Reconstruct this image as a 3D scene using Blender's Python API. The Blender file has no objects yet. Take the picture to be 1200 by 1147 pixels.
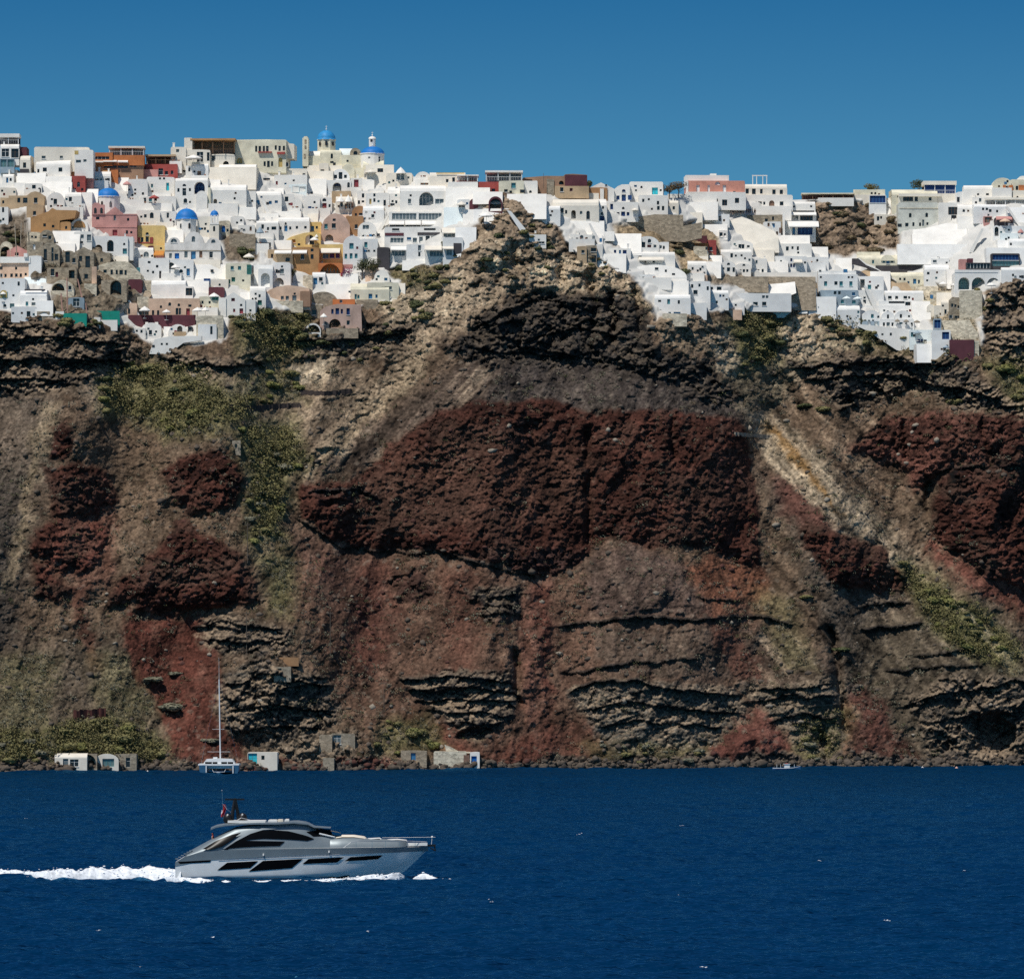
import bpy, bmesh, math, random
import numpy as np
from mathutils import Vector, Matrix
from mathutils.geometry import tessellate_polygon
R = math.radians
sc = bpy.context.scene
COL = sc.collection
rnd = random.Random(11)
F = 7000.0                       # focal length in photo pixels (long lens)
HZ, CU, CAMZ = 795.0, 600.0, 22.0   # horizon row, centre column, camera height
def vshore(u):
    return 905.0 - 8.0*np.clip((np.asarray(u, float)+90)/1380.0, 0, 1)
def wx(u, Y): return (u-CU)/F*Y
def wz(v, Y): return CAMZ + (HZ-v)/F*Y

# ---------------------------------------------------------------- materials
_m = {}
def new_mat(name):
    m = bpy.data.materials.new(name); m.use_nodes = True
    return m, m.node_tree.nodes, m.node_tree.links, m.node_tree.nodes['Principled BSDF']
def mat(name, rgb, rough=0.8, var=0.12, scale=0.6, metal=0.0, bump=0.0, spec=0.3, dirt=None):
    if name in _m: return _m[name]
    m, n, l, b = new_mat(name)
    b.inputs['Roughness'].default_value = rough
    b.inputs['Metallic'].default_value = metal
    b.inputs['Specular IOR Level'].default_value = spec
    tc = n.new('ShaderNodeTexCoord'); nz = n.new('ShaderNodeTexNoise')
    geo = n.new('ShaderNodeNewGeometry')
    nz.inputs['Scale'].default_value = scale; nz.inputs['Detail'].default_value = 6
    nz.inputs['Roughness'].default_value = 0.65
    l.new(geo.outputs['Position'] if scale < 3 else tc.outputs['Object'], nz.inputs['Vector'])
    mx = n.new('ShaderNodeMix'); mx.data_type = 'RGBA'
    lo = [c*(1-var*1.6) for c in rgb] if dirt is None else dirt
    hi = [min(1, c*(1+var*.5)) for c in rgb]
    mx.inputs['A'].default_value = (*lo, 1); mx.inputs['B'].default_value = (*hi, 1)
    rp = n.new('ShaderNodeMapRange'); rp.inputs['From Min'].default_value = .3; rp.inputs['From Max'].default_value = .6
    l.new(nz.outputs['Fac'], rp.inputs['Value']); l.new(rp.outputs['Result'], mx.inputs['Factor'])
    l.new(mx.outputs['Result'], b.inputs['Base Color'])
    if bump:
        bp = n.new('ShaderNodeBump'); bp.inputs['Strength'].default_value = bump; bp.inputs['Distance'].default_value = .1
        l.new(nz.outputs['Fac'], bp.inputs['Height']); l.new(bp.outputs['Normal'], b.inputs['Normal'])
    _m[name] = m
    return m

# ---------------------------------------------------------------- object helpers
def link(o): COL.objects.link(o); return o
def tag(o, label=None, cat=None, group=None, kind=None):
    for k, v in (('label', label), ('category', cat), ('group', group), ('kind', kind)):
        if v: o[k] = v
    return o
def empty(name, loc, rz=0.0):
    o = bpy.data.objects.new(name, None); o.empty_display_size = .5
    link(o); o.location = loc; o.rotation_euler = (0, 0, rz); return o
def obj(name, me, parent=None, loc=None):
    o = bpy.data.objects.new(name, me); link(o)
    if parent: o.parent = parent
    if loc: o.location = loc
    return o
class MB:
    """collects faces for ONE mesh"""
    def __init__(s): s.v = []; s.f = []; s.mi = []
    def add(s, vs, fs, mi=0):
        k = len(s.v); s.v += [tuple(p) for p in vs]
        for f in fs: s.f.append([i+k for i in f]); s.mi.append(mi)
    def box(s, x0, y0, z0, x1, y1, z1, mi=0):
        s.add([(x0,y0,z0),(x1,y0,z0),(x1,y1,z0),(x0,y1,z0),(x0,y0,z1),(x1,y0,z1),(x1,y1,z1),(x0,y1,z1)],
              [(0,3,2,1),(4,5,6,7),(0,1,5,4),(1,2,6,5),(2,3,7,6),(3,0,4,7)], mi)
    def bar(s, a, b, r, mi=0, n=6, r2=None):
        a = Vector(a); b = Vector(b); d = (b-a).normalized(); r2 = r if r2 is None else r2
        t = Vector((0,0,1)) if abs(d.z) < .9 else Vector((1,0,0))
        p = d.cross(t).normalized(); q = d.cross(p)
        vs = [a + (p*math.cos(2*math.pi*i/n)+q*math.sin(2*math.pi*i/n))*r for i in range(n)]
        vs += [b + (p*math.cos(2*math.pi*i/n)+q*math.sin(2*math.pi*i/n))*r2 for i in range(n)]
        s.add(vs, [(i,(i+1)%n,n+(i+1)%n,n+i) for i in range(n)]+[tuple(range(n))[::-1], tuple(range(n,2*n))], mi)
    def tube(s, pts, r, mi=0, n=6):
        for a, b in zip(pts[:-1], pts[1:]): s.bar(a, b, r, mi, n)
    def lathe(s, prof, cx=0, cy=0, n=24, mi=0, a0=0.0):
        """prof: (radius, z) bottom to top"""
        k = len(s.v)
        for r, z in prof:
            for i in range(n):
                a = a0+2*math.pi*i/n; s.v.append((cx+r*math.cos(a), cy+r*math.sin(a), z))
        for j in range(len(prof)-1):
            for i in range(n):
                s.f.append([k+j*n+i, k+j*n+(i+1)%n, k+(j+1)*n+(i+1)%n, k+(j+1)*n+i]); s.mi.append(mi)
        s.f.append([k+(len(prof)-1)*n+i for i in range(n)]); s.mi.append(mi)
    def grid(s, rows, mi=0, closed=False):
        rows = [list(r) for r in rows]; k = len(s.v); m = len(rows[0])
        for r in rows: s.v += [tuple(p) for p in r]
        for j in range(len(rows)-1):
            for i in range(m-1 if not closed else m):
                s.f.append([k+j*m+i, k+j*m+(i+1)%m, k+(j+1)*m+(i+1)%m, k+(j+1)*m+i]); s.mi.append(mi)
    def mesh(s, name, mats, smooth=False):
        me = bpy.data.meshes.new(name); me.from_pydata(s.v, [], s.f)
        for m in mats: me.materials.append(m)
        me.polygons.foreach_set('material_index', s.mi)
        if smooth: me.polygons.foreach_set('use_smooth', [True]*len(s.f))
        me.update(); return me
    def build(s, name, mats, parent=None, loc=None, smooth=False):
        if not isinstance(mats, (list, tuple)): mats = [mats]
        return obj(name, s.mesh(name, mats, smooth), parent, loc)
def np_mesh(name, V, Fq, mats, mi=None):
    """fast mesh from numpy: V (n,3), Fq (m,k)"""
    me = bpy.data.meshes.new(name); k = Fq.shape[1]
    me.vertices.add(len(V)); me.vertices.foreach_set('co', V.astype(np.float32).ravel())
    me.loops.add(Fq.size); me.loops.foreach_set('vertex_index', Fq.astype(np.int32).ravel())
    me.polygons.add(len(Fq)); me.polygons.foreach_set('loop_start', np.arange(0, Fq.size, k, dtype=np.int32))
    try: me.polygons.foreach_set('loop_total', np.full(len(Fq), k, np.int32))
    except Exception: pass
    for m in mats: me.materials.append(m)
    if mi is not None: me.polygons.foreach_set('material_index', mi.astype(np.int32))
    me.update(calc_edges=True); return me

# ---------------------------------------------------------------- numpy noise
def hsh(ix, iy, seed):
    ix = np.asarray(ix); iy = np.asarray(iy)
    n = (ix.astype(np.int64)*374761393 + iy.astype(np.int64)*668265263 + seed*974634777) & 0xffffffff
    n = ((n ^ (n >> 13))*1274126177) & 0xffffffff
    n = ((n ^ (n >> 15))*2246822519) & 0xffffffff
    return ((n ^ (n >> 16)) & 0xffff)/65535.0
def vnoise(x, y, seed):
    ix = np.floor(x); iy = np.floor(y); fx = x-ix; fy = y-iy
    fx = fx*fx*fx*(fx*(fx*6-15)+10); fy = fy*fy*fy*(fy*(fy*6-15)+10)
    a = hsh(ix, iy, seed); b = hsh(ix+1, iy, seed); c = hsh(ix, iy+1, seed); d = hsh(ix+1, iy+1, seed)
    return (a+(b-a)*fx) + ((c+(d-c)*fx)-(a+(b-a)*fx))*fy
def fbm(x, y, seed, o=4, g=.5):
    t = 0; a = 1.0; n = 0
    for i in range(o):
        t = t + a*vnoise(x, y, seed+i*17); n += a; a *= g
        x, y = x*1.62+y*1.17+3.1, y*1.62-x*1.17+7.7
    return t/n                                             # 0..1, mean .5
def ridged(x, y, seed, o=4, g=.5):
    t = 0; a = 1.0; n = 0
    for i in range(o):
        t = t + a*(1-np.abs(2*vnoise(x, y, seed+i*13)-1)); n += a; a *= g
        x, y = x*1.62+y*1.17+3.1, y*1.62-x*1.17+7.7
    return t/n
def worley(x, y, seed):
    ix = np.floor(x); iy = np.floor(y)
    f1 = np.full(x.shape, 9.0); f2 = np.full(x.shape, 9.0); cid = np.zeros(x.shape)
    for i in (-1, 0, 1):
        for j in (-1, 0, 1):
            cx = ix+i; cy = iy+j
            dx = cx+hsh(cx, cy, seed)-x; dy = cy+hsh(cx, cy, seed+5)-y
            d = np.sqrt(dx*dx+dy*dy); h = hsh(cx, cy, seed+9)
            nr = d < f1
            f2 = np.where(nr, f1, np.minimum(f2, d)); cid = np.where(nr, h, cid); f1 = np.where(nr, d, f1)
    return f1, f2, cid
def facet(x, y, seed, k=.5):
    """angular broken-rock relief: every cell is a tilted plane"""
    ix = np.floor(x); iy = np.floor(y); f1 = np.full(x.shape, 9.0); out = np.zeros(x.shape)
    for i in (-1, 0, 1):
        for j in (-1, 0, 1):
            cx = ix+i; cy = iy+j
            dx = x-cx-hsh(cx, cy, seed); dy = y-cy-hsh(cx, cy, seed+5)
            d = dx*dx+dy*dy; nr = d < f1
            out = np.where(nr, 2*(hsh(cx, cy, seed+7)-.5)*dx+2.4*(hsh(cx, cy, seed+8)-.35)*dy+k*2*(hsh(cx, cy, seed+9)-.5), out); f1 = np.where(nr, d, f1)
    return out
def sstep(x, a, b):
    t = np.clip((x-a)/(b-a), 0, 1); return t*t*(3-2*t)
def sdist(U, V, poly):
    """signed distance to a polygon, positive inside"""
    P = np.array(poly, float); d2 = np.full(U.shape, 1e9); ins = np.zeros(U.shape, bool)
    for (x1, y1), (x2, y2) in zip(P, np.roll(P, -1, 0)):
        ex, ey = x2-x1, y2-y1
        t = np.clip(((U-x1)*ex+(V-y1)*ey)/(ex*ex+ey*ey+1e-9), 0, 1)
        d2 = np.minimum(d2, (U-x1-t*ex)**2+(V-y1-t*ey)**2)
        if y1 != y2:
            c = ((y1 > V) != (y2 > V)) & (U < (x2-x1)*(V-y1)/(y2-y1)+x1); ins ^= c
    d = np.sqrt(d2); return np.where(ins, d, -d)
# ================================================================ terrain
DU = 1.3; NR = 590
us = np.arange(-95, 1296, DU); NC = len(us)
VT = np.interp(us, [-95,0,60,110,200,280,350,440,480,560,640,720,800,880,940,1000,1050,1110,1200,1296],
                   [207,207,206,207,203,196,198,196,208,224,228,232,232,236,234,233,232,236,226,224])
VS = vshore(us) + 7
tt = np.linspace(0, 1, NR)[:, None]
V = VT[None, :] + (VS-VT)[None, :]*tt
U = np.broadcast_to(us[None, :], V.shape).copy()
# warped coordinates for ragged zone borders
wU = U + 26*(fbm(U/34, V/34, 3, 4)-.5) + 8*(vnoise(U/6, V/6, 5)-.5)
wV = V + 22*(fbm(U/34, V/34, 4, 4)-.5) + 8*(vnoise(U/6, V/6, 6)-.5)

S = np.full(V.shape, 0.95)           # cot of the slope: 0 cliff, 1 scree
RO = np.full(V.shape, 0.30)          # roughness of the relief, metres
C = np.zeros(V.shape+(3,)); C[:] = (.116, .078, .051)
TOWN = np.zeros(V.shape)
OFF = np.zeros(V.shape)              # extra relief towards the viewer (metres)
DUST = np.zeros(V.shape)             # pale dust on ledges

def zone(poly, s=None, col=None, f=8, ro=None, warp=1.0, amt=1.0, bulge=0, bk=14, dust=None):
    P = np.array(poly, float); m = f+30
    c0 = np.searchsorted(us, P[:,0].min()-m); c1 = np.searchsorted(us, P[:,0].max()+m)
    rr = np.where((V[:, c0:c1].max(1) > P[:,1].min()-m) & (V[:, c0:c1].min(1) < P[:,1].max()+m))[0]
    if not len(rr) or c1 <= c0: return
    sl = (slice(rr[0], rr[-1]+1), slice(c0, c1))
    uu = U[sl]+(wU[sl]-U[sl])*warp; vv = V[sl]+(wV[sl]-V[sl])*warp
    sd = sdist(uu, vv, poly)
    w = sstep(sd, -f, f)*amt
    if s is not None: S[sl] += (s-S[sl])*w
    if ro is not None: RO[sl] += (ro-RO[sl])*w
    if dust is not None: DUST[sl] += (dust-DUST[sl])*w
    if col is not None: C[sl] += (np.array(col)-C[sl])*w[..., None]
    if bulge: OFF[sl] += bulge*(1-np.exp(-np.clip(sd, 0, None)/bk))
    return sl, w

# broad colour of the slopes ------------------------------------------------
big = fbm(U/120, V/90, 31, 4); strk = fbm((U+V*.25+30*(fbm(U/60, V/60, 37, 3)-.5))/10, V/120, 32, 4); strk2 = fbm((U-V*.3+30*(fbm(U/60, V/60, 38, 3)-.5))/9, V/110, 33, 4)
qw = 22*(fbm(U/60, V/60, 36, 3)-.5)
stL = fbm((U+V*.92+qw)/10, (V-U*.5)/150, 34, 4); stR = fbm((U-V*.93+qw)/10, (V+U*.5)/150, 35, 4)
wL = sstep(U, 300, 380)*sstep(U, 640, 560)*sstep(V, 700, 600); wR = sstep(U, 840, 900)*sstep(V, 880, 780)
mixst = np.where(U > 560, strk2, strk); mixst = mixst+(stL-mixst)*wL; mixst = mixst+(stR-mixst)*wR
C *= (0.72+0.62*big)[..., None]
REDB = (.098, .053, .036); GREY = (.066, .052, .041); TAN = (.285, .215, .145); BLK = (.027, .024, .022)
RED = (.056, .0215, .0150); REDS = (.090, .032, .022); OLV = (.132, .122, .054); PALE = (.40, .315, .215)
zone([(-95,450),(40,455),(60,520),(30,640),(20,760),(-95,760)], .9, GREY, 20)
zone([(480,480),(560,410),(700,400),(850,450),(880,500),(600,480),(520,500)], .95, (.06,.047,.04), 14)
zone([(360,560),(430,500),(520,430),(600,420),(560,470),(480,505),(430,545)], .9, (.082,.058,.043), 12)
zone([(340,610),(420,645),(520,650),(680,670),(700,640),(890,660),(930,760),(900,810),(700,800),(640,900),(440,880),(380,800),(340,700)], .9, REDB, 26, amt=.85)
zone([(345,640),(400,650),(450,650),(470,720),(450,800),(410,760),(385,700)], None, (.10,.052,.038), 18, amt=.8)
zone([(420,660),(460,655),(455,760),(430,790),(405,760)], None, REDS, 14, amt=.55)
zone([(520,665),(560,660),(560,800),(540,840),(520,760)], None, REDS, 14, amt=.45)
zone([(612,690),(640,670),(650,760),(640,830),(660,900),(600,900),(615,820)], None, (.125,.06,.042), 8, amt=.9, bulge=2.5, bk=18)
zone([(628,690),(640,690),(650,830),(640,840)], None, REDS, 6, amt=.75)
zone([(560,880),(640,850),(700,840),(720,900),(560,902)], None, REDS, 12, amt=.75)
zone([(480,830),(520,850),(560,885),(520,893),(480,870)], None, REDS, 8, amt=.8)
zone([(700,640),(740,628),(790,650),(830,720),(760,730),(690,720),(680,670)], 1.0, (.088,.058,.045), 12, bulge=4.5, bk=38)
zone([(830,645),(890,665),(900,700),(840,720),(800,670)], None, (.15,.06,.034), 12, amt=.8)
zone([(690,735),(900,735),(985,770),(990,810),(900,800),(700,790)], .75, (.085,.058,.042), 10)
zone([(820,720),(850,720),(900,790),(870,800)], None, REDS, 8, amt=.6)
zone([(890,560),(990,600),(1060,700),(1000,860),(960,700)], .75, (.085,.066,.05), 18)
zone([(1000,730),(1150,700),(1290,800),(1290,900),(1000,900)], .9, (.085,.066,.045), 18)
zone([(900,560),(940,570),(1010,620),(940,620),(910,600)], .8, (.085,.04,.03), 10)
zone([(985,820),(1010,800),(1060,860),(1090,900),(1010,902),(985,880)], .9, (.10,.045,.033), 10)
zone([(0,760),(150,740),(200,900),(-95,905),(-95,760)], .9, (.10,.075,.052), 18)
# pale and tan scree --------------------------------------------------------
zone([(-95,465),(60,470),(50,560),(-95,520)], None, (.12,.09,.066), 18)
zone([(45,475),(62,475),(50,540),(30,620),(14,690),(4,690),(22,600),(36,540)], None, (.22,.165,.105), 7, amt=.9)
zone([(75,445),(120,440),(180,470),(120,490)], None, TAN, 12, amt=.7)
zone([(180,420),(330,430),(340,470),(290,480),(230,460)], .8, TAN, 14, amt=.7)
zone([(300,470),(420,430),(440,450),(350,540),(300,500)], .85, (.21,.155,.105), 14, amt=.85)
zone([(345,425),(390,415),(385,445),(355,450)], None, PALE, 8)
zone([(470,352),(545,300),(575,262),(640,300),(700,300),(745,340),(700,350),(600,345),(540,385),(505,415),(440,480),(366,560),(354,560),(425,460),(480,400)], .62, TAN, 8, ro=1.0, dust=.6)
zone([(520,385),(500,425),(400,530),(366,560),(356,560),(390,520),(480,420)], 1.0, (.30,.225,.145), 6, amt=.9)
zone([(440,345),(540,320),(560,345),(520,375),(450,380)], .8, PALE, 9, ro=.9, dust=.7)
zone([(640,300),(700,302),(760,345),(768,372),(740,352),(690,345),(640,338)], .4, (.42,.33,.22), 6, ro=1.3, dust=.7)
zone([(545,290),(575,258),(610,258),(640,290),(720,312),(745,335),(690,330),(600,330)], .5, (.46,.36,.245), 8, ro=1.35, dust=.7)
zone([(862,478),(905,480),(1000,575),(1075,650),(1130,720),(1080,700),(1040,640),(985,605),(905,540)], .75, TAN, 9, amt=.85)
zone([(866,482),(884,480),(940,540),(1010,620),(1050,680),(1030,680),(985,620),(905,548)], None, PALE, 7, amt=.85)
zone([(905,490),(925,500),(1010,590),(1070,665),(1050,665),(985,590)], None, (.30,.235,.16), 8, amt=.8)
zone([(885,497),(908,500),(990,602),(970,590),(915,530)], None, (.19,.105,.038), 5, amt=.95)
zone([(820,405),(880,360),(960,365),(1020,400),(960,420),(900,480),(865,480),(850,440)], .62, (.15,.12,.08), 12, ro=.8)
zone([(915,380),(950,362),(1000,385),(1010,405),(940,418),(915,415)], .35, PALE, 7, ro=1.4, dust=.8)
zone([(835,380),(850,385),(862,420),(845,430),(838,410)], .35, PALE, 5, ro=1.2, dust=.6)
zone([(770,365),(850,375),(845,410),(780,405)], .6, (.24,.18,.12), 8, ro=1.2, dust=.6)
zone([(840,420),(870,425),(868,445),(840,440)], .4, PALE, 4, ro=.8)
# black lava ----------------------------------------------------------------
zone([(-95,385),(60,378),(130,385),(165,405),(150,440),(80,458),(-95,465)], .35, BLK, 9, ro=1.9, dust=1.0)
zone([(185,408),(260,420),(312,415),(320,438),(250,448),(200,430)], .35, BLK, 8, ro=1.4, dust=.9)
zone([(330,392),(470,375),(500,385),(450,420),(340,418)], .45, (.05,.043,.036), 8, ro=1.5, dust=.9)
zone([(522,408),(572,366),(606,348),(650,344),(700,352),(748,362),(770,405),(830,430),(868,470),(840,478),(770,445),(700,425),(640,432),(560,425)], .45, BLK, 7, ro=2.1, dust=.25)
zone([(690,345),(720,335),(745,352),(765,400),(740,420),(710,395)], .15, BLK, 5, ro=1.2)  # crag's right-facing side, its shadow put into the colour
zone([(930,425),(1000,416),(1110,416),(1175,455),(1235,480),(1235,492),(1130,478),(1060,452),(990,482),(955,450)], .3, BLK, 7, ro=1.9, dust=.9)
zone([(1150,345),(1200,330),(1290,325),(1290,440),(1190,430),(1150,405)], .35, (.06,.05,.042), 7, ro=1.9, dust=.9)
zone([(255,800),(300,770),(375,795),(398,830),(372,868),(300,878),(262,850)], .35, (.05,.045,.038), 8, ro=1.7, dust=1.0)
zone([(222,735),(260,722),(335,735),(335,765),(270,770),(235,755)], .4, BLK, 6, ro=1.3, dust=.8)
zone([(472,790),(600,788),(608,822),(590,850),(556,868),(520,845),(490,825)], .15, BLK, 5, ro=1.1, dust=.9)
zone([(462,670),(500,665),(510,690),(490,705),(462,695)], .35, (.05,.026,.02), 6, ro=1.2)
zone([(545,690),(610,680),(618,715),(570,728)], .35, BLK, 6, ro=1.4, dust=.5)
zone([(665,812),(740,798),(865,808),(870,835),(830,872),(740,882),(690,850)], .22, (.095,.084,.068), 7, ro=1.05, dust=1.0)
zone([(870,805),(985,795),(988,880),(930,870),(890,830)], .28, (.095,.082,.064), 7, ro=1.05, dust=1.0)
zone([(1060,815),(1110,795),(1290,800),(1290,900),(1090,890),(1080,850)], .3, (.05,.043,.035), 8, ro=1.7, dust=.9)
zone([(340,862),(420,855),(420,893),(300,893)], .5, (.14,.11,.08), 8, ro=1.3, dust=.7)
for q_ in range(22):                                   # dark sunken patches on the crest
    a_, b_ = 548+205*((q_*.618) % 1), 262+82*((q_*.377) % 1)
    zone([(a_-7,b_-3),(a_+6,b_-5),(a_+9,b_+2),(a_+2,b_+6),(a_-8,b_+4)], None, (.06,.048,.036), 3, amt=.8, bulge=-1.2, bk=4)
# red cliffs -----------------------------------------------------------------
MAIN = [(344,580),(352,566),(400,562),(432,545),(470,508),(505,486),(545,470),(600,468),(640,468),(700,486),(760,476),(800,480),(850,490),(870,496),(882,540),(887,590),(888,668),(860,655),(830,640),(800,638),(770,642),(740,634),(715,628),(690,642),(680,660),(645,672),(600,668),(570,656),(520,648),(450,646),(400,640),(370,622),(350,603)]
zone(MAIN, .34, RED, 4, ro=.8, warp=.6, bulge=2.6, bk=12)
zone([(420,560),(520,505),(600,500),(700,540),(690,600),(560,600),(450,620),(400,600)], .42, (.078,.038,.026), 24, amt=.85)
zone([(470,640),(560,648),(690,645),(680,662),(645,672),(570,658)], .3, (.05,.026,.021), 5, ro=1.5)
RC2 = [(985,527),(1040,488),(1100,478),(1150,484),(1290,480),(1290,552),(1130,548),(1092,560),(1076,575),(1060,556),(1010,532)]
zone(RC2, .16, (.085,.036,.026), 7, ro=1.1, warp=.8, bulge=2.5, bk=10)
RC3 = [(1095,562),(1130,548),(1200,550),(1290,548),(1290,715),(1200,695),(1160,672),(1112,642),(1093,622)]
zone(RC3, .12, RED, 5, ro=1.0, warp=.7, bulge=4.5, bk=9)
for p, b in (([(54,500),(75,496),(88,515),(78,540),(55,538)], 2.5), ([(50,552),(95,540),(128,545),(137,590),(110,607),(60,602)], 3),
             ([(38,622),(68,606),(100,604),(128,622),(116,650),(100,668),(60,666),(34,652)], 3.5), ([(33,658),(60,664),(88,690),(72,706),(43,698)], 3),
             ([(187,550),(215,534),(250,524),(284,536),(286,582),(265,600),(230,605),(200,590)], 4.5),
             ([(205,604),(220,602),(242,625),(270,645),(292,668),(297,702),(270,714),(240,718),(200,724),(165,718),(165,704),(124,712),(128,690),(155,670),(187,643)], 5),
             ([(930,616),(962,615),(1000,628),(1040,640),(1044,690),(1030,700),(1000,692),(975,682),(945,652)], 5), ([(1042,665),(1060,664),(1062,694),(1044,696)], 2.5)):
    zone(p, .20, RED, 5.5, ro=.95, warp=.7, bulge=b*.75, bk=9)
zone([(150,705),(165,722),(230,728),(258,765),(265,800),(250,830),(292,893),(212,897),(190,850),(160,800),(147,740)], 1.0, REDS, 7, ro=.15)
zone([(80,690),(100,680),(110,720),(118,780),(105,780),(95,740)], None, REDS, 8, amt=.7)
zone([(60,602),(130,600),(140,680),(100,690),(60,665)], None, (.12,.045,.032), 10, amt=.6)
zone([(1093,625),(1110,645),(1290,730),(1290,760),(1160,700),(1085,650)], None, (.105,.036,.026), 9, amt=.85)
zone([(884,826),(900,850),(938,893),(815,896),(850,860)], 1.0, (.115,.045,.033), 6, ro=.2, bulge=6, bk=34)
# vegetated ground -----------------------------------------------------------
for p, a in (([(110,440),(150,425),(230,430),(300,470),(300,500),(200,510),(120,490)], .8), ([(265,365),(360,360),(370,400),(330,430),(290,420)], .8), ([(400,310),(500,308),(520,330),(440,345)], .6),
             ([(285,430),(345,435),(360,470),(290,475)], .7), ([(270,505),(345,490),(370,545),(335,560),(335,640),(285,640),(290,560)], .8),
             ([(1052,655),(1100,680),(1150,715),(1200,765),(1180,785),(1140,770),(1080,725)], .95), ([(880,690),(930,700),(960,790),(920,780)], .45), ([(100,760),(150,770),(180,840),(120,850)], .4), ([(0,770),(60,770),(60,850),(0,850)], .4), ([(1150,420),(1290,420),(1290,480),(1190,470)], .7), ([(60,850),(150,840),(200,880),(200,900),(60,885)], .8), ([(-95,850),(60,850),(60,903),(-95,903)], .6),
             ([(300,650),(340,650),(350,720),(310,715)], .7), ([(860,380),(920,365),(915,420),(870,440)], .8), ([(960,355),(1110,405),(1130,425),(960,400)], .8), ([(440,845),(500,835),(520,880),(440,885)], .7), ([(680,870),(830,875),(820,900),(700,900)], .5), ([(940,840),(1000,830),(990,895),(920,895)], .6)):
    zone(p, None, OLV, 14, amt=a)
# shore rocks
zone([(-95,893),(300,892),(600,890),(1290,884),(1290,912),(-95,914)], .7, (.05,.042,.036), 4, ro=.9, dust=.6)
zone([(250,893),(400,888),(470,892),(470,902),(250,904)], .9, (.11,.05,.036), 3)
# town ground ----------------------------------------------------------------
WHT = (.56, .545, .51)
def untown(*a, **k):
    r = zone(*a, **k)
    if r: TOWN[r[0]] *= 1-.9*r[1]
def town(poly, col, f=2.5, amt=1.0):
    r = zone(poly, 1.30, col, f, ro=.12, warp=.7, amt=amt)
    if r: TOWN[r[0]] = np.maximum(TOWN[r[0]], r[1])
town([(-95,190),(480,190),(560,215),(600,232),(575,250),(556,268),(548,288),(532,306),(450,311),(470,330),(466,350),(420,357),(270,362),(265,396),(180,408),(150,378),(60,370),(0,366),(-95,366)], WHT)
town([(590,215),(700,215),(1290,205),(1290,318),(1200,322),(1160,342),(1150,408),(1112,412),(1040,394),(962,354),(900,362),(768,374),(757,345),(742,322),(712,306),(684,300),(668,288),(658,270),(632,258)], WHT)
untown([(-5,285),(60,262),(150,300),(165,345),(110,378),(60,370),(62,330),(-5,318)], 1.2, (.17,.135,.095), 5, ro=.5, warp=.5)
untown([(-5,255),(28,248),(40,290),(-5,312)], 1.2, (.12,.095,.07), 5, ro=.6, warp=.5)
untown([(262,268),(302,268),(302,305),(265,305)], None, (.16,.125,.09), 3, warp=.4)
untown([(720,262),(835,262),(850,300),(800,325),(790,300),(720,285)], None, (.30,.225,.14), 5, warp=.4)
untown([(820,322),(962,322),(962,352),(930,350),(900,338),(820,334)], None, (.26,.205,.145), 3, warp=.3)
untown([(946,236),(1032,236),(1056,268),(1050,290),(985,300),(948,288)], 1.0, (.20,.145,.10), 4, ro=1.1, warp=.5, dust=.5)
untown([(570,225),(600,230),(640,262),(665,290),(640,300),(590,285),(560,262)], .9, (.24,.18,.125), 5, ro=1.0, dust=.5)
untown([(1030,310),(1100,335),(1140,345),(1150,410),(1110,410),(1085,370)], None, (.36,.29,.20), 4, warp=.3)

# integrate the slope upward from the shore -----------------------------------
Y0 = 154000.0/(vshore(us)-HZ)
dV = np.zeros(V.shape); dV[:-1] = V[1:]-V[:-1]
def blurx(A, k):
    if k < 1: return A
    P = np.pad(A, ((0,0),(k+1,k)), 'edge'); c = np.cumsum(P, 1)
    return (c[:, 2*k+1:]-c[:, :-(2*k+1)])/(2*k+1)
L = np.log(Y0)[None, :] + np.cumsum((S*dV/F)[::-1], 0)[::-1]
Yb = np.exp(L)
Y4 = blurx(blurx(Yb, 22), 18); Y40 = blurx(blurx(blurx(Yb, 45), 45), 30)
wt = sstep(V, 520, 330)                 # the town sits on an even, broad slope
Y = Y4 + (Y40-Y4)*wt
# ribs and gullies -----------------------------------------------------------
slope_amt = (1-TOWN)
Y -= slope_amt*(1-sstep(RO, .5, .9))*1.0*(mixst-.5)
Y -= slope_amt*(14*(fbm(U/150+V/400, V/210, 41, 4)-.5) + 5.0*(ridged((U+.3*V)/55, V/150, 42, 4)-.5))
Y -= OFF
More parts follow.
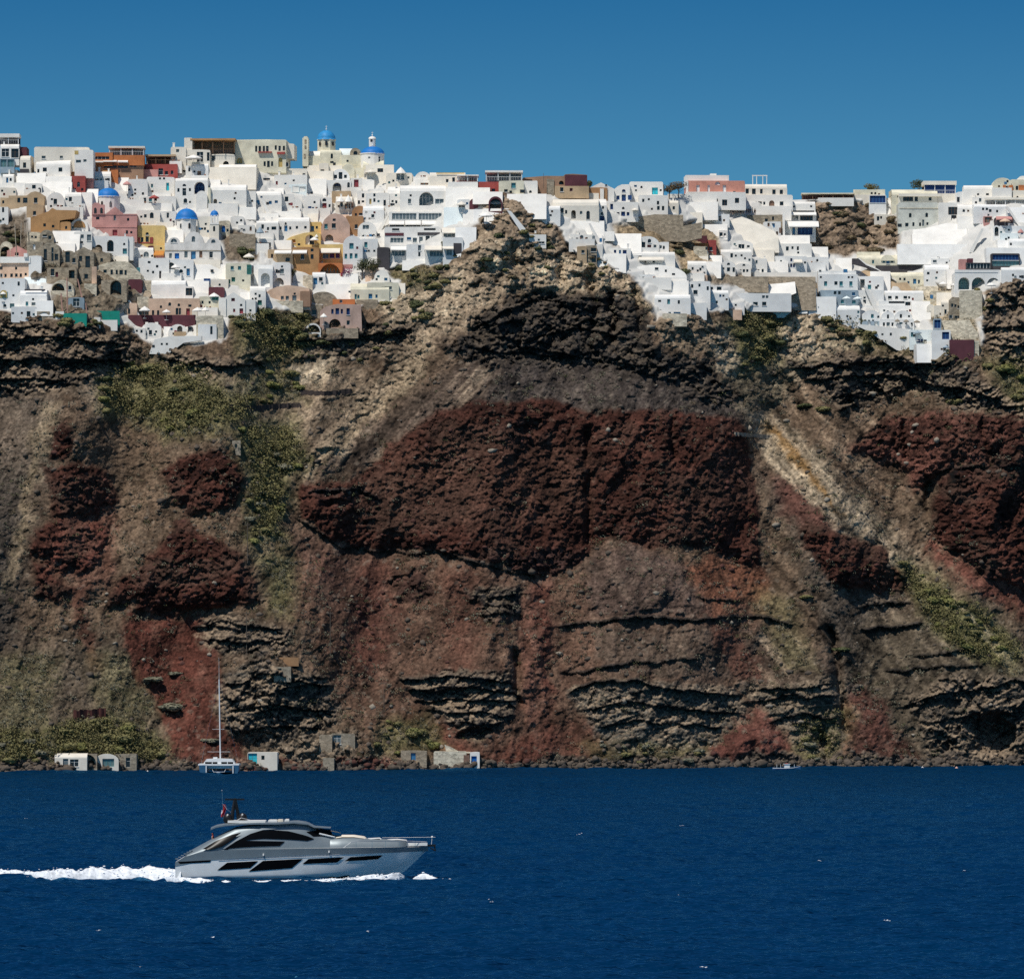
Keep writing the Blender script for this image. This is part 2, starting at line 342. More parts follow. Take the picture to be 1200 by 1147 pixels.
# ledges ---------------------------------------------------------------------
LEDGE = [([(655,735),(700,729),(760,722),(830,726),(885,720),(930,730)], 1.0), ([(655,790),(690,786),(740,778),(800,775),(820,773)], .8), ([(656,790),(690,772)], .5),
 ([(885,809),(940,807),(978,801)], .9), ([(1008,737),(1050,734),(1082,730)], 1.4), ([(1003,710),(1040,706),(1072,709)], 1.0), ([(1035,786),(1090,783),(1152,781)], .9), ([(1070,772),(1100,768),(1138,761)], .7),
 ([(468,797),(530,792),(602,800)], 1.2), ([(475,808),(540,806),(605,812)], 1.1), ([(485,820),(540,818),(606,824)], 1.2), ([(500,833),(545,835),(600,838)], .9), ([(520,846),(556,850),(590,846)], .9),
 ([(222,737),(260,726),(335,740)], 1.0), ([(235,752),(290,752),(335,748)], .9), ([(555,718),(615,722)], .8), ([(815,700),(870,704)], .6), ([(665,812),(700,800),(740,798),(820,812),(872,815)], 1.3), ([(680,832),(740,822),(800,832),(868,836)], 1.0), ([(700,850),(760,845),(850,852)], .9),
 ([(870,825),(930,815),(985,818)], 1.0), ([(900,845),(940,838),(985,842)], 1.0), ([(1058,832),(1100,812),(1190,800),(1290,800)], 1.3), ([(1080,845),(1140,838),(1290,830)], 1.1), ([(925,432),(990,426),(1060,424),(1115,428)], 1.4), ([(940,446),(1000,440),(1060,442),(1100,452),(1180,470)], 1.3), ([(985,470),(1030,460)], .9),
 ([(-95,400),(60,395),(150,402)], 1.4), ([(-95,425),(60,418),(155,425)], 1.5), ([(-95,448),(80,446)], 1.2), ([(190,420),(250,430),(315,425)], 1.2), ([(340,402),(400,396),(480,385)], 1.1), ([(550,385),(620,352),(690,358)], 1.2), ([(600,400),(680,385),(740,400)], 1.2), ([(560,412),(660,415),(760,430)], .9),
 ([(262,805),(310,790),(390,805)], 1.0), ([(265,835),(320,825),(392,838)], 1.1), ([(280,858),(330,850),(380,856)], 1.0), ([(560,310),(620,300),(690,312)], .35), ([(620,322),(660,316),(720,330)], .4),
 ([(360,575),(420,572),(450,590)], .9), ([(1075,560),(1130,548),(1290,546)], .8), ([(345,604),(400,641),(520,650),(600,670),(650,674)], .7), ([(1150,360),(1290,352)], 1.2), ([(1150,385),(1290,380)], 1.3), ([(1160,405),(1290,405)], 1.2)]
lump = fbm(U/16, V/9, 51, 3)
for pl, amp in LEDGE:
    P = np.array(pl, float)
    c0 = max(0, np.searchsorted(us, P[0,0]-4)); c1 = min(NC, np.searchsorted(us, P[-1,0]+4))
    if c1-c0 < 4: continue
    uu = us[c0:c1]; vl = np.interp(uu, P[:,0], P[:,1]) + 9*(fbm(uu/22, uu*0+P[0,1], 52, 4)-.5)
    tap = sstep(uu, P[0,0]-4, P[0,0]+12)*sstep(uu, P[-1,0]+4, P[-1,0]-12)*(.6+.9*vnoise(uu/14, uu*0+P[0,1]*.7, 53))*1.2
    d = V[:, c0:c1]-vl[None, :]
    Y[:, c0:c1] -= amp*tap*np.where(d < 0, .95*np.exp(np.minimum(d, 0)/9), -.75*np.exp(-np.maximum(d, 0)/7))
    wd = np.exp(-np.abs(d+1)/4)*tap*min(amp, 1)*.75  # overhang shadow lines, painted black into the rock colour
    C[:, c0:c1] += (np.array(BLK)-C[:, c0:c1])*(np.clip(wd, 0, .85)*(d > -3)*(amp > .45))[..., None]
# crevices and caves ----------------------------------------------------------
def cleft(pl, w, dep):
    P = np.array(pl, float)
    uc = np.interp(V[:, 0:1]*0+V, P[:,1], P[:,0]) + 8*(fbm(V/18, V*0+P[0,0], 61, 3)-.5)
    t = sstep(V, P[0,1]-6, P[0,1]+8)*sstep(V, P[-1,1]+6, P[-1,1]-8)
    g = np.exp(-((U-uc)/w)**2)*t
    global Y
    Y = Y + dep*g
cleft([(688,318),(696,350),(694,395)], 6, 5); cleft([(714,340),(722,372),(716,402)], 6, 6); cleft([(742,338),(752,365),(748,395)], 5, 5); cleft([(655,300),(660,330)], 5, 3); cleft([(600,285),(606,318)], 6, 3); cleft([(973,735),(980,770),(985,810),(992,862)], 6, 6); cleft([(860,480),(862,540)], 4, 0); cleft([(602,760),(607,830)], 5, 4)
cleft([(686,500),(690,560),(688,640)], 5, 3.0); cleft([(1060,490),(1064,540)], 4, 3); cleft([(1088,560),(1090,606)], 6, 4); cleft([(1150,490),(1160,545)], 4, 3); cleft([(790,485),(788,540)], 4, 2.5); cleft([(965,850),(968,895)], 5, 3)
for cu, cv, ru, rv, dep in ((1165,858,26,26,7),(1140,848,12,14,4),(620,500,14,11,2.5),(392,590,16,6,2.5),(556,860,20,9,4),(523,816,28,12,2.5),(993,466,10,10,3),(672,322,8,4,3),(640,345,14,8,2.5),(565,317,8,5,2.5),(700,372,24,14,2),(80,432,30,8,2.5),(700,335,7,10,2.5),(716,372,5,16,2.5)):
    g = np.clip(1-((U-cu+6*(lump-.5)*4)/ru)**2-((V-cv)/rv)**2, 0, 1); Y += dep*np.sqrt(g)
RO *= (1-.93*TOWN)
# rock relief -----------------------------------------------------------------
sU = U+14*(fbm(U/48, V/48, 7, 2)-.5); sV = V+14*(fbm(U/48, V/48, 8, 2)-.5)+.12*U
r1 = ridged(wU/44, wV/34, 71, 4); f1, f2, cid = worley(wU/19, wV/13, 72); g1, g2, cid2 = worley(wU/8.5, wV/6.5, 73); h1, h2, cid3 = worley(U/4.2, V/3.6, 74)
fine = fbm(U/5, V/4, 75, 3)
r2 = ridged(sU/17, sV/15, 77, 4, .6); r3 = fbm(wU/90, wV/60, 78, 3)
F1 = facet(sU/34, sV/27, 171); F2 = facet(sU/13, sV/11, 172); F3 = facet(sU/5.6, sV/4.8, 173)
redm = sstep(C[..., 0]/C[..., 1], 1.7, 2.3)
Y -= RO*((.9-.5*redm)*F1 + (.62-.27*redm)*F2 + (.40+.12*redm)*F3 + .5*(r2-.5) + (1.9+1.2*redm)*(r3-.5) + (.65+.35*redm)*(fine-.5))
Y -= (1-TOWN)*(.45*(fbm(U/11, V/8, 76, 4)-.5) + .16*F3 + .10*F2)
# the town stands on walled steps
ph = (V+16*fbm(U/55, V*0, 86, 2)+5*np.floor(vnoise(U/17, V*0, 87)*4))/13.0; fr_ = 1-(ph-np.floor(ph))
Y += TOWN*.35*3.3*(sstep(fr_, .62, .98)-fr_)
# albedo detail: streaks, stones, dust on ledges --------------------------------
rock = sstep(RO, .4, 1.1)
sc_ = (1-TOWN)*(1-rock)
tn_ = sstep(mixst, .56, .78)*sc_*(.08+.30*np.maximum(wL, wR))*sstep(fbm(U/70, V/70, 89, 3), .42, .62); C += (np.array((.20,.15,.10))*(.6+.8*C[..., :1]/.1)-C)*(tn_*(C[..., 0] < 1.9*C[..., 1]))[..., None]
rub_ = sc_*.30*np.clip(fbm(U/14, V/11, 98, 4)-.5, 0, 1); C += np.array((.10,.085,.06))*rub_[..., None]*2
C *= (1+sc_*((.55+.9*np.maximum(wL, wR))*(mixst-.5)*1.2+.9*(fbm(U/26, V/20, 90, 4)-.5)+.8*(fbm(U/7, V/6, 81, 3)-.5)))[..., None]
ston = sc_*((cid3 > .93) & (vnoise(U/60, V/60, 82) > .42))
C += (np.array((.18,.145,.11))-C)*(.35*ston)[..., None]
dk = sc_*((cid2 > .82) & (g1 < .42) & (vnoise(U/40, V/40, 83) > .45)); C *= (1-.55*dk)[..., None]
rn = rock*(1-TOWN)
blot = fbm(U/28, V/24, 88, 4); C *= (1+rn*(2.2*(blot-.5)*redm+.7*(cid-.5)*(1-.6*redm)+.55*(cid2-.5)+.6*(cid3-.5)))[..., None]
bm_ = sstep(fbm(U/45, V/32, 97, 4), .46, .66)*redm*rn*.55; C += (np.array((.082,.050,.036))-C)*bm_[..., None]
cot = np.zeros(V.shape); cot[1:-1] = (Y[:-2]-Y[2:])/(V[2:]-V[:-2])*F/Y[1:-1]
led = sstep(cot, .55, 1.7)*DUST*(.3+1.0*vnoise(U/30, V/22, 84))
C += (np.array((.27,.20,.135))-C)*np.clip(led, 0, .85)[..., None]
C *= (1+TOWN*.12*(fbm(U/10, V/8, 85, 3)-.5)*2)[..., None]
grain = hsh(np.arange(V.size).reshape(V.shape) % NC, np.arange(V.size).reshape(V.shape)//NC, 95); grain2 = vnoise(U/2.3, V/2.0, 96)
C *= (1+(1-TOWN)*(.55*(grain-.5)+.7*(grain2-.5)))[..., None]
Y -= (1-TOWN)*(.10+.12*np.clip(RO, 0, 1))*(grain-.5)*1.5
C = np.clip(C, .006, .8)
# mesh --------------------------------------------------------------------------
X = wx(U, Y); Z = wz(V, Y)
back = []
for dy, dz in ((12, -.5), (60, -3), (400, -20)):
    back.append(np.stack([X[0]*(1+dy/Y[0]), Y[0]+dy, Z[0]+dz], -1))
P3 = np.concatenate([np.stack(back[::-1]), np.stack([X, Y, Z], -1)], 0)
C4 = np.concatenate([np.repeat(C[:1], 3, 0), C], 0)
nr, nc = P3.shape[:2]
ii = np.arange(nr*nc).reshape(nr, nc)
FQ = np.stack([ii[1:, :-1], ii[1:, 1:], ii[:-1, 1:], ii[:-1, :-1]], -1).reshape(-1, 4)
m, n, l, b = new_mat('cliff_rock_and_soil')
at = n.new('ShaderNodeAttribute'); at.attribute_name = 'albedo'
geo = n.new('ShaderNodeNewGeometry')
n1 = n.new('ShaderNodeTexNoise'); n1.inputs['Scale'].default_value = .9; n1.inputs['Detail'].default_value = 8; n1.inputs['Roughness'].default_value = .75
vo = n.new('ShaderNodeTexVoronoi'); vo.inputs['Scale'].default_value = 1.3; vo.inputs['Randomness'].default_value = 1
l.new(geo.outputs['Position'], n1.inputs['Vector']); l.new(geo.outputs['Position'], vo.inputs['Vector'])
mr = n.new('ShaderNodeMapRange'); mr.inputs['From Min'].default_value = .32; mr.inputs['From Max'].default_value = .68; mr.inputs['To Min'].default_value = .5; mr.inputs['To Max'].default_value = 1.5
l.new(n1.outputs['Fac'], mr.inputs['Value'])
nt = n.new('ShaderNodeMix'); nt.data_type = 'FLOAT'; nt.inputs[2].default_value = 1.0
l.new(at.outputs['Alpha'], nt.inputs[0]); l.new(mr.outputs['Result'], nt.inputs[3])
mm = n.new('ShaderNodeVectorMath'); mm.operation = 'SCALE'
l.new(at.outputs['Color'], mm.inputs[0]); l.new(nt.outputs[0], mm.inputs['Scale']); l.new(mm.outputs['Vector'], b.inputs['Base Color'])
b.inputs['Roughness'].default_value = .95; b.inputs['Specular IOR Level'].default_value = .12
ad = n.new('ShaderNodeMath'); ad.operation = 'MULTIPLY_ADD'; ad.inputs[1].default_value = .5
l.new(vo.outputs['Distance'], ad.inputs[0]); l.new(n1.outputs['Fac'], ad.inputs[2])
bp = n.new('ShaderNodeBump'); bp.inputs['Strength'].default_value = .8; bp.inputs['Distance'].default_value = .5
bs = n.new('ShaderNodeMath'); bs.operation = 'MULTIPLY_ADD'; bs.inputs[1].default_value = .7; bs.inputs[2].default_value = .1; l.new(at.outputs['Alpha'], bs.inputs[0]); l.new(bs.outputs['Value'], bp.inputs['Strength'])
l.new(ad.outputs['Value'], bp.inputs['Height']); l.new(bp.outputs['Normal'], b.inputs['Normal'])
me = np_mesh('cliff_hillside', P3.reshape(-1, 3), FQ, [m])
ca = me.color_attributes.new('albedo', 'FLOAT_COLOR', 'POINT')
ca.data.foreach_set('color', np.concatenate([C4.reshape(-1, 3), 1-np.concatenate([np.repeat(TOWN[:1], 3, 0), TOWN], 0).reshape(-1, 1)], 1).astype(np.float32).ravel())
tag(obj('cliff_hillside', me), kind='structure')
def depth(u, v):
    c = int(np.clip(round((u-us[0])/DU), 0, NC-1))
    t = (v-VT[c])/(VS[c]-VT[c])*(NR-1); r = int(np.clip(math.floor(t), 0, NR-2)); k = min(max(t-r, 0), 1)
    return float(Y[r, c]*(1-k)+Y[r+1, c]*k)
def pt(u, v, d=0.0):
    y = depth(u, v)-d
    return Vector((wx(u, y), y, wz(v, y)))
# ================================================================ sea
ys = [-400, 0, 250, 330, 380]
y = 405.0
while y < 1560: ys.append(y); y *= 1.0019
ys += [1600, 1900, 3000, 8000]
xs = list(np.arange(-62, 62, .31)); 
xs = [-6000, -1500, -400, -170] + list(np.arange(-150, -62, .7)) + xs + list(np.arange(62, 150.1, .7)) + [170, 400, 1500, 6000]
XS, YS = np.meshgrid(np.array(xs), np.array(ys))
# the wave field is mildly stretched along x
fade = sstep(YS, 395, 420)*sstep(YS, 1550, 1480)*sstep(np.abs(XS), 160, 140)
wv = 1.0*(fbm(XS/9+.15*YS/9, YS/6, 91, 3)-.5) + .75*(ridged(XS/3.6-.2*YS/5, YS/2.6, 92, 3)-.5)*2*.5 + .9*(vnoise(XS/40, YS/24, 93)-.5)*.5
SEA = wv*fade
NRs, NCs = XS.shape
ii = np.arange(NRs*NCs).reshape(NRs, NCs)
FQ = np.stack([ii[:-1, :-1], ii[:-1, 1:], ii[1:, 1:], ii[1:, :-1]], -1).reshape(-1, 4)
m, n, l, b = new_mat('sea_water')
geo = n.new('ShaderNodeNewGeometry'); mp = n.new('ShaderNodeMapping'); mp.inputs['Scale'].default_value = (.55, .8, .8)
l.new(geo.outputs['Position'], mp.inputs['Vector'])
n1 = n.new('ShaderNodeTexNoise'); n1.inputs['Scale'].default_value = .55; n1.inputs['Detail'].default_value = 3; n1.inputs['Roughness'].default_value = .55
l.new(mp.outputs['Vector'], n1.inputs['Vector'])
mp2 = n.new('ShaderNodeMapping'); mp2.inputs['Scale'].default_value = (.02, .012, .02); l.new(geo.outputs['Position'], mp2.inputs['Vector'])
n2 = n.new('ShaderNodeTexNoise'); n2.inputs['Scale'].default_value = 1.0; n2.inputs['Detail'].default_value = 5; l.new(mp2.outputs['Vector'], n2.inputs['Vector'])
bp = n.new('ShaderNodeBump'); bp.inputs['Strength'].default_value = 1.0; bp.inputs['Distance'].default_value = 1.6
l.new(n1.outputs['Fac'], bp.inputs['Height']); mx = n.new('ShaderNodeMix'); mx.data_type = 'RGBA'; mx.inputs['A'].default_value = (.0001, .0125, .042, 1); mx.inputs['B'].default_value = (.0001, .024, .074, 1)
l.new(n2.outputs['Fac'], mx.inputs['Factor']); n.remove(b); df = n.new('ShaderNodeBsdfDiffuse'); gl = n.new('ShaderNodeBsdfGlossy'); ms = n.new('ShaderNodeMixShader'); gl.inputs['Roughness'].default_value = .24
l.new(mx.outputs['Result'], df.inputs['Color']); l.new(bp.outputs['Normal'], df.inputs['Normal']); l.new(bp.outputs['Normal'], gl.inputs['Normal'])
gl.inputs['Color'].default_value = (.16, .58, .92, 1)
lw = n.new('ShaderNodeFresnel'); lw.inputs['IOR'].default_value = 1.333; l.new(bp.outputs['Normal'], lw.inputs['Normal'])
fm = n.new('ShaderNodeMath'); fm.operation = 'MULTIPLY'; fm.inputs[1].default_value = .62; l.new(lw.outputs['Fac'], fm.inputs[0])
l.new(fm.outputs['Value'], ms.inputs['Fac']); l.new(df.outputs['BSDF'], ms.inputs[1]); l.new(gl.outputs['BSDF'], ms.inputs[2]); l.new(ms.outputs['Shader'], n['Material Output'].inputs['Surface'])
me = np_mesh('sea', np.stack([XS, YS, SEA], -1).reshape(-1, 3), FQ, [m]); me.polygons.foreach_set('use_smooth', [True]*len(FQ))
tag(obj('sea', me), kind='structure')
def sea_z(x, y):
    c = int(np.clip(np.searchsorted(xs, x), 0, NCs-1)); r = int(np.clip(np.searchsorted(ys, y), 0, NRs-1)); return float(SEA[r, c])
# ================================================================ town builder
PAL = dict(W=(.80,.765,.705), V=(.775,.76,.725), C=(.74,.68,.58), T=(.47,.34,.21), K=(.52,.26,.23), R=(.34,.07,.06), O=(.50,.17,.06), Y=(.70,.50,.20),
           G=(.26,.22,.165), S=(.29,.235,.17), i=(.68,.65,.61), P=(.66,.46,.33), B=(.33,.20,.13), M=(.11,.035,.045), E=(.70,.65,.50), N=(.28,.35,.40), D=(.06,.055,.06),
           A=(.42,.23,.10), F=(.52,.36,.29), I=(.60,.27,.20), H=(.74,.80,.79), L=(.50,.44,.335), X=(.62,.62,.55), Q=(.36,.20,.10), Z=(.53,.22,.05), J=(.0,.17,.13))
PNAME = dict(W='white', V='white', C='cream', T='tan', K='pink', R='red', O='orange', Y='yellow', G='grey stone', i='off white', S='brown stone', P='peach', B='brown', M='maroon', E='pale yellow', N='blue grey', D='dark grey',
             A='orange brown', F='dusty pink', I='salmon pink', H='pale mint', L='beige', X='grey green', Q='rusty brown', Z='orange', J='green')
MNAME = {k: 'plaster_'+v.replace(' ', '_') for k, v in PNAME.items()}; MNAME['V'] = 'plaster_cool_white'; MNAME['Z'] = 'plaster_deep_orange'
def stone_mat(name, rgb, *a, **k):
    if name in _m: return _m[name]
    m, n, l, b = new_mat(name); b.inputs['Roughness'].default_value = .95; b.inputs['Specular IOR Level'].default_value = .15
    geo = n.new('ShaderNodeNewGeometry'); vo = n.new('ShaderNodeTexVoronoi'); vo.inputs['Scale'].default_value = 1.7
    mp = n.new('ShaderNodeMapping'); mp.inputs['Scale'].default_value = (.8, 1, 1.3); l.new(geo.outputs['Position'], mp.inputs['Vector']); l.new(mp.outputs['Vector'], vo.inputs['Vector'])
    nz = n.new('ShaderNodeTexNoise'); nz.inputs['Scale'].default_value = .55; nz.inputs['Detail'].default_value = 8; nz.inputs['Roughness'].default_value = .7; l.new(geo.outputs['Position'], nz.inputs['Vector'])
    sx = n.new('ShaderNodeSeparateColor'); l.new(vo.outputs['Color'], sx.inputs[0])
    f = n.new('ShaderNodeMath'); f.operation = 'MULTIPLY_ADD'; f.inputs[1].default_value = .75; f.inputs[2].default_value = .30; l.new(sx.outputs[0], f.inputs[0])
    h = n.new('ShaderNodeMath'); h.operation = 'MULTIPLY_ADD'; h.inputs[1].default_value = 1.3; h.inputs[2].default_value = .05; l.new(nz.outputs['Fac'], h.inputs[0])
    t = n.new('ShaderNodeMath'); t.operation = 'ADD'; l.new(f.outputs[0], t.inputs[0]); l.new(h.outputs[0], t.inputs[1])
    v = n.new('ShaderNodeVectorMath'); v.operation = 'SCALE'; v.inputs[0].default_value = [q*.82 for q in rgb]; l.new(t.outputs[0], v.inputs['Scale']); l.new(v.outputs['Vector'], b.inputs['Base Color'])
    bp = n.new('ShaderNodeBump'); bp.inputs['Strength'].default_value = .7; bp.inputs['Distance'].default_value = .25; l.new(sx.outputs[0], bp.inputs['Height']); l.new(bp.outputs['Normal'], b.inputs['Normal'])
    _m[name] = m; return m
def wallmat(c):
    if c in 'SGL': return stone_mat(MNAME[c].replace('plaster', 'rough_wall'), PAL[c], .95, .22, 1.2, bump=.5)
    return mat(MNAME[c], PAL[c], .85, (.075 if c in 'WVHC' else .17), .35)
WCOL = dict(k=(.018,.022,.026), g=(.13,.16,.17), b=(.05,.17,.33), n=(.012,.04,.14), U=(.01,.13,.42), t=(.07,.22,.25), c=(.03,.50,.60), r=(.27,.05,.06), M=(.10,.02,.03), D=(.05,.045,.05),
            v=(.10,.045,.16), p=(.20,.12,.085), y=(.5,.36,.13), w=(.8,.79,.77), e=(.03,.14,.11), m=(.12,.19,.19), o=(.42,.17,.04))
WNAME = dict(k='dark', g='grey', b='blue', n='navy', U='bright blue', t='teal', c='turquoise', r='red', M='maroon', D='dark grey', v='purple', p='brown', y='yellow', w='white', e='green', m='sea green', o='orange')
def wmat(c):
    gl = c in 'kgbtm'
    return mat('glass_'+WNAME[c] if gl else 'paint_'+WNAME[c].replace(' ', '_'), WCOL[c], .18 if gl else .55, .15, 2.0, spec=.5 if gl else .3)
ZO = dict(a=(0,150,8), b=(150,150,8), c=(300,150,8), d=(0,240,8), e=(150,240,8), f=(300,240,8), g=(0,310,8), h=(150,310,8), i=(300,310,8), j=(430,185,8), k=(570,185,8),
          l=(690,190,8), m=(820,190,8), n=(690,270,8), o=(820,270,8), p=(430,250,8), q=(960,190,8), r=(1070,190,9.23), s=(940,280,8), t=(1050,270,8), u=(1000,340,7.5), z=(0,0,1), x=(40,760,4), y=(360,840,4.286))
def ZP(zn, x, y):
    a, b, k = ZO[zn]; return a+x/k, b+y/k
def inside(p, poly):
    c = False
    for (x1, y1), (x2, y2) in zip(poly, poly[1:]+poly[:1]):
        if (y1 > p[1]) != (y2 > p[1]) and p[0] < (x2-x1)*(p[1]-y1)/(y2-y1)+x1: c = not c
    return c
def arc(x0, x1, z0, z1, n=10):
    """half ellipse from right to left, springing at z0 rising to z1"""
    cx = (x0+x1)/2; r = (x1-x0)/2
    return [(cx+r*math.cos(math.pi*i/n), z0+(z1-z0)*math.sin(math.pi*i/n)) for i in range(n+1)]
def opening_loop(x0, z0, x1, z1, arched):
    if not arched: return [(x0,z0),(x1,z0),(x1,z1),(x0,z1)]
    h = min(z1-z0, (x1-x0)/2*1.05)
    return [(x0,z0),(x1,z0)]+arc(x0, x1, z1-h, z1, 8)
def panel_mesh(loop, y0, y1):
    n = len(loop); mb = MB()
    mb.add([(x,y0,z) for x, z in loop]+[(x,y1,z) for x, z in loop], [tuple(range(n)), tuple(range(2*n-1, n-1, -1))]+[((i+1)%n, i, n+i, n+(i+1)%n) for i in range(n)])
    return mb
_wc = {}
def window_mesh(w, h, arched, c):
    key = (round(w,1), round(h,1), arched, c)
    if key in _wc: return _wc[key]
    w = max(.3, key[0]); h = max(.3, key[1])
    lp = opening_loop(-w/2, 0, w/2, h, arched)
    mb = panel_mesh(lp, 0, .05)
    if c not in 'rMUpDwyo' or w > 1.4:                     # glazing bars
        fm = .045 if w < 1.6 else .06
        nx = max(1, int(round(w/.9)))
        for i in range(nx+1):
            x = -w/2+w*i/nx; hh = h if not arched else h*.8
            mb.box(x-fm, -.04, 0, x+fm, 0, hh-.001*i, 1)
        mb.box(-w/2, -.035, -.02, w/2, .001, .05, 1)
        if h > 1.3: mb.box(-w/2, -.03, h*.62, w/2, .0015, h*.62+.06, 1)
    fr = mat('window_frame_white', (.62,.62,.60), .6, .05) if c in 'kg' else (mat('window_frame_blue', (.05,.16,.33), .5, .05) if c in 'nbU' else mat('window_frame_teal', (.10,.28,.30), .5, .05))
    if c == 'k' and rnd.random() < .6: fr = mat('window_frame_brown', (.10,.065,.045), .6, .05)
    me = mb.mesh('window', [wmat(c), fr]); _wc[key] = me; return me

class House: pass
COVER = []; EXTRA = []
HOUSES = []      # (root, u, v, width_px, info)
def parse_op(tok):
    c, r = tok.split(':'); return c, [float(q) for q in r.split(',')]
def front_with_holes(mb, outer, holes, lean, dep, recess, z_off=.0):
    """front face with real reveals, sides and back; outer: ccw (x,z)"""
    fy = lambda z: lean*max(0.0, z)
    loops = [[Vector((x, z, 0)) for x, z in outer]]+[[Vector((x, z, 0)) for x, z in h] for h in holes]
    flat = [p for lp in loops for p in lp]
    tris = tessellate_polygon(loops)
    base = len(mb.v); mb.v += [(p.x, fy(p.y), p.y) for p in flat]
    for t in tris:
        a, b, c = (flat[i] for i in t)
        cr = (b.x-a.x)*(c.y-a.y)-(b.y-a.y)*(c.x-a.x)
        if abs(cr) < 1e-7: continue
        f = [base+i for i in (t if cr > 0 else t[::-1])]
        mb.f.append(f); mb.mi.append(0)
    n = len(outer); bk = len(mb.v)
    mb.v += [(x, max(dep, fy(z)+1.0), z) for x, z in outer]
    for i in range(n):
        j = (i+1) % n; mb.f.append([base+j, base+i, bk+i, bk+j]); mb.mi.append(0)
    mb.f.append([bk+i for i in range(n)][::-1]); mb.mi.append(0)
    k = n
    for h, rc in zip(holes, recess):
        m = len(h); o = len(mb.v)
        mb.v += [(x, fy(z)+rc, z) for x, z in h]
        for i in range(m):
            j = (i+1) % m; mb.f.append([base+k+i, base+k+j, o+j, o+i]); mb.mi.append(0)
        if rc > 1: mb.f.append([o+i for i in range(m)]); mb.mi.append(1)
        k += m

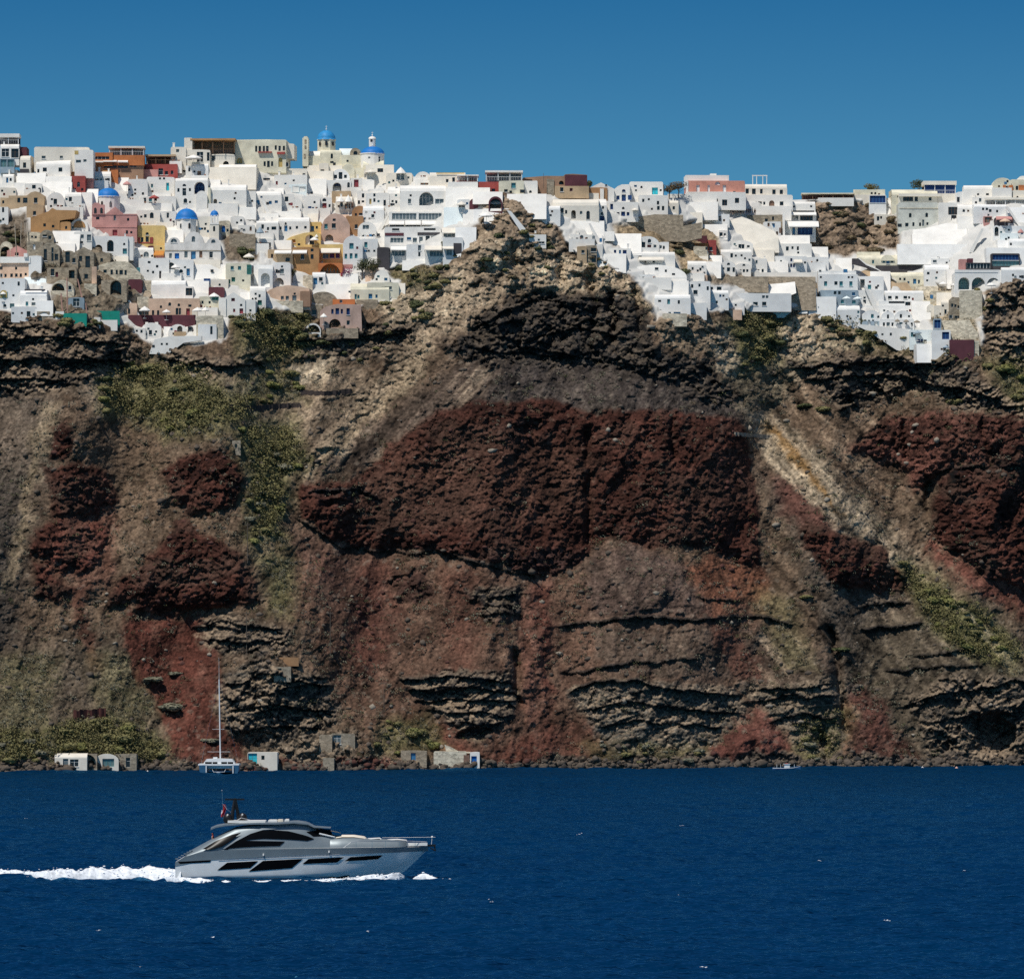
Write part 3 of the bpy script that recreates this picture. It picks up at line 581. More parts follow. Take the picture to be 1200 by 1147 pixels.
def mass(root, H, kind, zn, col, geo, ops, opt, name):
    """one volume of a building; pixel figures become metres at the building's own distance"""
    Yr, X0, Z0 = H.Y, H.X, H.Z
    fwd = float(opt.get('f', 0))
    if 'own' in opt: fwd = max(fwd, Yr-float(opt['own']))
    Y = Yr-fwd
    def L(x, y):
        u, v = ZP(zn, x, y); return wx(u, Y)-X0, wz(v, Y)-Z0
    dep = float(opt.get('d', 7)); lean = float(opt.get('l', 0))
    fnd = float(opt.get('b', 1.4))
    m0 = wallmat(col) if col in PAL else wmat(col)
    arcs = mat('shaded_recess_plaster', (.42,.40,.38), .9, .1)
    loc = (0, -fwd, 0)
    mb = MB()
    if geo and isinstance(geo[0], tuple):
        outer = [L(x, y) for x, y in geo]
        ar = sum(a[0]*b[1]-b[0]*a[1] for a, b in zip(outer, outer[1:]+outer[:1]))
        if ar < 0: outer = outer[::-1]
        zb = min(z for x, z in outer); x0 = min(x for x, z in outer); x1 = max(x for x, z in outer); z1 = max(z for x, z in outer); z0 = zb
        if fnd: outer = [(x, z-fnd if z < zb+.25*(z1-zb) else z) for x, z in outer]
    else:
        gx0, gy0, gx1, gy1 = geo; x0, z1 = L(gx0, gy0); x1, z0 = L(gx1, gy1)
        w = x1-x0; h = z1-z0
        if kind == 'vy':
            r = float(opt['s']) if 's' in opt else None
            zs = L(0, r)[1] if r else max(z0+.1, z1-w/2)
            outer = [(x0,z0-fnd),(x1,z0-fnd)]+arc(x0, x1, zs, z1, 16)
        elif kind == 'gab':
            zs = L(0, float(opt['s']))[1] if 's' in opt else z1-w*.28
            outer = [(x0,z0-fnd),(x1,z0-fnd),(x1,zs),((x0+x1)/2,z1),(x0,zs)]
        else:
            outer = [(x0,z0-fnd),(x1,z0-fnd),(x1,z1),(x0,z1)]
    cap = None
    if kind in ('box', 'vy', 'gab', 'poly', 'slope', 'wall'):
        if kind == 'slope' and not lean: lean = .8
        if kind == 'wall' and 'd' not in opt: dep = .8
        if kind in ('box',) and not lean and z1-z0 > 2.2 and 'np' not in opt:      # parapet lip and worn top edge
            jl = [rnd.uniform(-.09, .06) for _ in range(2)]
            rr = min(.45, (x1-x0)*.12)*rnd.uniform(.3, 1); zt = z1
            hi = max([max(L(q[0], q[1])[1], L(q[2], q[3])[1]) for c, q in ops if c[0] not in 'AX']+[z0+(z1-z0)*.45])+.25
            if col in 'WVCHE' and 'own' not in opt and name == 'wall' and z1-hi > .7 and dep > 5 and rnd.random() < .8:
                zt = max(hi, z1-(z1-z0)*rnd.uniform(.22, .42)); cap = (zt, (z1-zt)*rnd.uniform(1.1, 2.0))
            outer = [outer[0], outer[1], (x1, zt+jl[0]-rr), (x1-rr*.3, zt+jl[0]-rr*.3), (x1-rr, zt+jl[0]), (x1-(x1-x0)*rnd.uniform(.3,.5), zt+rnd.uniform(-.05,.07)), (x0+rr, zt+jl[1]), (x0+rr*.3, zt+jl[1]-rr*.3), (x0, zt+jl[1]-rr)]
        holes = []; rec = []; put = []; boxes = []
        for c, (a, b_, c_, d_) in [(c, L(q[0], q[1])+L(q[2], q[3])) for c, q in ops if c[0] not in 'AX']:
            hx0, hz1, hx1, hz0 = a, b_, c_, d_
            hx0, hx1 = min(hx0,hx1), max(hx0,hx1)
            if hx1-hx0 < .55: mid = (hx0+hx1)/2; hx0, hx1 = mid-.28, mid+.28
            if hz1-hz0 < .5: hz0 = hz1-.55
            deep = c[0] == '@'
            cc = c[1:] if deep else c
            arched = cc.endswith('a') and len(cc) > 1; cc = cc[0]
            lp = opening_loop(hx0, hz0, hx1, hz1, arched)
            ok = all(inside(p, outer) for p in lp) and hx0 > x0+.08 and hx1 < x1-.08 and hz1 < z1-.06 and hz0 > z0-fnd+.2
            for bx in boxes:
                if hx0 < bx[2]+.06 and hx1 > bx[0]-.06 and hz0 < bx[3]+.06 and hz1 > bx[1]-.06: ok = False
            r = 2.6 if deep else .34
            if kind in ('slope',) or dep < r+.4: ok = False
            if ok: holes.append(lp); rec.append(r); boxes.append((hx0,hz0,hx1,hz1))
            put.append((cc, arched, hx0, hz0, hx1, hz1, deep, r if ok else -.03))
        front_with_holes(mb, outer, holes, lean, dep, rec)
        if cap:                                              # rounded plaster roof rising behind the front wall
            zt, dy = cap; a_, b_ = x0+.08, x1-.08; pr = [(.06, zt-.12), (dy*.16, zt+(z1-zt)*.42), (dy*.5, zt+(z1-zt)*.82), (dy, z1), (dep-.1, z1-.05), (dep-.1, zt-.12)]
            k = len(mb.v); mb.v += [(a_, y, z) for y, z in pr]+[(b_, y, z) for y, z in pr]; m_ = len(pr)
            for i in range(m_-1): mb.f.append([k+i, k+m_+i, k+m_+i+1, k+i+1]); mb.mi.append(0)
            mb.f += [list(range(k, k+m_)), list(range(k+m_, k+2*m_))[::-1]]; mb.mi += [0, 0]
        p = mb.build(name, [m0, arcs], root, loc)
        nz = z0
        for cc, arched, hx0, hz0, hx1, hz1, deep, r in put:
            ww, hh = hx1-hx0, hz1-hz0
            isdoor = cc in 'rMUpDk' and hz0 < nz+.9 and hh > 1.7 and ww < 1.8
            yy = lean*max(0, hz0)+r
            H.ops.append((WNAME[cc], 'archway' if deep else 'door' if isdoor else 'window'))
            o = obj('door' if isdoor else 'window', window_mesh(ww, hh, arched, cc), root, ((hx0+hx1)/2, yy-fwd-(.02 if r > 0 else 0), hz0))
            if not deep and r > 0 and ww > .8 and rnd.random() < .5:      # sill
                sb = MB(); sb.box(-ww/2-.1, -r-.1, -.14, ww/2+.1, -r-.002, -.02); q = sb.build('sill', mat('sill_white', (.7,.69,.66), .8, .08), o)
            H.np += 1
        for c, q in ops:
            if c[0] == 'A':                                   # awning: sloping cloth on two arms
                ax0, az1 = L(q[0], q[1]); ax1, az0 = L(q[2], q[3]); pr = max(1.2, (az1-az0)*1.5)
                am = MB(); am.grid([[(ax0,-.05,az1),(ax1,-.05,az1)],[(ax0,-pr*.5,(az1+az0)/2+.05),(ax1,-pr*.5,(az1+az0)/2+.05)],[(ax0,-pr,az0+.15),(ax1,-pr,az0+.15)],[(ax0,-pr-.01,az0-.1),(ax1,-pr-.01,az0-.1)]])
                am.grid([[(ax1,-.05,az1-.06),(ax0,-.05,az1-.06)],[(ax1,-pr,az0+.09),(ax0,-pr,az0+.09)]])
                for xx in (ax0, ax1): am.bar((xx,-.02,az0-.5),(xx,-pr,az0+.1),.04)
                am.build('awning', mat('awning_cloth_'+PNAME[c[1]], PAL[c[1]], .9, .08), root, loc); H.extra.add(PNAME[c[1]]+' awning')
            if c[0] == 'X':                                   # raised panel of another colour
                ax0, az1 = L(q[0], q[1]); ax1, az0 = L(q[2], q[3])
                am = MB(); am.box(ax0,-.12,az0,ax1,.05,az1); am.build('wall_panel', wallmat(c[1]), root, loc)
    elif kind == 'vx':                                        # barrel vault lying along the front
        zs = L(0, float(opt['s']))[1] if 's' in opt else z0+(z1-z0)*.5
        dd = float(opt.get('d', 6)); hh = z1-zs
        if zs > z0+.4: mass(root, H, 'box', zn, col, (geo[0], float(opt['s']) if 's' in opt else (geo[1]+geo[3])/2, geo[2], geo[3]), ops, dict(opt, d=dd, np=1), name)
        rb = MB(); N = 14
        prof = [(dd/2-dd/2*math.cos(math.pi*i/N), zs+hh*math.sin(math.pi*i/N)) for i in range(N+1)]
        rb.grid([[(x0+.001,y,z),(x1-.001,y,z)] for y, z in prof])
        k = len(rb.v); rb.v += [(x0+.001,y,z) for y, z in prof]+[(x1-.001,y,z) for y, z in prof]
        rb.f += [list(range(k, k+N+1)), list(range(k+N+1, k+2*N+2))[::-1]]; rb.mi += [0, 0]
        if zs <= z0+.4: rb.box(x0+.002, .002, z0-fnd, x1-.002, dd-.002, zs)
        rb.build('vaulted_roof', m0, root, loc)
        return
    elif kind in ('dome', 'drum', 'cone', 'cyl'):
        cx = (x0+x1)/2; r = (x1-x0)/2; cy = float(opt.get('cy', r if kind != 'x' else 0))
        nn = int(opt.get('n', 28))
        if kind == 'dome':
            pr = [(r*1.04, z0-.05), (r*1.04, z0+.12)]+[(r*math.cos(a*math.pi/2/10), z0+.12+(z1-z0-.12)*math.sin(a*math.pi/2/10)) for a in range(10)]+[(.02, z1)]
            mb.lathe(pr, cx, cy, nn); p = mb.build('dome', m0, root, loc, smooth=True)
            q = MB(); q.lathe([(.12,z1-.05),(.12,z1+.25),(.2,z1+.35),(.12,z1+.5),(.03,z1+.55)], cx, cy, 8); q.box(cx-.04,cy-.04,z1+.5,cx+.04,cy+.04,z1+1.3); q.box(cx-.25,cy-.03,z1+.95,cx+.25,cy+.03,z1+1.05)
            q.build('finial', mat('finial_white', (.75,.74,.72), .7, .05), p)
        else:
            mb.lathe([(r, z0-fnd), (r, z1-.25), (r*1.05, z1-.22), (r*1.05, z1)] if kind == 'drum' else [(r, z0-fnd), (r, z1)] if kind == 'cyl' else [(r, z0), (r*.5, (z0+z1)/2), (.03, z1)], cx, cy, nn, a0=math.pi/nn)
            mb.build(kind if kind != 'cyl' else 'turret', m0, root, loc)
            for c, q in ops:
                ax0, az1 = L(q[0], q[1]); ax1, az0 = L(q[2], q[3]); mid = (ax0+ax1)/2; s = max(-.95, min(.95, (mid-cx)/r)); a = math.asin(s)
                o = obj('window', window_mesh(max(.5, ax1-ax0), az1-az0, c.endswith('a') and len(c) > 1, c[0]), root, (cx+r*.985*math.sin(a), cy-fwd-r*.985*math.cos(a)-.03, az0)); o.rotation_euler = (0, 0, a)
    elif kind == 'perg':                                       # roofed terrace on posts
        rh = max(.25, (z1-z0)*float(opt.get('rh', .16)))
        mb.box(x0-.2, -.3, z1-rh, x1+.2, dep, z1); mb.build('terrace_roof', m0, root, loc)
        pb = MB(); npost = max(2, int(round((x1-x0)/2.8))+1)
        pm = mat('post_'+opt.get('pc', 'white'), dict(white=(.75,.74,.72), brown=(.16,.09,.05), dark=(.05,.05,.05))[opt.get('pc', 'white')], .7, .1)
        for i in range(npost):
            x = x0+.1+(x1-x0-.2)*i/(npost-1); pb2 = MB(); pb2.box(x-.09, 0, z0, x+.09, .18, z1-rh); pb2.build('post', pm, root, loc)
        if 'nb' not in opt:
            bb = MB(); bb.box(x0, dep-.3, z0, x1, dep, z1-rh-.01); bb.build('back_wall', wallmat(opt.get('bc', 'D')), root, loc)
        rb = MB(); rb.box(x0, -.02, z0+.95, x1, .04, z0+1.02)
        for i in range(int((x1-x0)/.45)+1): rb.box(x0+.45*i, -.01, z0, x0+.45*i+.03, .03, z0+.96)
        if 'nr' not in opt: rb.build('railing', pm, root, loc)
        if opt.get('gl'):
            gb = MB(); gb.box(x0+.05, .2, z0+.02, x1-.05, .25, z1-rh-.02); gb.build('glazing', wmat(opt['gl']), root, loc)
        if 'fu' in opt:                                         # tables and chairs seen as dark shapes
            for i in range(int((x1-x0)/1.5)):
                fb = MB(); x = x0+.6+1.5*i+rnd.uniform(-.2,.2); fb.box(x-.35,.9,z0+.68,x+.35,1.6,z0+.74); fb.bar((x,1.25,z0),(x,1.25,z0+.7),.05)
                for s in (-1, 1):
                    fb.box(x+s*.6-.22,1.0,z0+.42,x+s*.6+.22,1.45,z0+.47); fb.box(x+s*.82-.02,1.0,z0+.42,x+s*.82+.02,1.45,z0+.95)
                    for e in (-.2, .2): fb.bar((x+s*.6+e,1.05,z0),(x+s*.6+e,1.05,z0+.45),.02)
                fb.build('table_set', mat('dark_furniture', (.06,.06,.07), .7, .1), root, loc)
    elif kind == 'frame':                                      # open frame of four posts and beams
        for i in range(4):
            x = x0+(x1-x0)*(0, .28, .72, 1)[i]; q = MB(); q.box(x-.1, -.1, z0, x+.1, .1, z1); q.build('post', m0, root, loc)
        q = MB(); q.box(x0-.2, -.12, z1+.002, x1+.2, .12, z1+.25); q.build('beam', m0, root, loc)
    H.np += 1

DEFN = dict(box='wall', vy='wall', gab='wall', poly='wall', slope='wall', wall='wall', dome='dome', drum='drum', perg='terrace_roof', frame='post')
ROOFW = dict(box='flat roofed', vy='barrel vaulted', gab='gabled', vx='barrel roofed', poly='irregular', slope='sloping', wall='plain', perg='open sided', drum='round', dome='domed', frame='open')
def houses(txt):
    cur = None
    for line in txt.strip().splitlines():
        line = line.strip()
        if not line or line.startswith('//'): continue
        label = None
        if '#' in line: line, label = [q.strip() for q in line.split('#', 1)]
        cont = line.startswith('+')
        if cont: line = line[1:].strip()
        left, _, right = line.partition('|')
        tk = left.split(); kind, zn, col = tk[0], tk[1], tk[2]
        opt = dict(q.split('=') if '=' in q else (q, '1') for q in tk[4:])
        geo = [tuple(float(q) for q in p.split(',')) for p in tk[3].split(';')] if ';' in tk[3] else tuple(float(q) for q in tk[3].split(','))
        ops = [parse_op(t) for t in right.split()]
        if isinstance(geo, list): xs_ = [p[0] for p in geo]; ys_ = [p[1] for p in geo]; bb = (min(xs_), min(ys_), max(xs_), max(ys_))
        else: bb = geo
        (u0, v0), (u1, v1) = ZP(zn, bb[0], bb[1]), ZP(zn, bb[2], bb[3])
        uc = (u0+u1)/2; du = (u1-u0)*.3
        bd = (depth(uc, v1)+depth(uc-du, v1)+depth(uc+du, v1))/3-.3
        bd = min(bd, depth(uc, v1)+.4)
        if cont and v1 > cur.box[3]+3 and 'b' not in opt: opt['own'] = bd
        COVER.append((u0, v0, u1, v1))
        if not cont:
            H = House(); H.Y = bd
            H.X = wx(uc, H.Y); H.Z = wz(v1, H.Y); H.ops = []; H.extra = set(); H.np = 0
            H.kind, H.col, H.box, H.label = kind, col, [u0, v0, u1, v1], None
            nm = opt.get('nm') or ('terrace_wall' if kind == 'wall' else 'whitewashed_slope' if kind == 'slope' and col in 'WVHC' else 'stone_terrace' if kind == 'slope' else 'roofed_terrace' if kind == 'perg' else 'house')
            H.name = nm; H.cat = opt.get('cat') or {'terrace_wall': 'wall', 'whitewashed_slope': 'terrace', 'stone_terrace': 'terrace', 'roofed_terrace': 'terrace', 'house': 'house', 'church': 'church'}.get(nm, nm.replace('_', ' '))
            single = kind in ('box','poly','gab','vy') and not isinstance(geo, list)
            H.root = empty(nm, (H.X, H.Y, H.Z), 0 if 'nr0' in opt else rnd.uniform(-.07, .07))
            HOUSES.append(H); cur = H
        if label: cur.label = label
        if kind in ('box', 'vy') and col in 'WVCHE' and not cont and 'nm' not in opt and u1-u0 > 9 and 215 < v1 < 420 and not (label and ('blank' in label or 'plain' in label)):
            kk = ZO[zn][2]; want = min(5, int((u1-u0)*(v1-v0)/75))-len(ops)
            for _ in range(max(0, want)):
                for _t in range(8):
                    ww = rnd.uniform(1.3, 2.2)*kk; hh = rnd.uniform(1.8, 3.2)*kk; cx = rnd.uniform(bb[0]+ww, bb[2]-ww); cy = rnd.choice([.38, .62, .75])*(bb[3]-bb[1])+bb[1]
                    if bb[2]-bb[0] > 3*ww and all(abs(cx-(q[0]+q[2])/2) > ww*.7+abs(q[2]-q[0])/2 or abs(cy-(q[1]+q[3])/2) > hh*.7+abs(q[3]-q[1])/2 for _c, q in ops) and cy+hh/2 < bb[3]-.3*kk and cy-hh/2 > bb[1]+2*kk:
                        ops.append((rnd.choice(['k','k','k','ka','k','g','b','t','p','r']), [cx-ww/2, cy-hh/2, cx+ww/2, cy+hh/2])); break
        if not cont and kind in ('box', 'vy') and col in 'WVCEHi' and u1-u0 > 10 and v1 < 420 and 'd' not in opt: EXTRA.append((cur, (u1-u0)/F*cur.Y, (v1-v0)/F*cur.Y, col))
        mass(cur.root, cur, kind, zn, col, geo, ops, opt, opt.get('pn') or ('annex' if cont and kind in ('box','vy','gab','poly','slope') else DEFN.get(kind, 'wall')))
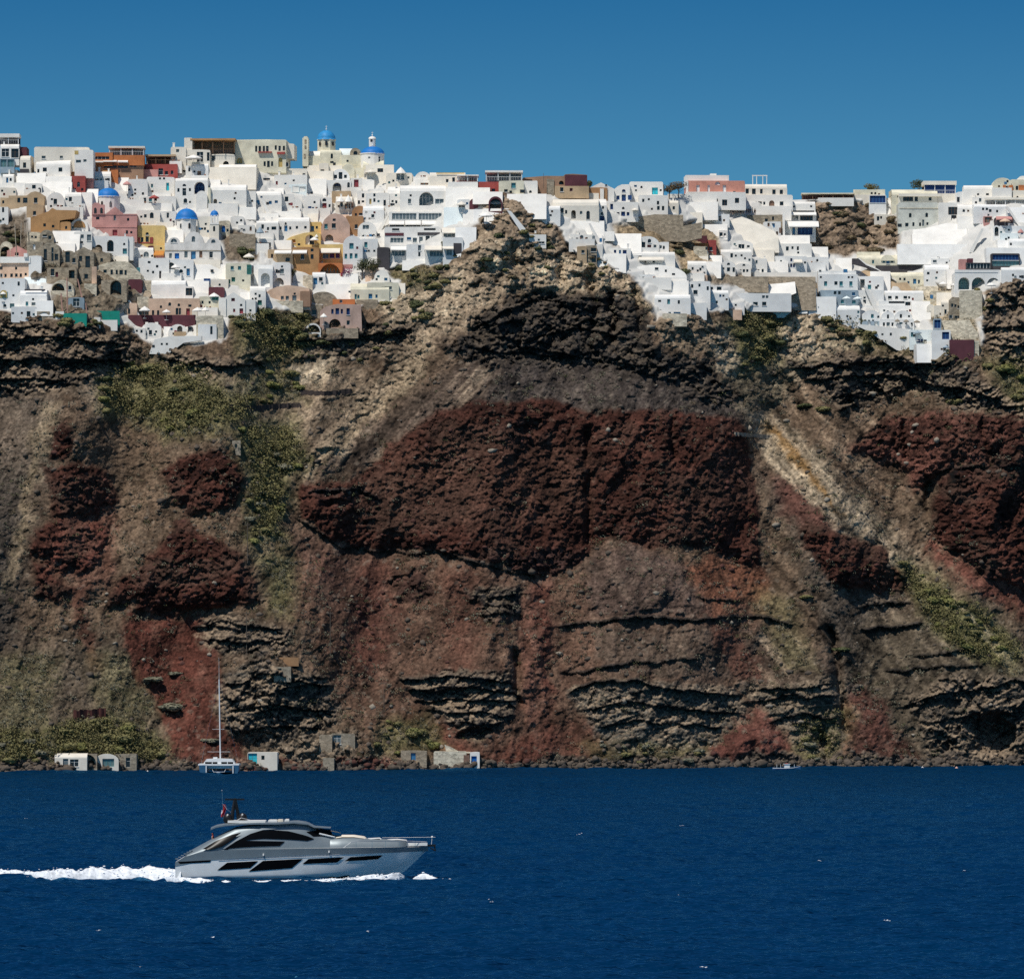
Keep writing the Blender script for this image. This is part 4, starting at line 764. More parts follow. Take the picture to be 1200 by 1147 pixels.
TOWN_TXT = '''
// ---- far left, top
box a W 0,150,180,300 | k:15,195,85,270 k:105,195,175,280 # white hotel block with glass fronted storeys at the top left edge
+ box a N 0,290,135,372 f=.6 d=2 | m:4,296,62,366 m:70,296,130,366
+ perg a W -20,55,175,150 f=-1 d=5 rh=.35 fu
+ box a M 190,180,250,250 f=-2
box a C 185,255,285,400 | k:215,325,245,375
+ poly a D 185,385;270,385;270,410;185,410 f=.4 d=2
box a C 320,180,840,360 d=9 | g:390,262,428,288 g:560,262,590,285 # long cream flat topped block on the skyline behind the barrel roofed house
+ box a W 700,205,875,420 f=2 | g:712,300,760,328 g:782,295,812,320 y:700,212,735,250
vx a W 335,285,660,450 s=355 | k:400,372,438,410 k:548,372,585,412 k:350,385,366,420 # white barrel roofed house with two square windows below the long cream block
+ vy a Q 655,285,705,450 f=-2 d=2
box a R 665,450,800,600 | ka:722,505,750,555 k:690,565,712,585 k:760,565,782,590 # small deep red house with a cream framed arched window
+ poly a K 760,370;870,370;870,510;800,540;760,450 f=-3 d=2
+ box a K 700,440,770,470 f=-1.5 d=2
slope a W 150,415,420,560 l=.7
slope a W 400,450,665,575 l=.5
slope a W 385,500,660,640 l=.9
slope a W 130,510,235,640 l=.4
slope a W 0,390,160,450 l=.6
box a W 230,520,390,612 | k:300,535,335,570 k:240,570,275,600 ka:355,560,385,605
box a C 0,560,150,660 d=5 | k:10,580,30,600
box a W 20,430,130,540 | b:60,465,75,515 k:95,470,105,500
poly a T 80,740;80,635;250,635;290,605;330,595;370,605;415,635;415,740 | k:162,655,190,700 k:215,655,258,705 k:318,655,352,705 # tan house with a rounded gable and three dark windows near the left edge
+ box d T 255,5,415,112 f=1 | k:315,60,345,100
box a T 0,655,85,740 | k:20,680,40,710
vy a W 440,605,605,775 | k:502,665,535,715
box a W 605,600,765,775 | k:645,648,675,690 k:650,735,690,768 k:560,735,590,765
box d W 525,-10,800,50 | k:555,12,590,46 k:650,12,688,46 k:755,12,782,46
box a W 480,590,505,620 d=1.5 b=.5
// ---- orange restaurant
box z B 109,186,168,208 d=8 | k:122,191,137,197 k:138,191,150,197 k:111,190,120,194 k:152,191,160,196 AW:109,187.5,121,190.5 AW:121,187,137,190 AW:138,187,150,190.5 # orange and brown terraced restaurant with white canopies on the skyline
+ box z O 106,179,132,188 f=.8 d=6 | k:110,183.5,128,187
+ box z O 133,182,169,187.5 f=.5 d=6
+ perg z C 128,171.5,169,182 f=-1 d=6 rh=.2 bc=N fu
+ box z O 130,199,138,211 f=2.5 d=4
+ box z A 120,200,130,204 f=2 d=3
box a W 875,405,1040,530 | t:905,478,925,515 k:988,475,1003,505 t:940,475,955,510
slope a W 1040,460,1200,560 l=.8
slope a W 800,560,910,760 l=.8
slope a W 760,600,860,780 l=.3
// ---- red restaurant and the skyline behind
box b R 110,340,465,462 d=6 | k:285,380,330,440 k:345,405,375,440 k:400,400,425,435 # red walled restaurant with an open roofed dining terrace
+ perg b T 170,250,440,335 f=-1 d=5 rh=.2 bc=B fu pc=brown
+ box b K 120,390,280,465 f=1.6 d=3
box b C 400,180,545,345 | g:450,200,480,230 # cream stepped tower house on the skyline right of the orange restaurant
+ box b C 525,95,600,345 f=-1
perg b A 590,100,1000,235 d=6 rh=.12 pc=brown bc=B fu # big brown timber pergola standing on the skyline
box b C 545,205,770,335 | k:645,225,705,320 k:740,230,765,310 k:560,260,600,300
box b C 780,245,1000,362 d=5 | @ka:890,310,945,361 k:785,260,815,310
box z E 275,164,336,198 d=10 | c:0,0,1,1 # large cream mansion with small red balconies on the skyline
+ box c C 290,150,355,240 f=-2
+ box c E -195,118,285,372 f=.4 d=9 | k:-5,168,10,225 k:25,170,48,228 k:65,170,85,225 k:95,170,120,225 k:178,165,195,208 k:212,170,235,220 k:255,170,272,215 k:75,315,90,360 k:105,310,130,370 k:145,315,160,360 ya:212,280,250,368 k:280,325,310,365 ya:-182,280,-128,335
+ box c R 20,222,150,232 f=1.1 d=.9 b=.01
+ box c R 200,226,275,246 f=1.1 d=.9 b=.01
box b V 595,335,755,478 | p:650,405,685,470 k:565,370,585,410 k:615,400,630,415
box b W 540,355,600,470 | k:565,372,585,410
box b W 440,470,750,745 d=9 | @na:620,505,720,620 ka:510,525,545,548 k:510,565,545,635 k:465,565,480,600 k:570,565,590,595 ka:520,660,555,705 k:572,685,590,705 # tall white house with a big arched porch and many small dark openings
+ vy b W 640,590,745,745 f=1 d=3 | 
+ box b E 750,560,775,745 f=.3 d=3
box b W 175,460,437,640 | t:215,525,235,560 c:358,515,385,588 k:290,465,310,485 k:330,465,345,480 # white flat roofed house with one tall turquoise door panel
box b W 110,640,450,745 | k:145,655,170,710 t:195,660,225,690 k:245,660,272,685
box b W 0,480,185,700 | k:35,620,50,635 k:5,570,18,585 k:60,570,75,582
slope b C 750,362,1200,530 l=.35
vx b W 850,335,1200,462 s=395 | k:965,405,980,430 k:1020,425,1060,450 
slope b W 755,480,860,640 l=.5
box b W 760,525,1110,745 | @ka:800,665,835,740 b:850,695,878,722 k:898,710,940,735
box b W 955,600,1135,722 | t:990,630,1010,670 k:1045,685,1075,715 k:1095,630,1105,660
slope b W 660,750,1200,810 l=.4
box b W 1100,590,1200,740 d=5
// ---- skyline churches and houses below them
slope c C 20,380,480,485 l=.06 | k:440,425,458,480 # long pale retaining wall below the cream mansion and the churches
box c W 170,440,480,580 | r:185,500,205,545 ka:40,530,100,585 k:70,470,130,480
vy c V 700,385,880,500 | k:775,415,810,480 k:730,440,760,475 k:825,440,852,472 # white barrel fronted house with one navy door above a large blue arch
+ box c V 660,490,890,605 f=.8 | @na:718,512,800,592 ka:855,510,880,560 k:650,570,665,595
box c W 890,470,1000,595 | r:918,485,962,578
box c H 250,530,475,605 d=5 | m:262,560,330,600 m:340,545,400,600 m:405,550,465,600 # mint tinted glazed terrace below the pale retaining wall
box c W 0,590,240,745 | b:0,680,32,718 b:120,685,148,715 b:175,680,205,705 
box c W 240,620,360,745 | k:270,645,303,690
vy c W 330,655,430,790 | k:370,735,398,772 k:335,735,350,765
box c W 430,640,600,790 | U:488,735,520,774 b:527,742,542,772 k:515,600,530,620
slope c W 480,470,660,620 l=.5
box c W 590,650,712,790 | ka:622,660,660,690 r:622,705,662,772 k:575,720,600,770 k:680,715,700,745
box c T 710,590,890,700 d=5 | k:740,690,760,740
box c C 745,640,905,790 | k:790,690,815,740 p:830,710,885,760 p:895,700,912,750
box c W 950,590,1070,735 | k:992,615,1015,655 k:990,680,1015,698 k:955,680,975,715
box c W 1060,570,1200,735 | k:1102,615,1120,645 ka:1098,660,1120,695 y:1068,665,1080,690
box c C 1010,390,1200,500 | k:1020,430,1035,465 k:1045,430,1055,460 k:1080,380,1095,395
slope c W 1000,480,1110,600 l=.3
slope c W 100,560,260,640 l=.8
// ---- left, below the tan house
box d W 0,20,78,175 | k:20,25,38,72 # narrow white house at the left edge beside the dark dead shrubs
poly d A 285,235;285,120;380,90;455,60;490,30;530,50;720,55;700,125;560,150;560,240 | k:405,175,430,205 k:485,190,510,215 # rust coloured wall with a small rounded gable below the white windows
vy d W 660,130,825,262 s=210 | g:725,172,755,218 # little white horseshoe fronted house with rust coloured infill
+ vy d A 690,150,800,215 s=205 f=.15 d=.5 b=0
box d A 565,160,662,262 | k:610,200,630,230
vy d G 372,235,505,360 | k:400,280,440,300 k:452,290,482,325 # small grey stone barrel vault with two dark openings
box d L 250,255,380,345 | k:290,290,312,310 k:325,295,345,315
slope d W 480,235,740,425 l=.75
box d W 690,250,862,408 | g:757,280,785,318 g:815,280,855,340 k:750,342,780,360
slope d W 500,360,700,450 l=.6
vy d G 380,350,560,545 | k:410,415,440,525 k:485,400,500,530 k:512,460,545,520 # grey ruined vault house with tall dark slots
+ box d G 250,345,400,475 f=-.5 | w:305,370,330,420
vy d G 560,430,732,565 | k:612,440,655,540 k:678,500,708,545
gab d G 690,395,880,590 s=450 | k:800,480,845,590 k:740,480,770,530 # grey ruined house with a low pitched gable and a black doorway
box d G 880,450,1030,570 | k:940,500,965,540
vy d L 0,345,120,492 | @ka:5,390,95,490 # stone arch opening onto a dark cave at the left edge
gab d K 65,385,255,492 s=432 | k:140,448,175,478 # little pink gabled chapel front at the left edge
box d P 0,540,280,685 d=10 | k:0,580,20,605 k:142,583,160,610 k:0,648,22,680 k:40,648,62,680 k:95,645,120,680 k:140,645,165,678 k:188,645,203,680 k:235,640,248,665 # long peach house with two rows of small windows at the left edge
+ box d W 0,488,285,545 f=.5 d=9 b=.01
+ box d V 270,480,390,690 f=.3
+ box d W 225,455,260,490 f=1 d=2 b=.01
box g V 0,130,235,405 d=9 | k:18,165,35,185 k:165,160,185,200 @ya:0,240,70,315 k:115,280,135,300 m:92,365,135,410 ka:30,370,60,400 # big cool white house with a round arched porch at the left edge
slope g H 225,110,430,235 l=.9
box g V 185,235,440,405 | t:240,348,265,388 g:295,355,335,385 t:365,345,392,382 k:300,315,320,325 XD:230,232,425,245
box g V 105,395,345,492 | k:250,438,285,490
+ slope g V 330,335,495,430 f=.6 l=.3
box g G 345,440,465,490 d=4 | @ka:370,450,455,488
box g S 440,30,720,185 | k:475,40,510,105 M:518,70,545,118 @k:645,55,700,130 # crumbling brown stone house front with one maroon door
vy g L 475,145,695,290 | @ka:485,175,605,245 k:640,200,670,240
box g G 742,40,880,140 | k:790,90,825,135
+ box g P 860,20,905,182 f=.5 d=3
box g N 640,310,790,398 | k:685,320,745,392 # blue grey shed with a wide dark doorway above the green netting
box g L 790,180,905,245 d=3
slope g J 590,455,812,528 l=.5 nm=netting_screen cat=netting # lower left sheet of green netting at the foot of the town
slope g J 905,432,1122,542 l=.5 nm=netting_screen cat=netting # right hand humped sheet of green netting at the foot of the town
wall g W 520,440,600,505 d=.6
wall g W 880,495,940,545 d=.6
wall g W 930,520,1100,570 d=.6
poly z L 113,328;113,312;125,308;140,306;150,307;165,322;165,328 | k:121,316,125,320 k:129.4,316,132.3,322 k:136,316.4,137.6,321.8 k:140,316.4,144,321.9 k:146.3,316.6,148.2,322.6 # beige stone house with a curved roofline and five dark windows
+ box g S 960,145,1200,300 f=.5 d=4 | @ka:1045,150,1150,285
slope d C 1010,480,1200,560 l=.5
box h M 0,140,130,235 d=3 nm=screen_wall cat=wall
wall h L 90,150,215,215 d=.7
// ---- pink church neighbourhood, lower
box d V 862,297,1200,485 | @ka:888,375,960,442 @ka:1003,330,1065,438 t:1150,410,1190,462 # white building with two arched recesses below the pink church
+ box e V -10,300,50,470 f=-.5
box e Y 90,195,345,400 d=9 | k:120,305,145,350 k:165,300,195,350 ka:165,258,195,285 XR:95,352,235,362 # yellow house with red framed windows right of the pink church
+ box e R 95,305,112,362 f=.15 d=.6 b=0
+ box e R 205,305,235,362 f=.15 d=.6 b=0
box e W 60,400,240,505 | ga:145,440,195,490
+ box e M 188,385,240,470 f=-1 d=3
box e Y 245,380,345,500 d=5 | AZ:245,432,340,478 k:300,400,318,420
+ box e I 260,470,340,490 f=.8 d=1
box e W 80,50,300,215 | k:150,90,175,122 ka:205,72,240,127 k:115,170,130,200 k:145,170,160,200
box e W 280,60,450,195 | k:362,75,385,125
slope e W 300,190,460,310 l=.7
box e C 650,110,780,295 d=5 | k:685,215,705,235
box e L 850,150,955,275 | Ua:878,195,912,257 k:925,225,942,255 # beige wall with a bright blue arched door beside the small domed belfry
box e W 960,110,1085,205 | N0:0,0,1,1
box e W 1030,190,1190,265 | p:1140,205,1160,245 k:1055,220,1075,245 k:1080,225,1095,245
slope e W 900,20,1200,110 l=.3
box e S 950,275,1195,425 d=3 nm=rubble_wall cat=wall # rough brown rubble wall above the shrubs beside the triple arched church
slope e C 610,512,862,665 l=.25
box e V 100,498,385,705 d=8 | k:185,528,212,550 k:262,565,285,590 k:180,610,192,625 k:230,620,240,645 D:295,620,310,690 t:85,590,110,640 k:330,640,345,655 k:355,670,390,690 # white stepped house with scattered small windows below the triple arched church
box e V 340,515,615,700 d=7 | b:548,598,580,665 ka:480,605,515,638 @ga:360,540,440,605 # white house with a blue door and a small niche below the triple arched church
+ box e W 310,640,500,705 f=1.5 d=3
slope e W 620,555,915,700 l=.5 | k:775,605,800,630
box e E 915,545,1150,760 d=8 | t:962,575,992,612 t:1030,575,1060,612 e:1115,560,1155,650 e:970,680,1005,722 e:935,700,960,740 k:1070,700,1090,715 # pale peach house with two green framed windows and a tall green door
box e C 760,700,940,765 d=4 | n:712,690,770,750
box h V 215,145,542,295 d=7 # long blank white block with a bright sloping top
+ slope h W 215,128,542,148 f=-.05 l=1.5 b=0
slope h W 540,150,752,290 l=.55
+ box h V 535,205,610,300 f=.8 d=3 | k:542,220,605,290
box h M 755,210,900,310 d=3 nm=screen_wall cat=wall # small maroon wall behind a white parasol
box h P 195,320,672,492 d=8 | ka:378,355,405,390 k:300,385,318,410 ka:465,365,488,392 k:565,375,595,398 r:545,412,580,472 k:447,408,472,470 k:478,408,495,470 k:225,430,245,480 k:275,430,290,490 # long peach terrace house with one red door above the maroon wall
poly h S -40,350;-10,290;60,245;120,235;190,240;215,280;150,330;90,355 l=.8 d=9
box h P -30,360,85,480 | k:0,415,20,465
box h L 85,300,200,470 d=6 | @k:100,410,205,470
box h E 665,300,865,445 | e:790,300,850,335 k:690,340,705,370
box h C 600,430,860,480 d=4
gab h W 880,260,1100,485 s=330 | M:968,315,1002,345 r:1045,412,1080,462 r:985,415,1005,447 k:1050,370,1072,392 g:895,320,912,340 # small white gabled house with two red doors at the foot of the town
+ box h W 1090,330,1195,485 f=-.3 | k:1140,420,1155,442
+ box h W 850,310,920,440 f=.3 d=4
slope h W 1050,255,1160,380 l=.5
wall h M 0,473,632,582 d=1.2 # long dark maroon retaining wall below the peach terrace house
box h W 30,595,165,648 | k:118,612,135,642 k:75,612,90,625
vy h W 130,545,312,690 s=600 | k:195,615,225,658 k:255,620,272,640 # small white hut with a low domed front under the maroon wall
+ box h W 160,540,185,565 f=-1 d=1 b=.01
+ box h W 250,540,280,570 f=-1 d=1 b=.01
vy h W 375,560,560,675 | @ka:460,575,510,645 # round white vault with a plant filled arch under the maroon wall
+ box h D 560,580,605,672 f=-.6 d=2 | k:565,590,600,668
slope h W 335,580,420,680 l=.4
poly h W 200,785;205,760;250,700;400,672;690,670;690,712;520,735;400,770;330,790 d=2 | k:310,735,322,750 k:358,735,370,750 k:232,755,242,770 # long white garden wall stepping down at the very foot of the town
box h L 640,480,895,690 | k:770,575,790,655 g:680,590,700,640 # weathered beige stone house between the maroon wall and the green slope
+ box h V 655,560,830,680 f=.4 d=3 | k:770,578,792,655
box h T 430,630,545,675 d=3
// ---- middle
box f W 205,115,502,335 d=9 | k:220,205,240,235 b:265,195,295,250 ka:268,165,288,190 k:312,205,330,235 k:372,200,395,228 k:452,200,475,225 b:235,295,262,335 # long white house with a row of small square windows left of the brown gabled house
box f W 0,150,212,300 | k:50,185,75,228 k:105,210,120,240 k:145,205,190,235
slope f W 0,80,210,160 l=.4
slope f W 130,60,420,125 l=.3
box f Y 500,160,612,268 | b:512,200,545,247 k:560,200,580,228
poly f Y 240,400;250,350;330,300;450,265;540,255;605,270;605,400 d=7 | @ka:462,280,545,374 o:335,325,370,358 k:390,362,415,378 # golden yellow vaulted house with a round arched porch
poly f F 610,350;610,210;640,140;690,95;740,80;800,92;850,130;880,190;880,350 d=9 | t:640,180,672,227 k:718,130,748,155 k:710,175,748,220 @na:648,280,725,355 # dusty brown barrel gabled house with a navy arched doorway
+ slope f P 790,80,875,145 f=-.5 l=.6
vy f Q 898,10,1045,115 | k:928,80,945,112 k:965,78,1000,100 k:1012,78,1030,105 # rusty brown barrel fronted house on the right of the dusty brown gable
+ box f Q 850,105,1010,282 f=.8 d=6 | k:930,185,960,224
box f A 340,398,592,632 d=8 | k:512,412,540,440 k:420,465,450,510 k:512,465,540,510 AW:345,425,480,457 # orange brown house with a white awning beside the yellow vaulted house
+ box f T 110,420,345,548 f=.6 d=6 | k:275,495,320,532 D:145,460,156,542 AW:175,425,335,457
box f Y 592,370,818,552 d=8 | g:625,458,680,502 v:690,455,735,500 v:748,455,785,500 AC:610,408,790,455 # orange yellow house with a cream awning and purple curtains above a huge orange arch
+ box f O 592,545,818,740 f=-.2 | @oa:605,552,800,735
+ wall f E 545,500,600,625 f=1.5 d=.6
box f V 985,320,1142,500 | t:1015,350,1045,402
vy f V 815,290,1000,590 | t:875,360,915,415 t:830,460,855,507 t:878,455,905,507 t:925,458,952,502 # white barrel fronted house with four teal windows
+ box f K 815,560,905,620 f=.2 d=3 b=.5
vy f W 955,160,1130,330 s=240 | g:1000,190,1060,230 ka:990,280,1040,322 ka:1085,275,1120,322 k:1135,268,1160,295
box f V 1000,10,1200,170 d=6 | k:1080,90,1110,120
box f D 1140,400,1205,560 d=4 nm=screen_wall cat=wall # dark slate wall right of the white barrel fronted house with teal windows
box f W 0,320,165,405 | k:10,355,140,398
slope f W 100,330,330,420 l=.4
slope f V -20,560,160,790 l=.3
+ box f V 20,600,155,790 f=.5 d=4 | @ga:45,640,128,772
box f V 155,540,325,765 d=8 | k:235,570,252,590 k:183,605,203,642 g:225,600,262,647 @ga:170,685,260,762 # white two storey house with a glazed arch left of the bright blue door
box f V 525,630,652,775 | b:540,685,575,747 k:590,680,625,716 # small white house with one bright blue door and a brown tub plant
slope f W 640,640,960,800 l=.5
box f L 440,660,530,770 d=3
box i W -60,200,92,395 | k:25,280,42,310 e:15,335,55,382
poly i P 90,375;90,265;130,235;200,208;300,195;400,205;500,225;510,375 d=8 | g:232,295,260,332 g:278,295,308,335 g:340,290,380,340 k:355,265,370,280 # peach rounded house with three grey windows above the green slope
+ box i B 415,250,510,345 f=.4 d=4
vy i G 490,255,765,370 s=350 | # wide grey plaster vault between the peach rounded house and the pink house
box i E 885,172,1250,332 d=8 | t:925,278,945,327 t:955,285,965,322 b:1055,275,1090,322 b:1120,282,1140,314 k:870,245,885,265 # long pale yellow house with small turquoise doors
+ box p E 0,650,300,810 f=-.4 | k:140,690,160,722 g:165,685,235,715 b:15,758,50,800 b:80,762,98,798
slope p C 100,650,360,810 l=.5
box i S 940,330,1140,385 d=3 nm=rubble_wall cat=wall # dark rubble wall under the long pale yellow house
poly i F 600,605;600,440;640,400;720,378;770,370;985,375;995,605 d=8 | n:705,418,728,464 n:745,410,780,467 n:795,418,815,462 n:848,410,880,472 @na:685,510,795,592 k:850,525,880,567 k:645,540,665,570 # dusty pink house with navy windows and an arched porch at the foot of the town
+ wall i S 655,598,955,640 f=1.2 d=1
box i G 445,375,622,485 | k:525,425,565,472
+ box i O 720,325,930,380 f=-1.5 d=4 | g:785,330,812,360
vy i W 462,550,608,640 | @ka:475,565,600,637 # low white horseshoe arch over a dark hollow
slope i W 650,180,890,320 l=.5
box i L 180,340,440,400 d=3
// ---- hotel below the skyline, centre
slope j C -10,60,255,255 l=.35
box j C 180,140,425,262 d=6 | g:275,150,350,207 k:100,100,150,135 # cream terrace building with a cone shaped white canopy on the skyline
vy j W 445,130,605,215 | k:525,165,552,187 # white barrel fronted house alone on the skyline
+ box j W 445,205,655,295 f=.5 | p:500,235,575,252 b:655,225,690,250
box j C 585,135,925,235 d=8 | k:740,200,765,232 k:800,185,825,235 XY:650,140,915,152
box j W 310,255,742,515 d=10 | @ga:490,320,625,447 g:385,385,415,430 g:640,385,720,432 # broad white house with one very large arched balcony in the middle of the town
box j W 190,265,318,495 | k:265,400,285,430
box j W -10,330,210,535 | k:62,335,78,365 k:60,380,80,415 y:25,385,40,435 k:155,395,178,450
box j W 205,508,712,660 d=8 | g:235,520,465,578 g:485,520,700,580 AW:205,590,350,628 AW:358,588,505,630 AW:515,588,690,630 k:210,630,350,655 k:360,632,500,655 k:515,632,690,655 # long balconied white hotel with a row of three white awnings
+ box p W 160,128,690,305 f=1.5 d=7 | g:215,230,340,277 b:370,225,410,250 g:425,230,465,272 g:485,220,520,272 k:545,212,585,272 k:598,212,645,272 XM:165,185,340,212 XD:470,180,680,206 XD:655,206,680,300 XD:540,282,655,300 k:232,142,300,150 k:530,140,640,148
+ box p V 360,290,535,460 f=2.5 d=6 | k:475,365,490,405 g:470,300,500,350
+ box p W 535,310,710,460 f=2.2 d=6 | g:580,340,700,402 AC:530,305,690,350
+ box p W 210,300,390,445 f=2 d=6 | g:222,345,350,400 AW:215,310,385,350
+ box p V 700,225,890,440 f=1.8 d=7 | XD:800,280,875,390 g:735,335,785,392 AC:700,310,800,338
+ box p V 695,130,830,230 f=1 d=6 | g:710,190,820,222 AC:698,135,822,190
slope p V 825,125,1022,360 l=.35
slope p W 330,440,700,485 l=.6
box p D 95,320,212,505 d=4 nm=screen_wall cat=wall # tall dark slate wall left of the long balconied hotel
slope j H 718,460,915,625 l=.3
slope j W 900,480,1120,600 l=.5
slope j W 735,275,1150,420 l=.45
slope j V 1000,480,1180,580 l=.5
box j V 845,390,965,490 d=4 | k:860,430,920,465
vy j M 960,385,1040,480 d=3
vy k M 20,362,150,520 | @ka:30,380,140,500 # dark maroon arched hollow in the white slope beside the rocky ridge
+ slope k W -130,310,150,380 f=-1 l=.5
slope k W -20,470,230,590 l=.7
box j R 840,215,1040,305 d=9 | k:1130,280,1155,308 # restaurant with a red and yellow lower storey and a white colonnaded terrace
+ box k R -90,225,120,318 f=.4 d=8 | k:0,285,35,312 k:48,290,82,316
+ box k E 115,215,350,330 f=.5 d=8 | t:232,235,275,285 k:165,295,200,322 k:215,308,240,325 k:315,300,360,328
+ box k W 345,215,480,332 f=.9 d=4 | ka:400,305,425,330
+ perg k W -5,120,335,215 f=.2 d=7 rh=.18 bc=N fu
+ perg j W 850,160,1040,220 f=.8 d=7 rh=.12 bc=N
+ slope j W 760,225,1040,290 f=1.2 l=.1
poly k B 430,330;430,205;340,195;345,188;560,170;720,172;740,155;810,150;945,160;945,280;965,330 d=8 | @ka:680,215,725,252 k:685,275,725,310 k:780,285,810,320 # long roofless brown ruin on the skyline
+ box k M 735,160,945,280 f=.5 d=3
+ box k T 640,265,960,330 f=.8 d=3 | k:690,278,722,318 k:780,285,808,315
+ box k G 565,200,635,325 f=.3 d=3
gab k W 950,232,1198,362 s=290 | k:1115,250,1130,268 # small house with a wide white pitched roof beside the long brown ruin
+ box k Q 962,278,1135,358 f=.3 d=4
+ box k W 1065,290,1100,345 f=.6 d=2
slope k C 620,330,1055,395 l=.15
box k C 620,385,1055,595 d=9 | @pa:795,490,838,572 ga:875,498,900,530 ka:937,498,970,577 k:695,470,725,517 k:740,490,755,525 # broad cream building with three arched openings right of the rocky ridge
box k V 560,448,692,592 | k:485,500,510,570
slope k W 190,330,562,525 l=.55
slope k V 480,460,570,590 l=.2
box k W 1050,380,1130,610 | n:1065,545,1105,595 ka:1070,510,1095,538
slope k W 680,585,1110,705 l=.6
slope k W 770,690,1200,730 l=.5
box k W 785,720,1015,800 | n:838,750,862,785 ga:875,725,910,785 k:930,745,950,780 ga:990,730,1020,780
poly k V 190,490;230,500;395,650;395,665;330,655 d=1.2 nm=stairway cat=stairs # thin white stairway running down the rocky ridge
box k W 400,720,560,800 | k:455,785,545,800 # lone low white shed among the rocks of the ridge
box n S -30,140,75,310 | k:20,165,70,200 k:25,235,70,300
+ box n T -110,150,-20,300 f=.5 | k:-70,185,-40,215
// ---- blue shuttered houses
poly l W 225,385;225,285;240,255;270,228;310,210;385,210;385,385 d=8 | na:310,255,345,282 n:260,315,288,354 n:308,305,348,367 n:368,312,400,354 # white house with navy shuttered windows and an arched top window
+ box l W 195,375,470,512 f=.6 | n:208,392,235,444 k:230,468,255,490 n:268,470,295,504 n:310,465,348,508 n:362,470,388,504 ka:318,420,342,444
box l W 380,185,696,315 d=8 | c:592,240,648,305 b:425,215,450,234 # white cube house with one large turquoise blue window on the skyline
box l W 465,310,742,485 d=7 | k:500,345,522,377 k:638,365,660,400 k:640,412,665,450 k:685,412,708,454 k:555,340,570,360 k:585,430,598,445
box l C 755,360,842,462 | k:785,415,808,447
poly l S 285,600;285,560;450,515;620,490;885,497;885,600;1060,565;1060,662;900,700;640,692;500,692 d=3 nm=stone_wall cat=wall | k:350,610,375,642 k:420,585,450,642 # long bare stone wall crossing the slope below the navy shuttered house
slope l C 880,470,1065,575 l=.4
box z I 805,212,873,240 d=10 | w:816,217,820,225 w:829,217,832,225 wa:838,213,844,217 w:847,217,851,226 k:859,224,862,228 # long salmon pink mansion with white trim on the skyline
+ box z W 804,205.5,854.5,213 f=-1.5 d=7
+ box z W 833,203.5,840,206 f=-2 d=2 b=.01
+ box z W 804,212.5,806.5,230 f=.15 d=1
+ box z W 804,225,874,240 f=1.2 d=5 | k:817,229,825,236 k:835,233,841,240 k:846,234,852,241 k:861,232,866,238
wall l W 740,300,1200,330 d=.8
slope l W 845,370,1210,495 l=.35
box l V 1050,488,1320,565 | k:1055,515,1085,552 k:1155,500,1185,552 k:1220,505,1240,555
box m C 425,205,820,325 d=9 | k:430,250,460,297 k:490,250,525,302 k:565,252,590,297 k:680,258,712,302 k:750,260,780,302 # cream two storey building with a bare white roof frame on the skyline
+ frame m W 497,132,628,208 f=-2
+ box m W 425,310,872,415 f=1 d=7 | k:455,385,472,425 k:515,370,532,402 k:548,370,582,418 k:598,372,612,402 k:750,370,785,407 pa:650,360,700,412
slope m W 410,412,860,500 l=.1
slope m W 530,465,780,522 l=1.6 d=5
box m G 400,495,775,575 d=4 | k:680,510,695,547 k:610,530,640,560
box m V 600,560,760,690 d=5 | b:665,575,705,615 p:745,615,765,665 p:635,570,655,605 p:715,650,735,690
box m W 785,370,1085,490 d=7 | k:820,455,1075,475 # black and white stepped terrace restaurant beside the scrubby crag
+ box m W 785,470,1092,560 f=1.2 d=6 np | k:865,492,925,545 k:940,492,1060,548 AW:800,470,1090,500
+ box m W 800,555,1085,700 f=2.4 d=6 np | b:865,612,892,690 n:915,612,1055,682 AW:825,555,1110,612
+ box m D 795,570,860,690 f=2 d=4 b=.1
slope m W 780,480,800,720 l=.1
poly m C 245,800;250,560;330,520;400,500;480,530;600,590;700,640;740,700;745,800 l=.55 d=5 nm=whitewashed_slope cat=terrace | # broad pale plaster slope falling from the salmon pink mansion terrace
box m W 180,640,262,725 d=5 | k:185,660,215,702 k:228,668,242,702
slope m W 30,580,260,680 l=.5
slope m W 620,680,1040,800 l=.7
// ---- right of the stone wall
vy n W 440,55,660,195 s=130 | ka:553,80,585,117 M:548,135,585,184 k:488,110,530,182 g:607,135,635,180 k:455,148,468,170 # white round gabled house with one maroon door below the stone wall
+ box n W 650,110,752,192 f=-.3 | k:698,145,712,177 g:670,140,682,170
box n W 190,170,395,225 | n:235,183,258,217 n:318,185,355,222 b:285,185,300,222
slope n W 110,20,495,185 l=.9
slope n W -10,40,130,140 l=.7
box n W 0,130,130,205 | n:60,170,80,200 b:105,75,120,110
slope n W 80,215,350,350 l=.5
box n W 400,200,810,335 d=7 | k:460,285,500,312 k:515,285,540,312 k:598,280,620,306 ka:460,240,500,262 AC:465,250,700,285 # low white house with a long cream awning and a row of dark doors
vy n W 330,318,920,475 s=440 l=.35 | k:620,345,655,370 k:780,400,810,420 # very broad low white vault with a dark slot above the square white villa
+ box n V 325,415,620,480 f=.8 d=4 | k:500,435,525,460 k:370,370,392,385
box n W 925,285,1105,435 | k:965,345,982,372 k:1038,350,1055,380 # square white hut with two tiny windows above a pink base
+ box n P 925,420,1110,475 f=.4 d=3
slope n W 590,470,935,605 l=.3
box n V 615,600,955,785 d=8 | k:650,652,678,672 t:735,645,762,692 t:645,740,680,777 t:745,765,770,800 b:795,765,860,792 k:840,655,848,690 # square white villa with teal shutters on the cliff edge
